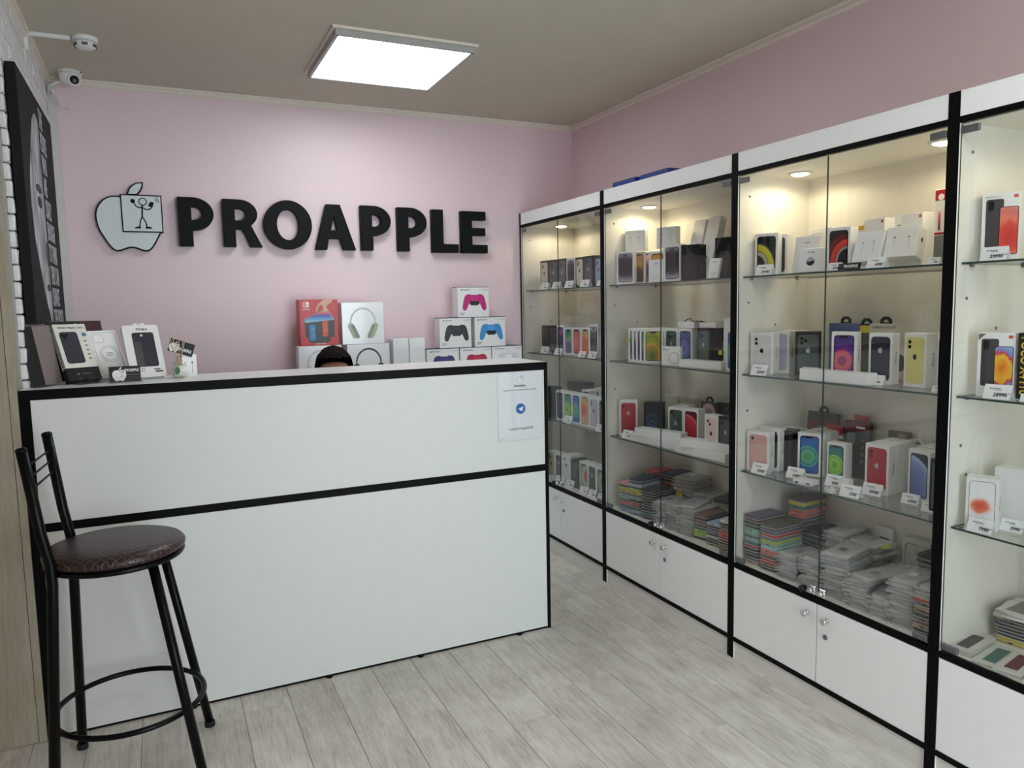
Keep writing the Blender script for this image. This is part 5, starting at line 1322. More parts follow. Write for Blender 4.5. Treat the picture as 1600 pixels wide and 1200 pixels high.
for (x, y, phi, lab) in ((2.335, 3.085, 6, 'cream window pack standing behind the green phone box, left one'), (2.335, 2.943, 6, 'cream window pack standing behind the red planet box, right one')):
    o = hang_pack('case_pack', lab + ', third shelf, second-from-back cabinet', 'package', (x, y, 0.7815), 0.11, 0.208, 0.014, m_cream, (), phi, 2, False)
    obj('window_print', curve_mesh([rrect_pts(0.092, 0.175, 0.012), rrect_pts(0.088, 0.171, 0.010)], 0.0008), m_gy, o, (0, -0.0006, 0.107))
for (x, y, w, lab) in ((2.315, 2.776, 0.106, 'dark pack with pink ring behind the pale pink box'), (2.355, 2.722, 0.08, 'dark case pack with round marks behind the ringed pack'), (2.388, 2.672, 0.06, 'narrow grey case pack behind the grey phone box')):
    hang_pack('case_pack', lab + ', third shelf, second-from-back cabinet', 'package', (x, y, 0.7815), w, 0.206, 0.014, m_dk if w > 0.07 else m_gy, (), 6, 2, w > 0.1,
              ((0.0, 0.158, 0.042, m_pnk), (0.0, 0.150, 0.029, m_mar)) if w > 0.1 else ((0.02, 0.18, 0.006, m_gy), (0.02, 0.15, 0.006, m_gy)))
# cabinet 3 top: red and white tool pack by the post, little shop card, clear stands
o = hang_pack('tool_pack', 'red and white hanging tool pack beside the post, top shelf, third-from-back cabinet', 'package', (2.27, 1.577, 1.5525), 0.10, 0.242, 0.02, M_BOXW, ((0.208, 0.241, m_red), (0.100, 0.108, m_red), (0.0, 0.098, m_gy)), 4, 0, False, ((-0.03, 0.218, 0.010, M_BOXW), (0.016, 0.045, 0.026, m_dk)))
obj('tool_print', tube([(-0.034, -0.001, 0.115), (-0.034, -0.001, 0.175)], 0.003, 6), m_red, o)
obj('picture_print', plate(rrect_pts(0.03, 0.04, 0.004), 0.0008), m_dk, o, (0.026, -0.0007, 0.195), (0, 0.3, 0))
t = thing('shop_card', 'small black shop card under the leaning earbud box, top shelf, third-from-back cabinet', 'card', (2.088, 1.80, 1.5525), (0, 0, -pi / 2))
obj('card', box(-0.045, 0.045, 0, 0.0012, 0, 0.022), M_BOXK, t, (0, 0, 0.0003), (radians(-12), 0, 0))
def word_print(parent, s, x0, width, height, z, y, m, rot=(0, 0, 0)):
    adv = {'P': 0.62, 'R': 0.70, 'O': 0.88, 'A': 0.80, 'L': 0.55, 'E': 0.58}
    tot = sum(adv[c] for c in s) + 0.07 * (len(s) - 1)
    k = width / tot; x = x0; parts = []
    for c in s:
        parts.append((glyph(c, x, x + adv[c] * k, z, z + height, 0.0006), Matrix.Identity(4), 0)); x += (adv[c] + 0.07) * k
    return obj('lettering', join_meshes(parts), m, parent, (0, y, 0), rot)
word_print(t, 'PROAPPLE', -0.018, 0.055, 0.010, 0.006, -0.0007, M_BOXW)
for (y, lab) in ((1.765, 'left'), (1.665, 'right')):
    t = thing('acrylic_stand', f'clear wedge stand holding the {lab} leaning earbud box, top shelf, third-from-back cabinet', 'stand', (2.155, y, 1.5525), (0, 0, -pi / 2))
    for s in (-1, 1):
        obj('stand_leg', box(-0.0012, 0.0012, 0, 0.07, 0, 0.008), M_CLEAR, t, (s * 0.03, 0, 0.0005))
    obj('stand_back', box(-0.031, 0.031, 0.066, 0.068, 0, 0.05), M_CLEAR, t, (0, 0, 0.0005), (radians(-14), 0, 0))
# cabinet 3 second shelf: hanging packs behind
hang_pack('case_pack', 'blue hanging pack behind the purple bubble box, second shelf, third-from-back cabinet', 'package', (2.33, 2.022, 1.1695), 0.135, 0.196, 0.02, m_blue, ((0.16, 0.195, C_('pack_deep_blue', (76, 96, 150))),), 2, 0)
o = hang_pack('cable_pack', 'black and yellow hanging pack between two phone boxes, second shelf, third-from-back cabinet', 'package', (2.335, 1.934, 1.1695), 0.056, 0.19, 0.018, m_dk, ((0.162, 0.188, m_yel), (0.0, 0.012, m_yel)), 2, 0)
o = hang_pack('case_pack', 'beige hanging case pack behind the midnight blue phone box, second shelf, third-from-back cabinet', 'package', (2.33, 1.850, 1.1695), 0.118, 0.196, 0.02, m_bei, (), 2, 0)
obj('lettering', text_mesh('SILIKON MAGCASE', 0.011, 'CENTER', 0.0003, 2), M_GREYINK, o, (0, -0.0005, 0.180))
hang_pack('camera_glass_pack', 'pale pink pack with a black disc beside the yellow phone box, second shelf, third-from-back cabinet', 'package', (2.33, 1.792, 1.1695), 0.06, 0.128, 0.02, m_pnk, (), 2, 0, False, ((0.005, 0.06, 0.030, m_dk),))
# cabinet 3 third shelf: dark and red packs behind, charger bits in front
o = hang_pack('case_pack', 'charcoal and maroon hanging case pack at the back left, third shelf, third-from-back cabinet', 'package', (2.365, 2.157, 0.7815), 0.141, 0.226, 0.02, m_dk, ((0.150, 0.196, m_mar),), 2, 3, True)
obj('lettering', boxes([(-0.022, 0.022, -0.0003, 0.0002, 0, 0.008)]), M_GREYINK, o, (0.0, -0.0009, 0.165))
hang_pack('case_pack', 'charcoal case pack with torn red top behind the lime bubble box, third shelf, third-from-back cabinet', 'package', (2.34, 2.066, 0.7815), 0.075, 0.185, 0.02, m_dk, ((0.155, 0.188, m_red), (0.14, 0.150, M_BOXW)), 4, 2, False)
o = hang_pack('case_pack', 'charcoal case pack with four round marks, third shelf, third-from-back cabinet', 'package', (2.345, 1.972, 0.7815), 0.105, 0.215, 0.02, m_dk, ((0.178, 0.213, m_mar),), 6, 3, False,
              tuple((0.026, 0.145 - 0.026 * k, 0.0065, m_gy) for k in range(4)) + tuple((0.026, 0.145 - 0.026 * k, 0.0035, m_dk) for k in range(4)), (-0.022, 0.150, 0.034, 0.042, m_gy))
obj('lettering', boxes([(-0.018, 0.018, -0.0003, 0.0002, 0, 0.008)]), M_BOXW, o, (0.015, -0.0009, 0.188))
hang_pack('case_pack', 'orange red pack peeping out above the four marks pack, third shelf, third-from-back cabinet', 'package', (2.388, 1.990, 0.7815), 0.06, 0.232, 0.010, m_or, (), 4, 2, False)
hang_pack('case_pack', 'dark case pack showing a rose phone behind the red stack, third shelf, third-from-back cabinet', 'package', (2.385, 1.823, 0.7815), 0.085, 0.195, 0.012, C_('pack_olive', (92, 88, 80)), (), 4, 2, False, ((0.01, 0.09, 0.014, m_dk), (0.01, 0.035, 0.012, m_dk)), (0.012, 0.155, 0.034, 0.062, C_('rose_print', (186, 146, 138))))
o = loc_box('charger_box', 'small flat white charger box at the shelf front, third shelf, third-from-back cabinet', 'box', 0.075, 0.05, 0.017, M_BOXW, (2.098, 1.990, 0.7815), 14)
obj('lettering', boxes([(0, 0.016, -0.0003, 0.0002, 0, 0.004), (0.045, 0.060, -0.0003, 0.0002, 0, 0.004)]), M_INK, o, (-0.03, -0.0004, 0.005))
t = thing('charging_cable', 'coiled white charging cable on the glass, third shelf, third-from-back cabinet', 'cable', (2.108, 1.862, 0.7815))
for k in range(4):
    obj('cable_loop', ring_mesh(0.026 - 0.0035 * (k % 2), 0.0022, 26, 6, 'Z'), M_WPLASTIC, t, (0.002 * k, 0.001 * k, 0.0025 + 0.0042 * k))
obj('plug', box(-0.012, 0.012, -0.004, 0.004, 0, 0.007, 0.001), M_WPLASTIC, t, (0, 0.0, 0.012), (0, 0, 0.5))
loc_box('adapter_box', 'small white adapter box behind the 1390 tag, third shelf, third-from-back cabinet', 'box', 0.042, 0.03, 0.036, M_BOXW, (2.17, 1.87, 0.7815), 10)
t = thing('magnetic_ring', 'white ring charger standing behind the blue planet boxes, third-from-back cabinet', 'charger', (2.385, 1.715, 0.966), (0, 0, -pi / 2))
obj('ring', ring_mesh(0.022, 0.0045, 32, 8, 'Y'), M_WPLASTIC, t)
obj('ring_stand', box(-0.012, 0.012, -0.004, 0.004, -0.1845, -0.022, 0.001), M_WPLASTIC, t)
o = loc_box('accessory_box', 'white box with dark lettering behind the blue planet boxes, third-from-back cabinet', 'box', 0.075, 0.02, 0.175, M_BOXW, (2.395, 1.750, 0.7815), 2)
obj('lettering', boxes([(-0.026, 0.020, -0.0003, 0.0002, 0, 0.007)]), M_GREYINK, o, (0.0, -0.0004, 0.160))

# ------------------------------------------------------------------ stacked phone cases
PAL = dict(black=(34, 35, 37), charcoal=(58, 60, 60), grey=(110, 114, 114), navy=(46, 52, 76), purple=(92, 78, 108), plum=(86, 52, 62), maroon=(104, 44, 52), red=(176, 44, 54), coral=(214, 92, 88), pink=(216, 146, 156),
           mint=(140, 192, 170), green=(96, 136, 116), teal=(72, 116, 108), aqua=(150, 200, 196), lime=(164, 200, 66), yellow=(206, 188, 66), olive=(78, 76, 58), brown=(120, 100, 84), blue=(110, 150, 190), sky=(160, 186, 210), orange=(206, 84, 56), sand=(190, 160, 130), white=(214, 216, 214))
for k, c in PAL.items():
    mat('case_' + k, c, 0.45, vary=0.05)
M_RIM = mat('pale_case_rim', (206, 204, 198), 0.4, vary=0.03)
def case_mesh(L, W, t, r=0.012):
    """Rounded slab lying flat: long axis x from 0, width y, softened edges."""
    bm = bmesh.new()
    rings = []
    for zz, ins in ((0.0, 0.003), (0.0025, 0.0), (t - 0.0025, 0.0), (t, 0.0030)):
        rings.append([bm.verts.new((p[0], p[1], zz)) for p in rrect_pts(L - 2 * ins, W - 2 * ins, r, 3, L / 2, 0)])
    n = len(rings[0])
    for a, b_ in zip(rings, rings[1:]):
        for i in range(n):
            bm.faces.new((a[i], a[(i + 1) % n], b_[(i + 1) % n], b_[i]))
    bm.faces.new(rings[0][::-1]); bm.faces.new(rings[-1])
    return bm_mesh(bm)
def rim_mesh(L, W, t, r=0.013):
    bm = bmesh.new()
    a = [bm.verts.new((p[0], p[1], 0)) for p in rrect_pts(L + 0.003, W + 0.003, r, 3, L / 2, 0)]
    b_ = [bm.verts.new((v.co.x, v.co.y, t)) for v in a]
    n = len(a)
    for i in range(n):
        bm.faces.new((a[i], a[(i + 1) % n], b_[(i + 1) % n], b_[i]))
    bm.faces.new(a[::-1]); bm.faces.new(b_)
    return bm_mesh(bm)
NTH = ['lowest', 'second', 'third', 'fourth', 'fifth', 'sixth', 'seventh', 'eighth', 'ninth', 'tenth', 'eleventh', 'twelfth', 'thirteenth', 'fourteenth', 'fifteenth', 'sixteenth', 'seventeenth', 'eighteenth']
def stack(cab, corner, ang, top, cols, where, L=0.155, W=0.078, z0=0.405, jit=0.003, seed=1, rim=True):
    """Pile of phone cases; corner: the near front corner; the short edge runs +y from it, the long edge +x."""
    rnd = random.Random(seed)
    n = len(cols); pitch = (top - z0) / n
    for i, c in enumerate(cols):
        t_ = pitch - (0.0022 if rim else 0.0004)
        me = shared(('case', L, W, round(t_, 4), c), lambda: case_mesh(L, W, t_), MATS['case_' + c])
        a = radians(ang + rnd.uniform(-2, 2))
        off = Vector((rnd.uniform(0, jit * 2), W / 2 + rnd.uniform(-jit, jit), 0))
        o = obj('phone_case', me, None, None, (corner[0] + off.x, corner[1] + off.y, z0 + pitch * i + (0.0022 if rim else 0.0002)), (0, 0, a))
        nth = 'topmost' if i == n - 1 else NTH[i] + ('' if i == 0 else ' from bottom')
        tag(o, f'{c} phone case, {nth}, {where}, {CAB_WORD[cab]} cabinet', 'phone case', f'phone cases in the {where}, {CAB_WORD[cab]} cabinet')
        if rim:
            obj('pale_rim', shared(('rim', L, W), lambda: rim_mesh(L, W, 0.0016), M_RIM), None, o, (0, 0, -0.0019))
        if i % 2 == 0 or not rim:
            obj('port_hole', shared(('port',), lambda: box(-0.0006, 0.0006, -0.006, 0.006, -0.002, 0.002, 0.0004), M_INK), None, o, (-0.0002, 0, t_ * 0.5))
stack(3, (2.090, 2.205), 6, 0.604, ['pink', 'grey', 'black', 'charcoal', 'black', 'red', 'teal', 'aqua', 'teal', 'mint', 'mint', 'charcoal', 'charcoal', 'maroon', 'purple'], 'back left stack', seed=1)
stack(3, (2.088, 2.112), 6, 0.590, ['black', 'charcoal', 'red', 'red', 'olive', 'coral', 'coral', 'aqua', 'mint', 'lime', 'grey', 'red', 'purple', 'purple', 'olive'], 'front left stack', L=0.16, seed=2)
stack(3, (2.262, 2.142), 5, 0.668, ['black', 'navy', 'charcoal', 'plum', 'charcoal', 'black', 'navy', 'charcoal', 'purple', 'navy', 'plum', 'purple', 'coral', 'coral', 'teal', 'yellow', 'plum'], 'tall rear stack', L=0.145, seed=3)
stack(3, (2.262, 2.050), 3, 0.556, ['black', 'navy', 'charcoal', 'sky', 'black', 'charcoal', 'navy', 'black'], 'dark rear stack', L=0.145, seed=4)
stack(3, (2.084, 1.452), 8, 0.527, ['brown', 'charcoal', 'sand', 'brown', 'grey', 'charcoal', 'brown', 'sand', 'grey', 'orange'], 'banded stack beside the post', L=0.15, W=0.07, seed=5)
stack(3, (2.264, 1.572), 5, 0.60, ['charcoal', 'black', 'grey', 'charcoal', 'navy', 'black', 'charcoal', 'grey', 'white', 'grey', 'charcoal', 'black'], 'dark stack at the rear right', L=0.14, W=0.075, seed=6)
stack(2, (2.086, 3.100), 14, 0.555, ['sky', 'blue', 'grey', 'coral', 'grey', 'mint', 'sky', 'brown', 'yellow', 'yellow', 'charcoal', 'pink'], 'far left stack', W=0.08, seed=7)
stack(2, (2.088, 3.012), 14, 0.590, ['blue', 'sky', 'teal', 'brown', 'coral', 'charcoal', 'aqua', 'grey', 'yellow', 'yellow', 'teal', 'sky', 'purple', 'navy'], 'second stack from the left', W=0.08, seed=8)
stack(2, (2.100, 2.920), 14, 0.552, ['navy', 'teal', 'teal', 'black', 'black', 'charcoal', 'black', 'olive', 'charcoal', 'navy', 'charcoal'], 'third stack from the left', L=0.16, W=0.082, seed=9)
stack(2, (2.262, 3.120), 10, 0.592, ['charcoal', 'brown', 'grey', 'teal', 'charcoal', 'navy', 'grey', 'brown', 'coral', 'charcoal', 'coral', 'pink', 'coral'], 'rear left stack', L=0.132, seed=10)
stack(2, (2.275, 2.985), 10, 0.604, ['charcoal', 'brown', 'grey', 'charcoal', 'black', 'maroon', 'coral', 'pink', 'coral', 'maroon', 'black', 'navy'], 'rear middle stack', L=0.130, seed=11)
stack(2, (2.105, 2.452), 10, 0.505, ['sand', 'charcoal', 'charcoal', 'white', 'charcoal', 'teal', 'grey', 'charcoal', 'sky'], 'front right stack', W=0.08, seed=12)
stack(2, (2.115, 2.548), 10, 0.520, ['charcoal', 'lime', 'lime', 'teal', 'brown', 'brown', 'charcoal', 'brown'], 'stack with two lime cases', W=0.078, seed=13)
stack(2, (2.085, 2.350), 10, 0.545, ['sky', 'brown', 'brown', 'maroon', 'brown', 'red', 'coral', 'orange', 'grey', 'maroon', 'charcoal', 'white'], 'right end stack', W=0.075, seed=14)
stack(2, (2.262, 2.470), 6, 0.545, ['charcoal', 'navy', 'grey', 'charcoal', 'black', 'navy', 'charcoal', 'navy'], 'dark stack behind the right end', L=0.14, W=0.085, seed=15)
stack(4, (2.262, 1.288), 9, 0.498, ['yellow', 'yellow', 'navy', 'navy', 'charcoal', 'charcoal', 'purple', 'charcoal', 'black'], 'only case stack in view', L=0.13, W=0.085, seed=16)

# clear cases in crinkled bags
def bag_mesh(L, W, t, seed):
    rnd = random.Random(seed)
    bm = bmesh.new()
    nx, ny = 7, 5
    top, bot = [], []
    for i in range(nx + 1):
        for j in range(ny + 1):
            u, v = i / nx, j / ny
            e = min(u, 1 - u, v, 1 - v)
            hh = t * (0.55 + 0.45 * min(1, e * 6))
            x, y = -0.008 + u * (L + 0.016), (v - 0.5) * (W + 0.014)
            top.append(bm.verts.new((x + rnd.uniform(-0.002, 0.002), y + rnd.uniform(-0.002, 0.002), hh + rnd.uniform(-0.0012, 0.0012))))
            bot.append(bm.verts.new((x, y, 0.0004)))
    I = lambda i, j: i * (ny + 1) + j
    for i in range(nx):
        for j in range(ny):
            bm.faces.new((top[I(i, j)], top[I(i + 1, j)], top[I(i + 1, j + 1)], top[I(i, j + 1)]))
            bm.faces.new((bot[I(i, j)], bot[I(i, j + 1)], bot[I(i + 1, j + 1)], bot[I(i + 1, j)]))
    for i in range(nx):
        for j in (0, ny):
            bm.faces.new((top[I(i, j)], bot[I(i, j)], bot[I(i + 1, j)], top[I(i + 1, j)]))
    for j in range(ny):
        for i in (0, nx):
            bm.faces.new((top[I(i, j)], top[I(i, j + 1)], bot[I(i, j + 1)], bot[I(i, j)]))
    bmesh.ops.recalc_face_normals(bm, faces=bm.faces[:])
    return bm_mesh(bm)
def clear_pile(cab, corner, ang, top, n, where, L=0.15, W=0.075, z0=0.405, seed=1, lean=0.0, jit=0.009):
    rnd = random.Random(seed)
    pitch = (top - z0) / n
    for i in range(n):
        me = shared(('clear', L, W, round(pitch, 3)), lambda: case_mesh(L, W, pitch * 0.80), M_CASE_CLEAR)
        a = radians(ang + rnd.uniform(-11, 11))
        o = obj('clear_case', me, None, None, (corner[0] + rnd.uniform(0, jit), corner[1] + W / 2 + rnd.uniform(-jit, jit) + lean * i, z0 + pitch * i + 0.0006), (rnd.uniform(-0.012, 0.012), rnd.uniform(-0.012, 0.012), a))
        nth = 'topmost' if i == n - 1 else NTH[min(i, 17)] + ('' if i == 0 else ' from bottom')
        tag(o, f'clear bagged phone case, {nth}, {where}, {CAB_WORD[cab]} cabinet', 'phone case', f'clear cases in the {where}, {CAB_WORD[cab]} cabinet')
        obj('plastic_bag', shared(('bag', L, W, round(pitch, 3), i % 3), lambda: bag_mesh(L, W, pitch * 0.98, seed * 7 + i), M_BAG), None, o)
        if rnd.random() < 0.65:
            obj('pale_rim', shared(('crim', L, W), lambda: rim_mesh(L, W, 0.0016), M_RIM), None, o, (0, 0, pitch * 0.35))
        if i == n - 1:
            obj('header_card', shared(('hdr', seed % 4), lambda: box(0.05, 0.085, -0.012, 0.012, 0, 0.0006), mat('bag_card_%d' % (seed % 4), ((150, 150, 152), (150, 140, 162), (216, 216, 214), (120, 122, 124))[seed % 4], 0.5)), None, o, (0, 0, pitch * 0.99))
clear_pile(3, (2.090, 2.018), 6, 0.505, 8, 'clear pile beside the front left stack', seed=1)
clear_pile(3, (2.094, 1.905), 8, 0.520, 9, 'clear pile left of the lock', seed=2)
clear_pile(3, (2.100, 1.790), 10, 0.566, 11, 'tall clear pile right of the lock', L=0.165, W=0.09, seed=3)
clear_pile(3, (2.092, 1.698), 6, 0.523, 9, 'clear pile with a wide pale rim', L=0.16, W=0.076, seed=4)
clear_pile(3, (2.092, 1.618), 10, 0.478, 6, 'low clear pile before the middle', L=0.13, W=0.066, seed=5)
clear_pile(3, (2.094, 1.532), 9, 0.562, 12, 'clear pile left of the banded stack', L=0.16, W=0.074, seed=6)
clear_pile(3, (2.086, 1.448), 9, 0.566, 3, 'clear pile on the banded stack', L=0.15, W=0.07, z0=0.5275, seed=7)
clear_pile(3, (2.262, 1.945), 6, 0.585, 11, 'rear clear pile behind the lock', L=0.135, W=0.085, seed=8)
clear_pile(3, (2.270, 1.815), 3, 0.572, 11, 'rear clear pile with a lime header', L=0.108, W=0.11, seed=9)
clear_pile(3, (2.264, 1.668), 3, 0.515, 8, 'broad clear pile at the rear', L=0.10, W=0.11, seed=10)
clear_pile(2, (2.097, 2.822), 10, 0.522, 9, 'clear pile right of the dark stack', seed=11)
clear_pile(2, (2.099, 2.722), 12, 0.527, 10, 'clear pile left of the door gap', W=0.085, seed=12, lean=0.001)
clear_pile(2, (2.102, 2.632), 14, 0.545, 11, 'clear pile right of the door gap', L=0.16, W=0.082, seed=13, lean=-0.001)
clear_pile(2, (2.262, 2.835), 10, 0.612, 12, 'rear clear pile with yellow sticker', L=0.13, W=0.12, seed=14)
clear_pile(2, (2.262, 2.700), 8, 0.560, 10, 'rear clear pile in the middle', L=0.13, W=0.11, seed=15)
clear_pile(2, (2.262, 2.570), 8, 0.545, 9, 'rear clear pile toward the post', L=0.13, W=0.10, seed=16)
bm = bmesh.new(); add_disc(bm, 0, 0, 0.022, 0, 0.0008, 20)
o = obj('round_sticker', bm_mesh(bm), mat('sticker_yellow', (222, 206, 40), 0.5), None, (2.2545, 2.905, 0.53), (0, 0, -pi / 2))
tag(o, 'round yellow sticker on the rear clear pile, second-from-back cabinet', 'sticker')
obj('lettering', text_mesh('10', 0.018, 'CENTER', 0.0003, 2), M_INK, o, (0, -0.0004, -0.006))
tag(obj('header_label', box(-0.03, 0.03, -0.012, 0.012, 0, 0.001), mat('lime_paper', (170, 196, 60), 0.5), None, (2.30, 1.79, 0.5745), (0, 0, 0.3)), 'lime paper label lying on the rear clear pile, third-from-back cabinet', 'label')
# things standing at the back of cabinet 3's deck
o = hang_pack('case_pack', 'pale frame pack with dark middle at the rear, bottom deck, third-from-back cabinet', 'package', (2.39, 1.880, 0.405), 0.075, 0.202, 0.012, M_BOXW, (), 2, 2, False, (), (0.008, 0.10, 0.045, 0.13, m_dk))
o = loc_box('case_box', 'cream box printed with a phone outline at the rear, bottom deck, third-from-back cabinet', 'box', 0.105, 0.03, 0.20, C_('pack_pale', (206, 204, 196)), (2.374, 1.727, 0.405), 2)
obj('outline_print', curve_mesh([rrect_pts(0.088, 0.17, 0.014), rrect_pts(0.085, 0.167, 0.0125)], 0.0006), m_gy, o, (0, -0.0004, 0.095))
obj('outline_print', curve_mesh([rrect_pts(0.040, 0.042, 0.012), rrect_pts(0.0375, 0.0395, 0.011)], 0.0006), m_gy, o, (-0.020, -0.0004, 0.162))
tag(obj('case_pack', join_meshes([(case_mesh(0.14, 0.09, 0.014), Matrix.Identity(4), 0)]), m_dk, None, (2.262, 2.615, 0.5455), (0, 0, 0.3)), 'loose dark glossy pack on the rear clear pile, second-from-back cabinet', 'package')

# cabinet 4 deck: glass packs lying flat, paper packs on the stack
M_PACKW = mat('pack_white_card', (206, 204, 196), 0.4)
for k, (x, y, z, yaw, col, lab) in enumerate(((2.085, 1.352, 0.405, 10, 'charcoal', 'white framed glass pack, lower of the two at the left'), (2.085, 1.354, 0.4125, 10, 'charcoal', 'white framed glass pack with dark middle at the left'), (2.078, 1.268, 0.405, 12, 'teal', 'white framed glass pack with green middle'),
                                               (2.074, 1.205, 0.4125, 12, 'maroon', 'white framed glass pack with dull red middle'), (2.074, 1.208, 0.405, 12, 'grey', 'white framed glass pack under the dull red one'), (2.078, 1.122, 0.405, 12, 'grey', 'white framed glass pack at the right edge, lower'), (2.080, 1.118, 0.4125, 10, 'grey', 'white framed glass pack at the right edge, upper'))):
    o = obj('glass_pack', box(0, 0.165, 0, 0.070, 0, 0.007, 0.001), M_PACKW, None, (x, y - 0.02, z), (0, 0, radians(yaw)))
    tag(o, lab + ', bottom deck, nearest cabinet', 'package', 'flat glass packs on the bottom deck of the nearest cabinet')
    obj('window_print', box(0.025, 0.140, 0.018, 0.052, 0.0066, 0.0074), MATS['case_' + col], o)
for k, (z, yaw, lab) in enumerate(((0.4985, 16, 'pale card frame lying on the dark case stack'), (0.508, 8, 'paler card frame topmost on the dark case stack'))):
    me = curve_mesh([[(0, 0), (0.15, 0), (0.15, 0.10), (0, 0.10)], [(0.02, 0.02), (0.13, 0.02), (0.13, 0.08), (0.02, 0.08)]], 0.008)
    me.transform(Matrix.Rotation(radians(-90), 4, 'X'))
    o = obj('card_pack', me, M_PACKW, None, (2.245, 1.260, z + 0.0045), (0, 0, radians(yaw)))
    tag(o, lab + ', bottom deck, nearest cabinet', 'package')
    if k: obj('window_print', box(0.02, 0.13, 0.02, 0.08, -0.001, 0.002), m_gy, o)

# ------------------------------------------------------------------ blue boxes on top of the cabinets
for (y0, y1, z1, x, lab) in ((3.052, 3.250, 0.034, 2.10, 'flat blue box lying on top of the cabinets, farther one'), (2.815, 3.040, 0.037, 2.115, 'flat blue box lying on top of the cabinets, nearer one')):
    o = tag(obj('blue_box', box(0, 0.12, y0, y1, 0, z1, 0.002), mat('blue_card', (18, 66, 150), 0.4, vary=0.06), None, (x, 0, 2.0232)), lab, 'box')
    obj('dark_lid', box(0.004, 0.116, y0 + 0.004, y1 - 0.004, z1 - 0.0005, z1 + 0.0025, 0.001), M_BOXK, o)

# ================================================================== goods on the counter
def counter_box(name, label, cat, w, h, d, m, x, y, yaw, lean, bev=0.001):
    l = radians(lean)
    o = obj(name, box(-w / 2, w / 2, 0, d, 0, h, bev), m, None, (x, y, CT + d * sin(l) + 0.0002), (-l, 0, radians(yaw)))
    return tag(o, label, cat)
o = counter_box('gift_box', 'grey brown box leaning by the brick wall on the counter', 'box', 0.112, 0.205, 0.045, mat('brown_grey_card', (128, 116, 114), 0.5), -0.340, 3.030, 70, 9)
obj('dark_side', box(-0.0006, 0.0006, 0.001, 0.044, 0.001, 0.204), mat('dark_card_side', (44, 42, 44), 0.5), o, (-0.0562, 0, 0))
# black sheet in a clear upright holder
t = thing('menu_holder', 'black leaflet in a clear holder behind the leaning case boxes on the counter', 'sign holder', (-0.258, 3.165, CT), (0, 0, radians(28)))
f = obj('leaflet', box(-0.098, 0.098, 0.0, 0.0012, 0.004, 0.228), mat('leaflet_black', (24, 22, 25), 0.25), t, (0, 0, 0.002), (radians(-16), 0, 0))
obj('colour_print', plate([(0.03, -0.04), (0.096, -0.05), (0.096, 0.05), (0.02, 0.05)], 0.0006), mat('leaflet_wine', (70, 22, 34), 0.3), f, (0, -0.0004, 0.178))
obj('emblem_print', join_meshes(emblem_print(T(0.1, 0, -1.935) @ Matrix.Identity(4), 1, 0)), [M_BOXW, M_INK], f, (0.002, -0.0008, 0.206)).scale = (0.085, 0.4, 0.085)
obj('text_print', boxes([(-0.05, 0.03, -0.0005, 0.0001, 0.06 - 0.012 * k, 0.064 - 0.012 * k) for k in range(3)]), M_GREYINK, f)
obj('clear_sleeve', box(-0.102, 0.102, -0.0020, -0.0008, 0.002, 0.232), M_CLEAR, t, (0, 0, 0.002), (radians(-16), 0, 0))
for s in (-1, 1):
    obj('stand_leg', tube([(s * 0.095, 0.0, 0.003), (s * 0.095, 0.055, 0.2)], 0.0012, 6), M_CLEAR, t)
# phone case box, white over black
o = counter_box('case_box', 'white phone case box with black base leaning on the counter', 'box', 0.112, 0.222, 0.03, mat('case_box_cream', (222, 222, 212), 0.4), -0.246, 3.06, 30, 27)
obj('black_base', box(-0.0565, 0.0565, -0.0006, 0.0306, -0.0004, 0.048), M_BOXK, o)
p = obj('phone_picture', plate(rrect_pts(0.062, 0.125, 0.010), 0.0008), mat('navy_case_print', (44, 48, 60), 0.3), o, (-0.012, -0.0006, 0.128))
bm = bmesh.new()
for q in ((-0.02, 0.05), (-0.008, 0.05), (-0.014, 0.040)): add_disc(bm, q[0], q[1], 0.0055, -0.0004)
obj('camera_print', bm_mesh(bm), M_LENS, p)
obj('lettering', text_mesh('PITAKA MagEZ Case 2', 0.0095, 'CENTER', 0.0003, 2, 1.0, 0.012), M_INK, o, (0.004, -0.0005, 0.204))
bm = bmesh.new(); add_disc(bm, 0.042, 0.178, 0.008, -0.0006, 0.0006, 16)
obj('badge_print', bm_mesh(bm), mat('teal_badge', (60, 130, 150), 0.4), o)
obj('icon_print', boxes([(0.034, 0.044, -0.0005, 0.0001, z, z + 0.005) for z in (0.150, 0.132, 0.114, 0.097, 0.08)]), M_GREYINK, o)
obj('side_print', boxes([(-0.0566, -0.0558, 0.010, 0.020, z, z + 0.006) for z in (0.06, 0.075, 0.09, 0.105, 0.20)]), M_GREYINK, o)
obj('lettering', text_mesh('PITAKA', 0.010, 'CENTER', 0.0003, 2), M_GREYINK, o, (0.010, -0.0010, 0.020))
obj('logo_print', plate([(-0.006, -0.001), (-0.002, 0.005), (0.002, 0.003), (0.006, 0.005), (0.002, -0.004), (-0.001, -0.001)], 0.0005), M_GREYINK, o, (-0.020, -0.0010, 0.022))
t = thing('acrylic_stand', 'clear stand holding the black based case box on the counter', 'stand', (-0.215, 3.02, CT), (0, 0, radians(30)))
obj('stand_lip', box(-0.055, 0.055, 0.0, 0.0015, 0.0, 0.028), M_CLEAR, t, (0, 0, 0.0003))
obj('stand_foot', box(-0.055, 0.055, 0.0, 0.05, 0.0, 0.0015), M_CLEAR, t, (0, 0.0016, 0.0003))
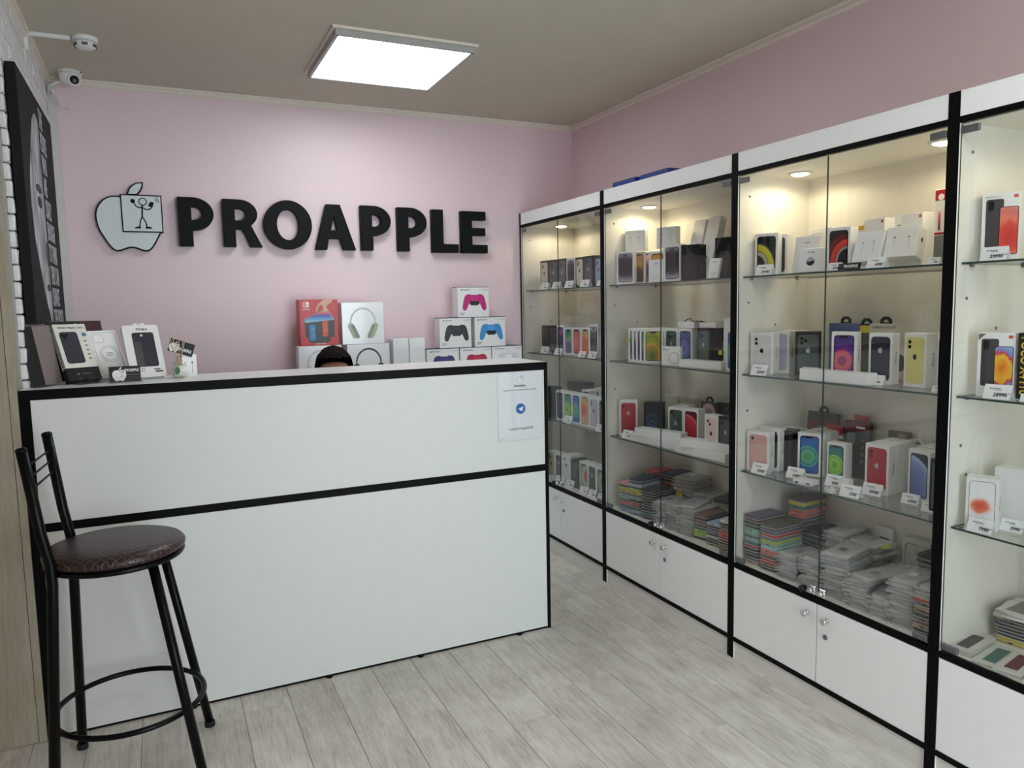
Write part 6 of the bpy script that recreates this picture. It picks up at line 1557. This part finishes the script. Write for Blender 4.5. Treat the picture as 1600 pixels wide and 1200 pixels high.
# white box with a ring outline
o = counter_box('case_box', 'white case box printed with a phone outline and ring on the counter', 'box', 0.104, 0.193, 0.026, M_BOXW, -0.154, 3.142, 30, 27)
obj('outline_print', curve_mesh([rrect_pts(0.090, 0.177, 0.016), rrect_pts(0.0885, 0.1755, 0.0152)], 0.0006), M_GREYINK, o, (0, -0.0004, 0.0965))
obj('outline_print', curve_mesh([rrect_pts(0.036, 0.036, 0.010), rrect_pts(0.0347, 0.0347, 0.0094)], 0.0006), M_GREYINK, o, (-0.020, -0.0004, 0.160))
for r in (0.034, 0.027):
    obj('ring_print', curve_mesh([arc(0, 0, r, r, 0, 352, 36), arc(0, 0, r - 0.0009, r - 0.0009, 0, 350, 36)], 0.0006), M_GREYINK, o, (0.004, -0.0004, 0.095))
obj('text_print', boxes([(-0.008, 0.016, -0.0005, 0.0001, z, z + 0.0016) for z in (0.100, 0.094, 0.088)]), M_GREYINK, o)
# rounded white case box with a dark phone
l = radians(20)
o = obj('case_box', plate(rrect_pts(0.128, 0.205, 0.010, 5, 0, 0.1025), 0.024), M_BOXW, None, (-0.042, 3.10, CT + 0.024 * sin(l) + 0.0002), (-l, 0, radians(20)))
tag(o, 'rounded white case box showing a dark navy phone on the counter', 'box')
obj('hang_tab', curve_mesh([[(-0.022, 0), (-0.020, 0.010), (0.020, 0.010), (0.022, 0)], [(-0.008, 0.003), (-0.006, 0.007), (0.006, 0.007), (0.008, 0.003)]], 0.002), M_BOXW, o, (0, 0.008, 0.2045))
p = obj('phone_picture', plate(rrect_pts(0.078, 0.135, 0.009), 0.0008), mat('navy_case_print', (44, 48, 60), 0.3), o, (0.004, -0.0006, 0.108))
obj('pale_panel', plate([(-0.012, -0.066), (0.012, -0.066), (0.012, 0.03), (-0.012, 0.03)], 0.0005), mat('olive_case_print', (72, 76, 70), 0.3), p, (-0.024, -0.0003, 0))
bm = bmesh.new(); add_disc(bm, 0, 0, 0.0045, -0.0004)
obj('camera_print', bm_mesh(bm), M_WPLASTIC, p, (-0.005, -0.0002, 0.056))
obj('lettering', text_mesh('PITAKA', 0.012, 'CENTER', 0.0003, 2, 1.0, 0.02), M_INK, o, (0.004, -0.0004, 0.184))
obj('text_print', boxes([(-0.05, -0.01, -0.0005, 0.0001, z, z + 0.002) for z in (0.034, 0.028, 0.022)] + [(0.022, 0.044, -0.0005, 0.0001, 0.026, 0.032)]), M_GREYINK, o)
obj('text_print', boxes([(0.026, 0.052, -0.0005, 0.0001, 0.018, 0.023)]), M_INK, o)
# business cards in their holder
t = thing('card_holder', 'black business cards in a clear holder at the counter edge', 'card holder', (-0.118, 2.985, CT), (0, 0, radians(6)))
c = obj('card', box(-0.050, 0.050, 0, 0.003, 0.004, 0.060), M_BOXK, t, (0, 0.006, 0), (radians(-12), 0, 0))
obj('emblem_print', join_meshes(emblem_print(T(0.1, 0, -1.935), 1, 0)), [M_BOXW, M_INK], c, (-0.019, -0.0006, 0.032)).scale = (0.155, 0.4, 0.155)
word_print(c, 'PROAPPLE', 0.001, 0.044, 0.010, 0.040, -0.0005, mat('card_white', (236, 220, 224), 0.4))
obj('text_print', boxes([(0.0, 0.044, -0.0004, 0.0001, 0.028, 0.0295)]), M_GREYINK, c)
obj('holder_lip', box(-0.056, 0.056, 0, 0.0015, 0, 0.024), M_CLEAR, t, (0, 0, 0.0003))
obj('holder_base', box(-0.056, 0.056, 0.0016, 0.05, 0, 0.0015), M_CLEAR, t, (0, 0, 0.0003))
obj('holder_back', box(-0.056, 0.056, 0, 0.0015, 0, 0.040), M_CLEAR, t, (0, 0.016, 0.002), (radians(-12), 0, 0))
# reed diffuser
t = thing('reed_diffuser', 'small glass reed diffuser with leaf label on the counter', 'diffuser', (0.062, 3.085, CT))
bt = obj('bottle', lathe([(0.0, 0.0005), (0.022, 0.0005), (0.0245, 0.004), (0.0245, 0.052), (0.020, 0.060), (0.011, 0.066), (0.010, 0.078), (0.012, 0.080), (0.0105, 0.082), (0.0085, 0.080)], 24), glass_mat('bottle_glass', (0.93, 0.93, 0.88), 0.06), t)
lb = lathe([(0.0247, 0.010), (0.0247, 0.046)], 24); obj('label_band', lb, mat('leaf_label_white', (226, 230, 220), 0.5), bt)
lf_ = plate(spline_pts([(-0.004, -0.014), (0.008, -0.004), (0.006, 0.012), (-0.004, 0.016), (-0.010, 0.002)], 4), 0.0008)
obj('leaf_print', lf_, mat('leaf_green', (70, 110, 80), 0.5), bt, (-0.008, -0.0250, 0.028))
for k, (dx, dy, hh) in enumerate(((-0.030, 0.01, 0.165), (-0.020, -0.008, 0.170), (0.004, 0.012, 0.175), (0.022, 0.004, 0.165), (0.030, -0.006, 0.172))):
    obj('reed', tube([(-dx * 0.25, -dy * 0.3, 0.008), (dx, dy, hh)], 0.0015, 6), mat('reed_tan', (200, 176, 140), 0.7), t)
o = counter_box('scent_box', 'small white scent box with a twig drawing behind the diffuser', 'box', 0.052, 0.085, 0.04, M_BOXW, 0.098, 3.125, 8, 0)
obj('twig_print', tube(spline_pts([(0.008, -0.0004, 0.012), (0.010, -0.0004, 0.03), (0.009, -0.0004, 0.05)], 4, False), 0.0006, 5), M_GREYINK, o)
bm = bmesh.new(); add_disc(bm, 0.010, 0.054, 0.004, -0.0005); obj('flower_print', bm_mesh(bm), M_GREYINK, o)
t = thing('shop_card', 'tilted black shop card leaning above the small white scent box', 'card', (0.072, 3.112, CT + 0.088), (0, 0, radians(8)))
c = obj('card', box(-0.045, 0.045, 0, 0.001, -0.022, 0.028), M_BOXK, t, (0, 0, 0.022), (radians(-12), radians(20), 0))
word_print(c, 'PROAPPLE', -0.012, 0.050, 0.012, -0.010, -0.0004, M_BOXW)
obj('emblem_print', join_meshes(emblem_print(T(0.1, 0, -1.935), 1, 0)), [M_BOXW, M_INK], c, (-0.026, -0.0006, 0.0)).scale = (0.13, 0.4, 0.13)

# sheet of paper on the counter front (the square code of the photo is left out)
t = thing('notice_sheet', 'white notice sheet with web address on the counter front', 'sheet', (1.395, 2.8985, 1.025))
obj('paper', box(-0.1055, 0.1055, -0.0008, 0.0, -0.148, 0.148), mat('notice_paper', (236, 239, 244), 0.35, vary=0.005), t)
obj('clear_pocket', box(-0.108, 0.108, -0.0020, -0.0012, -0.151, 0.151), M_CLEAR, t)
obj('emblem_print', join_meshes(emblem_print(T(0.1, 0, -1.935), 0, 1)), [M_GREYINK, M_TAG], t, (0.002, -0.0012, 0.117)).scale = (0.098, 0.4, 0.098)
word_print(t, 'PROAPPLE', -0.027, 0.054, 0.009, 0.083, -0.0011, M_INK)
obj('lettering', text_mesh('Подпишись на телеграмм канал магазина', 0.0078, 'CENTER', 0.0003, 2), M_INK, t, (0, -0.0011, 0.068))
obj('lettering', text_mesh('t.me/proapple36', 0.0175, 'CENTER', 0.0003, 3), M_INK, t, (0.002, -0.0011, -0.103))
bm = bmesh.new(); add_disc(bm, 0, 0, 0.023, -0.0012, 0.0008, 28)
bd = obj('round_badge', bm_mesh(bm), mat('badge_blue', (20, 104, 176), 0.4), t, (0.001, 0, -0.012))
obj('plane_print', plate([(-0.012, 0.000), (0.013, 0.010), (0.008, -0.012), (0.002, -0.007), (-0.002, -0.011), (-0.004, -0.003)], 0.0006), M_BOXW, bd, (0, -0.0017, 0))
obj('corner_print', plate(rrect_pts(0.004, 0.005, 0.001), 0.0004), M_GREYINK, t, (-0.088, -0.0011, -0.138))

# ================================================================== boxes stacked under the sign
BZ = 1.0502
def back_box(name, label, cat, x0, x1, z0, h, d, m, yaw=0, y=4.05, bev=0.0015, lean=0):
    w = x1 - x0
    o = obj(name, box(-w / 2, w / 2, 0, d, 0, h, bev), m, None, ((x0 + x1) / 2, y, z0), (radians(-lean), 0, radians(yaw)))
    return tag(o, label, cat)
M_GLOSSW = mat('glossy_white_box', (232, 234, 236), 0.2, vary=0.01, coat=0.4)
def headphone_print(o, band, cup, dark, z=0.0, s=1.0):
    g = obj('headband_print', curve_mesh([arc(0, 0, 0.072 * s, 0.080 * s, 0, 180, 28) + arc(0, 0, 0.064 * s, 0.070 * s, 180, 0, 28)], 0.0008), band, o, (0, -0.0006, z))
    for sx in (-1, 1):
        obj('ear_cup_print', plate(rrect_pts(0.034 * s, 0.088 * s, 0.015 * s), 0.0009), cup, o, (sx * 0.056 * s, -0.0010, z - 0.045 * s), (0, radians(24 * sx), 0))
        obj('ear_pad_print', plate(rrect_pts(0.019 * s, 0.080 * s, 0.009 * s), 0.0009), dark, o, (sx * 0.043 * s, -0.0014, z - 0.050 * s), (0, radians(24 * sx), 0))
        obj('slider_print', plate([(-0.0014, -0.012), (0.0014, -0.012), (0.0014, 0.012), (-0.0014, 0.012)], 0.0008), dark, o, (sx * 0.069 * s, -0.0008, z - 0.006))
W1 = back_box('headphone_box', 'white headphone box at the lower left, under the red console box', 'box', 0.658, 0.885, BZ, 0.217, 0.09, M_GLOSSW, 0)
headphone_print(W1, mat('silver_print', (196, 198, 200), 0.4), mat('silver_print2', (206, 208, 210), 0.4), mat('silver_print3', (160, 162, 166), 0.4), 0.115)
W2 = back_box('headphone_box', 'white headphone box with a dark navy headband, lower row', 'box', 0.915, 1.150, BZ, 0.216, 0.09, M_GLOSSW, 0)
headphone_print(W2, mat('navy_print', (48, 56, 74), 0.4), mat('navy_print2', (60, 68, 86), 0.4), mat('navy_print3', (40, 44, 60), 0.4), 0.115)
W3 = back_box('headphone_box', 'white headphone box with pale green headphones, on the upper row', 'box', 0.893, 1.124, BZ + 0.2175, 0.226, 0.09, M_GLOSSW, 0)
headphone_print(W3, mat('sage_print', (198, 204, 190), 0.4), mat('sage_print2', (176, 188, 164), 0.4), mat('sage_print3', (140, 152, 128), 0.4), 0.118)
R = back_box('console_box', 'red games console box with blue and orange controllers pictured', 'box', 0.672, 0.874, BZ + 0.2185, 0.243, 0.10, mat('red_box_card', (196, 38, 44), 0.35, vary=0.03), 0)
m_cg = mat('console_grey', (64, 66, 66), 0.4)
dk = obj('dock_print', plate([(-0.075, -0.045), (0.078, -0.045), (0.078, 0.045), (-0.080, 0.045)], 0.0007), m_cg, R, (0.002, -0.0005, 0.088))
obj('grip_print', plate(rrect_pts(0.115, 0.105, 0.014), 0.0009), m_cg, R, (0.0, -0.0009, 0.067))
obj('console_screen_print', plate([(-0.082, -0.004), (0.046, 0.058), (0.082, -0.008), (-0.074, -0.022)], 0.0007), M_LENS, R, (0.0, -0.0007, 0.142))
obj('screen_print', plate([(-0.074, -0.004), (0.043, 0.052), (0.073, -0.006), (-0.068, -0.019)], 0.0005), ART['switch'], R, (0.0, -0.0011, 0.142))
bl = obj('controller_print', plate(rrect_pts(0.031, 0.086, 0.012), 0.0007), mat('controller_blue', (52, 140, 200), 0.4), R, (-0.037, -0.0016, 0.068))
og = obj('controller_print', plate(rrect_pts(0.030, 0.084, 0.012), 0.0007), mat('controller_orange', (226, 88, 56), 0.4), R, (0.030, -0.0016, 0.088))
for p_, zz in ((bl, 0.018), (og, -0.012)):
    bm = bmesh.new(); add_disc(bm, 0, zz, 0.006, -0.0006, 0.0006)
    for q in ((0, 0.008), (0, -0.008), (0.008, 0), (-0.008, 0)): add_disc(bm, q[0], q[1] - zz * 0.9, 0.0032, -0.0006, 0.0006, 8)
    obj('button_print', bm_mesh(bm), M_LENS, p_)
m_hand = mat('hand_print', (216, 176, 156), 0.5)
obj('hand_print', plate(spline_pts([(-0.038, -0.028), (-0.030, 0.006), (-0.008, 0.028), (0.006, 0.036), (0.052, 0.036), (0.040, 0.018), (0.024, 0.008), (0.012, -0.024), (0.000, -0.026), (0.000, 0.002), (-0.018, 0.006), (-0.030, -0.024)], 3), 0.0007), m_hand, R, (0.022, -0.0020, 0.205))
lg = curve_mesh([rrect_pts(0.013, 0.030, 0.006, 3, -0.008, 0), rrect_pts(0.008, 0.024, 0.0035, 3, -0.008, 0)], 0.0007)
obj('logo_print', join_meshes([(lg, Matrix.Identity(4), 0), (curve_mesh([rrect_pts(0.014, 0.030, 0.006, 3, 0.009, 0), [(0.009 + 0.003 * cos(i * pi / 4), -0.002 + 0.003 * sin(i * pi / 4)) for i in range(8)]], 0.0007), Matrix.Identity(4), 0)]), M_BOXW, R, (-0.066, -0.0005, 0.217))
obj('lettering', text_mesh('SWITCH', 0.0105, 'CENTER', 0.0003, 2, 1.0, 0.02), M_BOXW, R, (-0.066, -0.0005, 0.188))
obj('lettering', text_mesh('OLED MODEL', 0.009, 'CENTER', 0.0003, 2, 1.0, 0.01), M_BOXW, R, (0.005, -0.0005, 0.006))
for x0, x1, lab in ((1.172, 1.262, 'left'), (1.266, 1.358, 'right')):
    o = back_box('tablet_box', f'slim white wrapped box standing under the sign, {lab} one of two', 'box', x0, x1, BZ, 0.238, 0.10, M_GLOSSW, 0)
    obj('film_band', box((x0 - x1) / 2 + 0.001, (x1 - x0) / 2 - 0.001, -0.0006, 0.0002, 0.19, 0.237), mat('film_white', (240, 242, 242), 0.08, coat=0.6), o)
PAD = [(-0.060, 0.030), (-0.046, 0.042), (-0.026, 0.044), (-0.020, 0.040), (0.020, 0.040), (0.026, 0.044), (0.046, 0.042), (0.060, 0.030), (0.072, -0.012), (0.074, -0.040), (0.064, -0.050), (0.050, -0.044), (0.036, -0.014), (0.026, -0.008), (-0.026, -0.008), (-0.036, -0.014), (-0.050, -0.044), (-0.064, -0.050), (-0.074, -0.040), (-0.072, -0.012)]
def pad_box(x, z, rgb, inner, lab, where):
    o = back_box('controller_box', f'white controller box showing a {lab} gamepad, {where}', 'box', x - 0.0975, x + 0.0975, z, 0.1735, 0.085, M_BOXW, 0)
    o['group'] = 'gamepad boxes stacked in a pyramid'
    p = obj('gamepad_print', plate(spline_pts(PAD, 3), 0.0008), mat('pad_' + lab.replace(' ', '_'), rgb, 0.4), o, (0.006, -0.0006, 0.088))
    obj('gamepad_middle', plate([(-0.024, 0.004), (0.024, 0.004), (0.030, -0.008), (0.022, -0.020), (-0.022, -0.020), (-0.030, -0.008)], 0.0006), mat('padmid_%d' % inner[0], inner, 0.4), p, (0, -0.0004, 0))
    bm = bmesh.new()
    for sx in (-1, 1): add_disc(bm, sx * 0.022, -0.006, 0.009, -0.0012, 0.0008, 12)
    obj('stick_print', bm_mesh(bm), mat('padmid_%d' % inner[0], inner, 0.4), p)
    obj('touchpad_print', plate([(-0.024, 0.032), (0.024, 0.032), (0.020, 0.006), (-0.020, 0.006)], 0.0005), mat('padtop_' + lab.replace(' ', '_'), tuple(int(min(255, v * 1.08 + 6)) for v in rgb), 0.4), p, (0, -0.0003, 0))
    obj('top_edge', box(-0.0977, 0.0977, -0.0003, 0.0853, 0.1705, 0.1739), mat('deep_blue_edge', (52, 48, 96), 0.4), o)
    obj('lettering', text_mesh('PlayStation', 0.0105, 'LEFT', 0.0003, 2, 1.0, 0.015), M_GREYINK, o, (-0.066, -0.0004, 0.154))
    obj('logo_print', plate([(-0.005, -0.004), (0.005, -0.004), (0.0, 0.006)], 0.0005), M_INK, o, (-0.074, -0.0004, 0.157))
    obj('lettering', text_mesh('DUALSENSE', 0.008, 'RIGHT', 0.0003, 2), M_GREYINK, o, (0.090, -0.0004, 0.155))
    obj('text_print', boxes([(-0.085, -0.055, -0.0005, 0.0001, 0.022, 0.026), (-0.085, -0.062, -0.0005, 0.0001, 0.014, 0.017)]), M_GREYINK, o)
K3 = 0.1742
DKI, LTI = (26, 27, 30), (150, 156, 170)
pad_box(1.465, BZ, (58, 44, 112), DKI, 'purple', 'left end of the bottom row')
pad_box(1.668, BZ, (176, 40, 70), DKI, 'crimson', 'middle of the bottom row')
pad_box(1.870, BZ, (214, 216, 224), LTI, 'white', 'right end of the bottom row')
pad_box(1.545, BZ + K3, (40, 42, 44), DKI, 'black', 'left one of the second row')
pad_box(1.763, BZ + K3, (64, 144, 206), DKI, 'sky blue', 'right one of the second row')
pad_box(1.661, BZ + 2 * K3, (190, 36, 120), DKI, 'magenta', 'top of the pyramid')

# ================================================================== the person behind the counter
def skin_body(name, verts, edges, radii, root):
    me = bpy.data.meshes.new(name)
    me.from_pydata(verts, edges, [])
    o = bpy.data.objects.new(name, me); COL.objects.link(o)
    md = o.modifiers.new('skin', 'SKIN'); md.use_smooth_shade = True
    for i, v in enumerate(me.skin_vertices[0].data):
        r = radii[i]
        v.radius = r if isinstance(r, tuple) else (r, r)
        v.use_root = (i == root)
    sb_ = o.modifiers.new('subd', 'SUBSURF'); sb_.levels = 2; sb_.render_levels = 2
    dg = bpy.context.evaluated_depsgraph_get()
    out = bpy.data.meshes.new_from_object(o.evaluated_get(dg))
    bpy.data.objects.remove(o)
    for p in out.polygons: p.use_smooth = True
    return out
PX, PY = 0.712, 3.52
V, E_, Rr = [], [], []
def node(p, r, parent=None):
    V.append((PX + p[0], PY + p[1], p[2])); Rr.append(r)
    if parent is not None: E_.append((parent, len(V) - 1))
    return len(V) - 1
pel = node((0, 0.05, 0.56), (0.150, 0.11))
w_ = node((0, 0.045, 0.70), (0.135, 0.10), pel)
ch_ = node((0, 0.02, 0.88), (0.150, 0.105), w_)
sh_ = node((0, -0.005, 0.985), (0.110, 0.075), ch_)
nk = node((0, -0.035, 1.055), 0.055, sh_)
hd0 = node((0, -0.075, 1.115), (0.062, 0.070), nk)
hd1 = node((0, -0.095, 1.175), (0.076, 0.092), hd0)
hd2 = node((0, -0.090, 1.225), (0.070, 0.084), hd1)
for s in (-1, 1):
    a1 = node((s * 0.175, 0.0, 0.965), 0.052, sh_)
    a2 = node((s * 0.215, -0.04, 0.72), 0.040, a1)
    a3 = node((s * 0.130, -0.20, 0.70), 0.034, a2)
    a4 = node((s * 0.070, -0.255, 0.705), (0.027, 0.022), a3)
    hb = node((s * 0.050, -0.285, 0.705), (0.036, 0.016), a4)
    for k, (dx, dl) in enumerate(((-0.028, 0.058), (-0.010, 0.070), (0.008, 0.066), (0.025, 0.052))):
        f1 = node((s * 0.050 + dx, -0.285 - dl * 0.55, 0.706), 0.009, hb)
        node((s * 0.050 + dx, -0.285 - dl, 0.692), 0.008, f1)
    t1 = node((s * 0.050 - s * 0.042, -0.285, 0.702), 0.010, hb)
    node((s * 0.050 - s * 0.055, -0.315, 0.698), 0.009, t1)
    l1 = node((s * 0.095, -0.02, 0.53), 0.085, pel)
    l2 = node((s * 0.125, -0.36, 0.515), 0.058, l1)
    l3 = node((s * 0.125, -0.375, 0.30), 0.048, l2)
    l4 = node((s * 0.125, -0.35, 0.085), 0.036, l3)
    l5 = node((s * 0.128, -0.43, 0.045), (0.042, 0.034), l4)
    node((s * 0.130, -0.50, 0.040), (0.038, 0.028), l5)
body = skin_body('person', V, E_, Rr, 0)
for m in (mat('skin_tone', (190, 140, 116), 0.5, vary=0.03), mat('dark_shirt', (44, 46, 52), 0.7), mat('dark_trousers', (40, 44, 58), 0.7), mat('dark_shoes', (24, 24, 26), 0.5)):
    body.materials.append(m)
for p in body.polygons:
    c = p.center
    lx, ly, lz = abs(c.x - PX), c.y - PY, c.z
    p.material_index = 3 if lz < 0.085 else 2 if (lz < 0.585 or (lz < 0.60 and ly < -0.1 and lz < 0.63 and ly > -0.5 and lx > 0.0 and lz < 0.60)) else 0 if (lz > 1.03 or (ly < -0.21 and lz > 0.64)) else 1
per = obj('person', body)
tag(per, 'person seated behind the counter, only dark hair and forehead showing above it', 'person')
hc = Vector((PX, PY - 0.092, 1.190))
bm = bmesh.new()
bmesh.ops.create_icosphere(bm, subdivisions=4, radius=1.0)
rnd = random.Random(3)
tilt_ = Matrix.Rotation(radians(20), 3, 'X')
for v in list(bm.verts):
    q = v.co.copy()
    # short hair: drop the face side and the lower part
    if q.y < -0.25 and q.z < 0.46 or q.z < -0.30:
        bm.verts.remove(v)
bm.verts.ensure_lookup_table()
for v in bm.verts:
    q = v.co
    v.co = hc + Vector((q.x * 0.086, q.y * 0.108, q.z * 0.104)) + Vector((rnd.uniform(-1, 1), rnd.uniform(-1, 1), rnd.uniform(-1, 1))) * 0.0022
m_hair, nt, b = newmat('short_dark_hair')
no = nt.nodes.new('ShaderNodeTexNoise'); no.inputs['Scale'].default_value = 90; no.inputs['Detail'].default_value = 6
tc = nt.nodes.new('ShaderNodeTexCoord'); mp = nt.nodes.new('ShaderNodeMapping'); mp.inputs['Scale'].default_value = (1, 0.3, 1)
nt.links.new(tc.outputs['Object'], mp.inputs['Vector']); nt.links.new(mp.outputs[0], no.inputs['Vector'])
rp_ = nt.nodes.new('ShaderNodeValToRGB'); ramp_fill(rp_, [(0.35, (14, 11, 10)), (0.7, (38, 30, 26))])
nt.links.new(no.outputs['Fac'], rp_.inputs['Fac']); nt.links.new(rp_.outputs['Color'], b.inputs['Base Color']); b.inputs['Roughness'].default_value = 0.95; b.inputs['Specular IOR Level'].default_value = 0.12
bp = nt.nodes.new('ShaderNodeBump'); bp.inputs['Strength'].default_value = 1.0; bp.inputs['Distance'].default_value = 0.006
nt.links.new(no.outputs['Fac'], bp.inputs['Height']); nt.links.new(bp.outputs['Normal'], b.inputs['Normal'])
obj('hair', bm_mesh(bm, 'hair', True), m_hair, per)
m_sk = MATS['skin_tone']
for s in (-1, 1):
    e = lathe([(0.0, -0.009), (0.007, -0.006), (0.010, 0.0), (0.007, 0.006), (0.0, 0.009)], 12)
    ey = obj('eye', e, mat('eye_white', (226, 222, 216), 0.3), per, (PX + s * 0.032, PY - 0.176, 1.160))
    obj('iris', lathe([(0.0, -0.001), (0.005, 0.0), (0.0, 0.0015)], 10), mat('iris_brown', (46, 30, 22), 0.3), ey, (0, -0.0095, -0.002), (radians(90), 0, 0))
    obj('eyebrow', tube([(PX + s * 0.014, PY - 0.189, 1.180), (PX + s * 0.032, PY - 0.188, 1.185), (PX + s * 0.050, PY - 0.176, 1.179)], [0.003, 0.004, 0.002], 6), m_hair, per)
    er = lathe([(0.0, -0.004), (0.016, -0.003), (0.020, 0.0), (0.014, 0.004), (0.0, 0.003)], 14)
    er.transform(Matrix.Diagonal((0.65, 1.5, 1, 1)))
    obj('ear', er, m_sk, per, (PX + s * 0.079, PY - 0.085, 1.165), (0, radians(82 * s), 0))
obj('nose', tube([(PX, PY - 0.184, 1.165), (PX, PY - 0.200, 1.143), (PX, PY - 0.206, 1.132), (PX, PY - 0.182, 1.126)], [0.007, 0.010, 0.013, 0.007], 10), m_sk, per)
obj('mouth', tube([(PX - 0.024, PY - 0.170, 1.108), (PX, PY - 0.182, 1.106), (PX + 0.024, PY - 0.170, 1.108)], [0.002, 0.005, 0.002], 8), mat('lip_tone', (160, 96, 88), 0.5), per)
t = thing('office_chair', 'dark office chair hidden behind the counter under the seated person', 'chair', (PX, PY + 0.06, 0))
obj('seat', box(-0.22, 0.22, -0.24, 0.20, 0.385, 0.448, 0.02, 2), mat('chair_fabric', (44, 45, 48), 0.8), t)
obj('backrest', box(-0.20, 0.20, 0.205, 0.245, 0.52, 0.94, 0.015, 2), MATS['chair_fabric'], t)
obj('back_bar', box(-0.03, 0.03, 0.206, 0.222, 0.36, 0.53), M_BLACK, t)
obj('column', lathe([(0.028, 0.06), (0.028, 0.384)], 16), M_BLACK, t)
for k in range(5):
    a = 2 * pi * k / 5 + 0.3
    lg = obj('leg', tube([(0, 0, 0.085), (0.24 * cos(a), 0.24 * sin(a), 0.062)], [0.022, 0.014], 8), M_BLACK, t)
    obj('caster', lathe([(0.0, -0.012), (0.024, -0.012), (0.025, 0.0), (0.024, 0.012), (0.0, 0.012)], 14), M_BLACK, lg, (0.24 * cos(a), 0.24 * sin(a), 0.0255), (radians(90), 0, a))
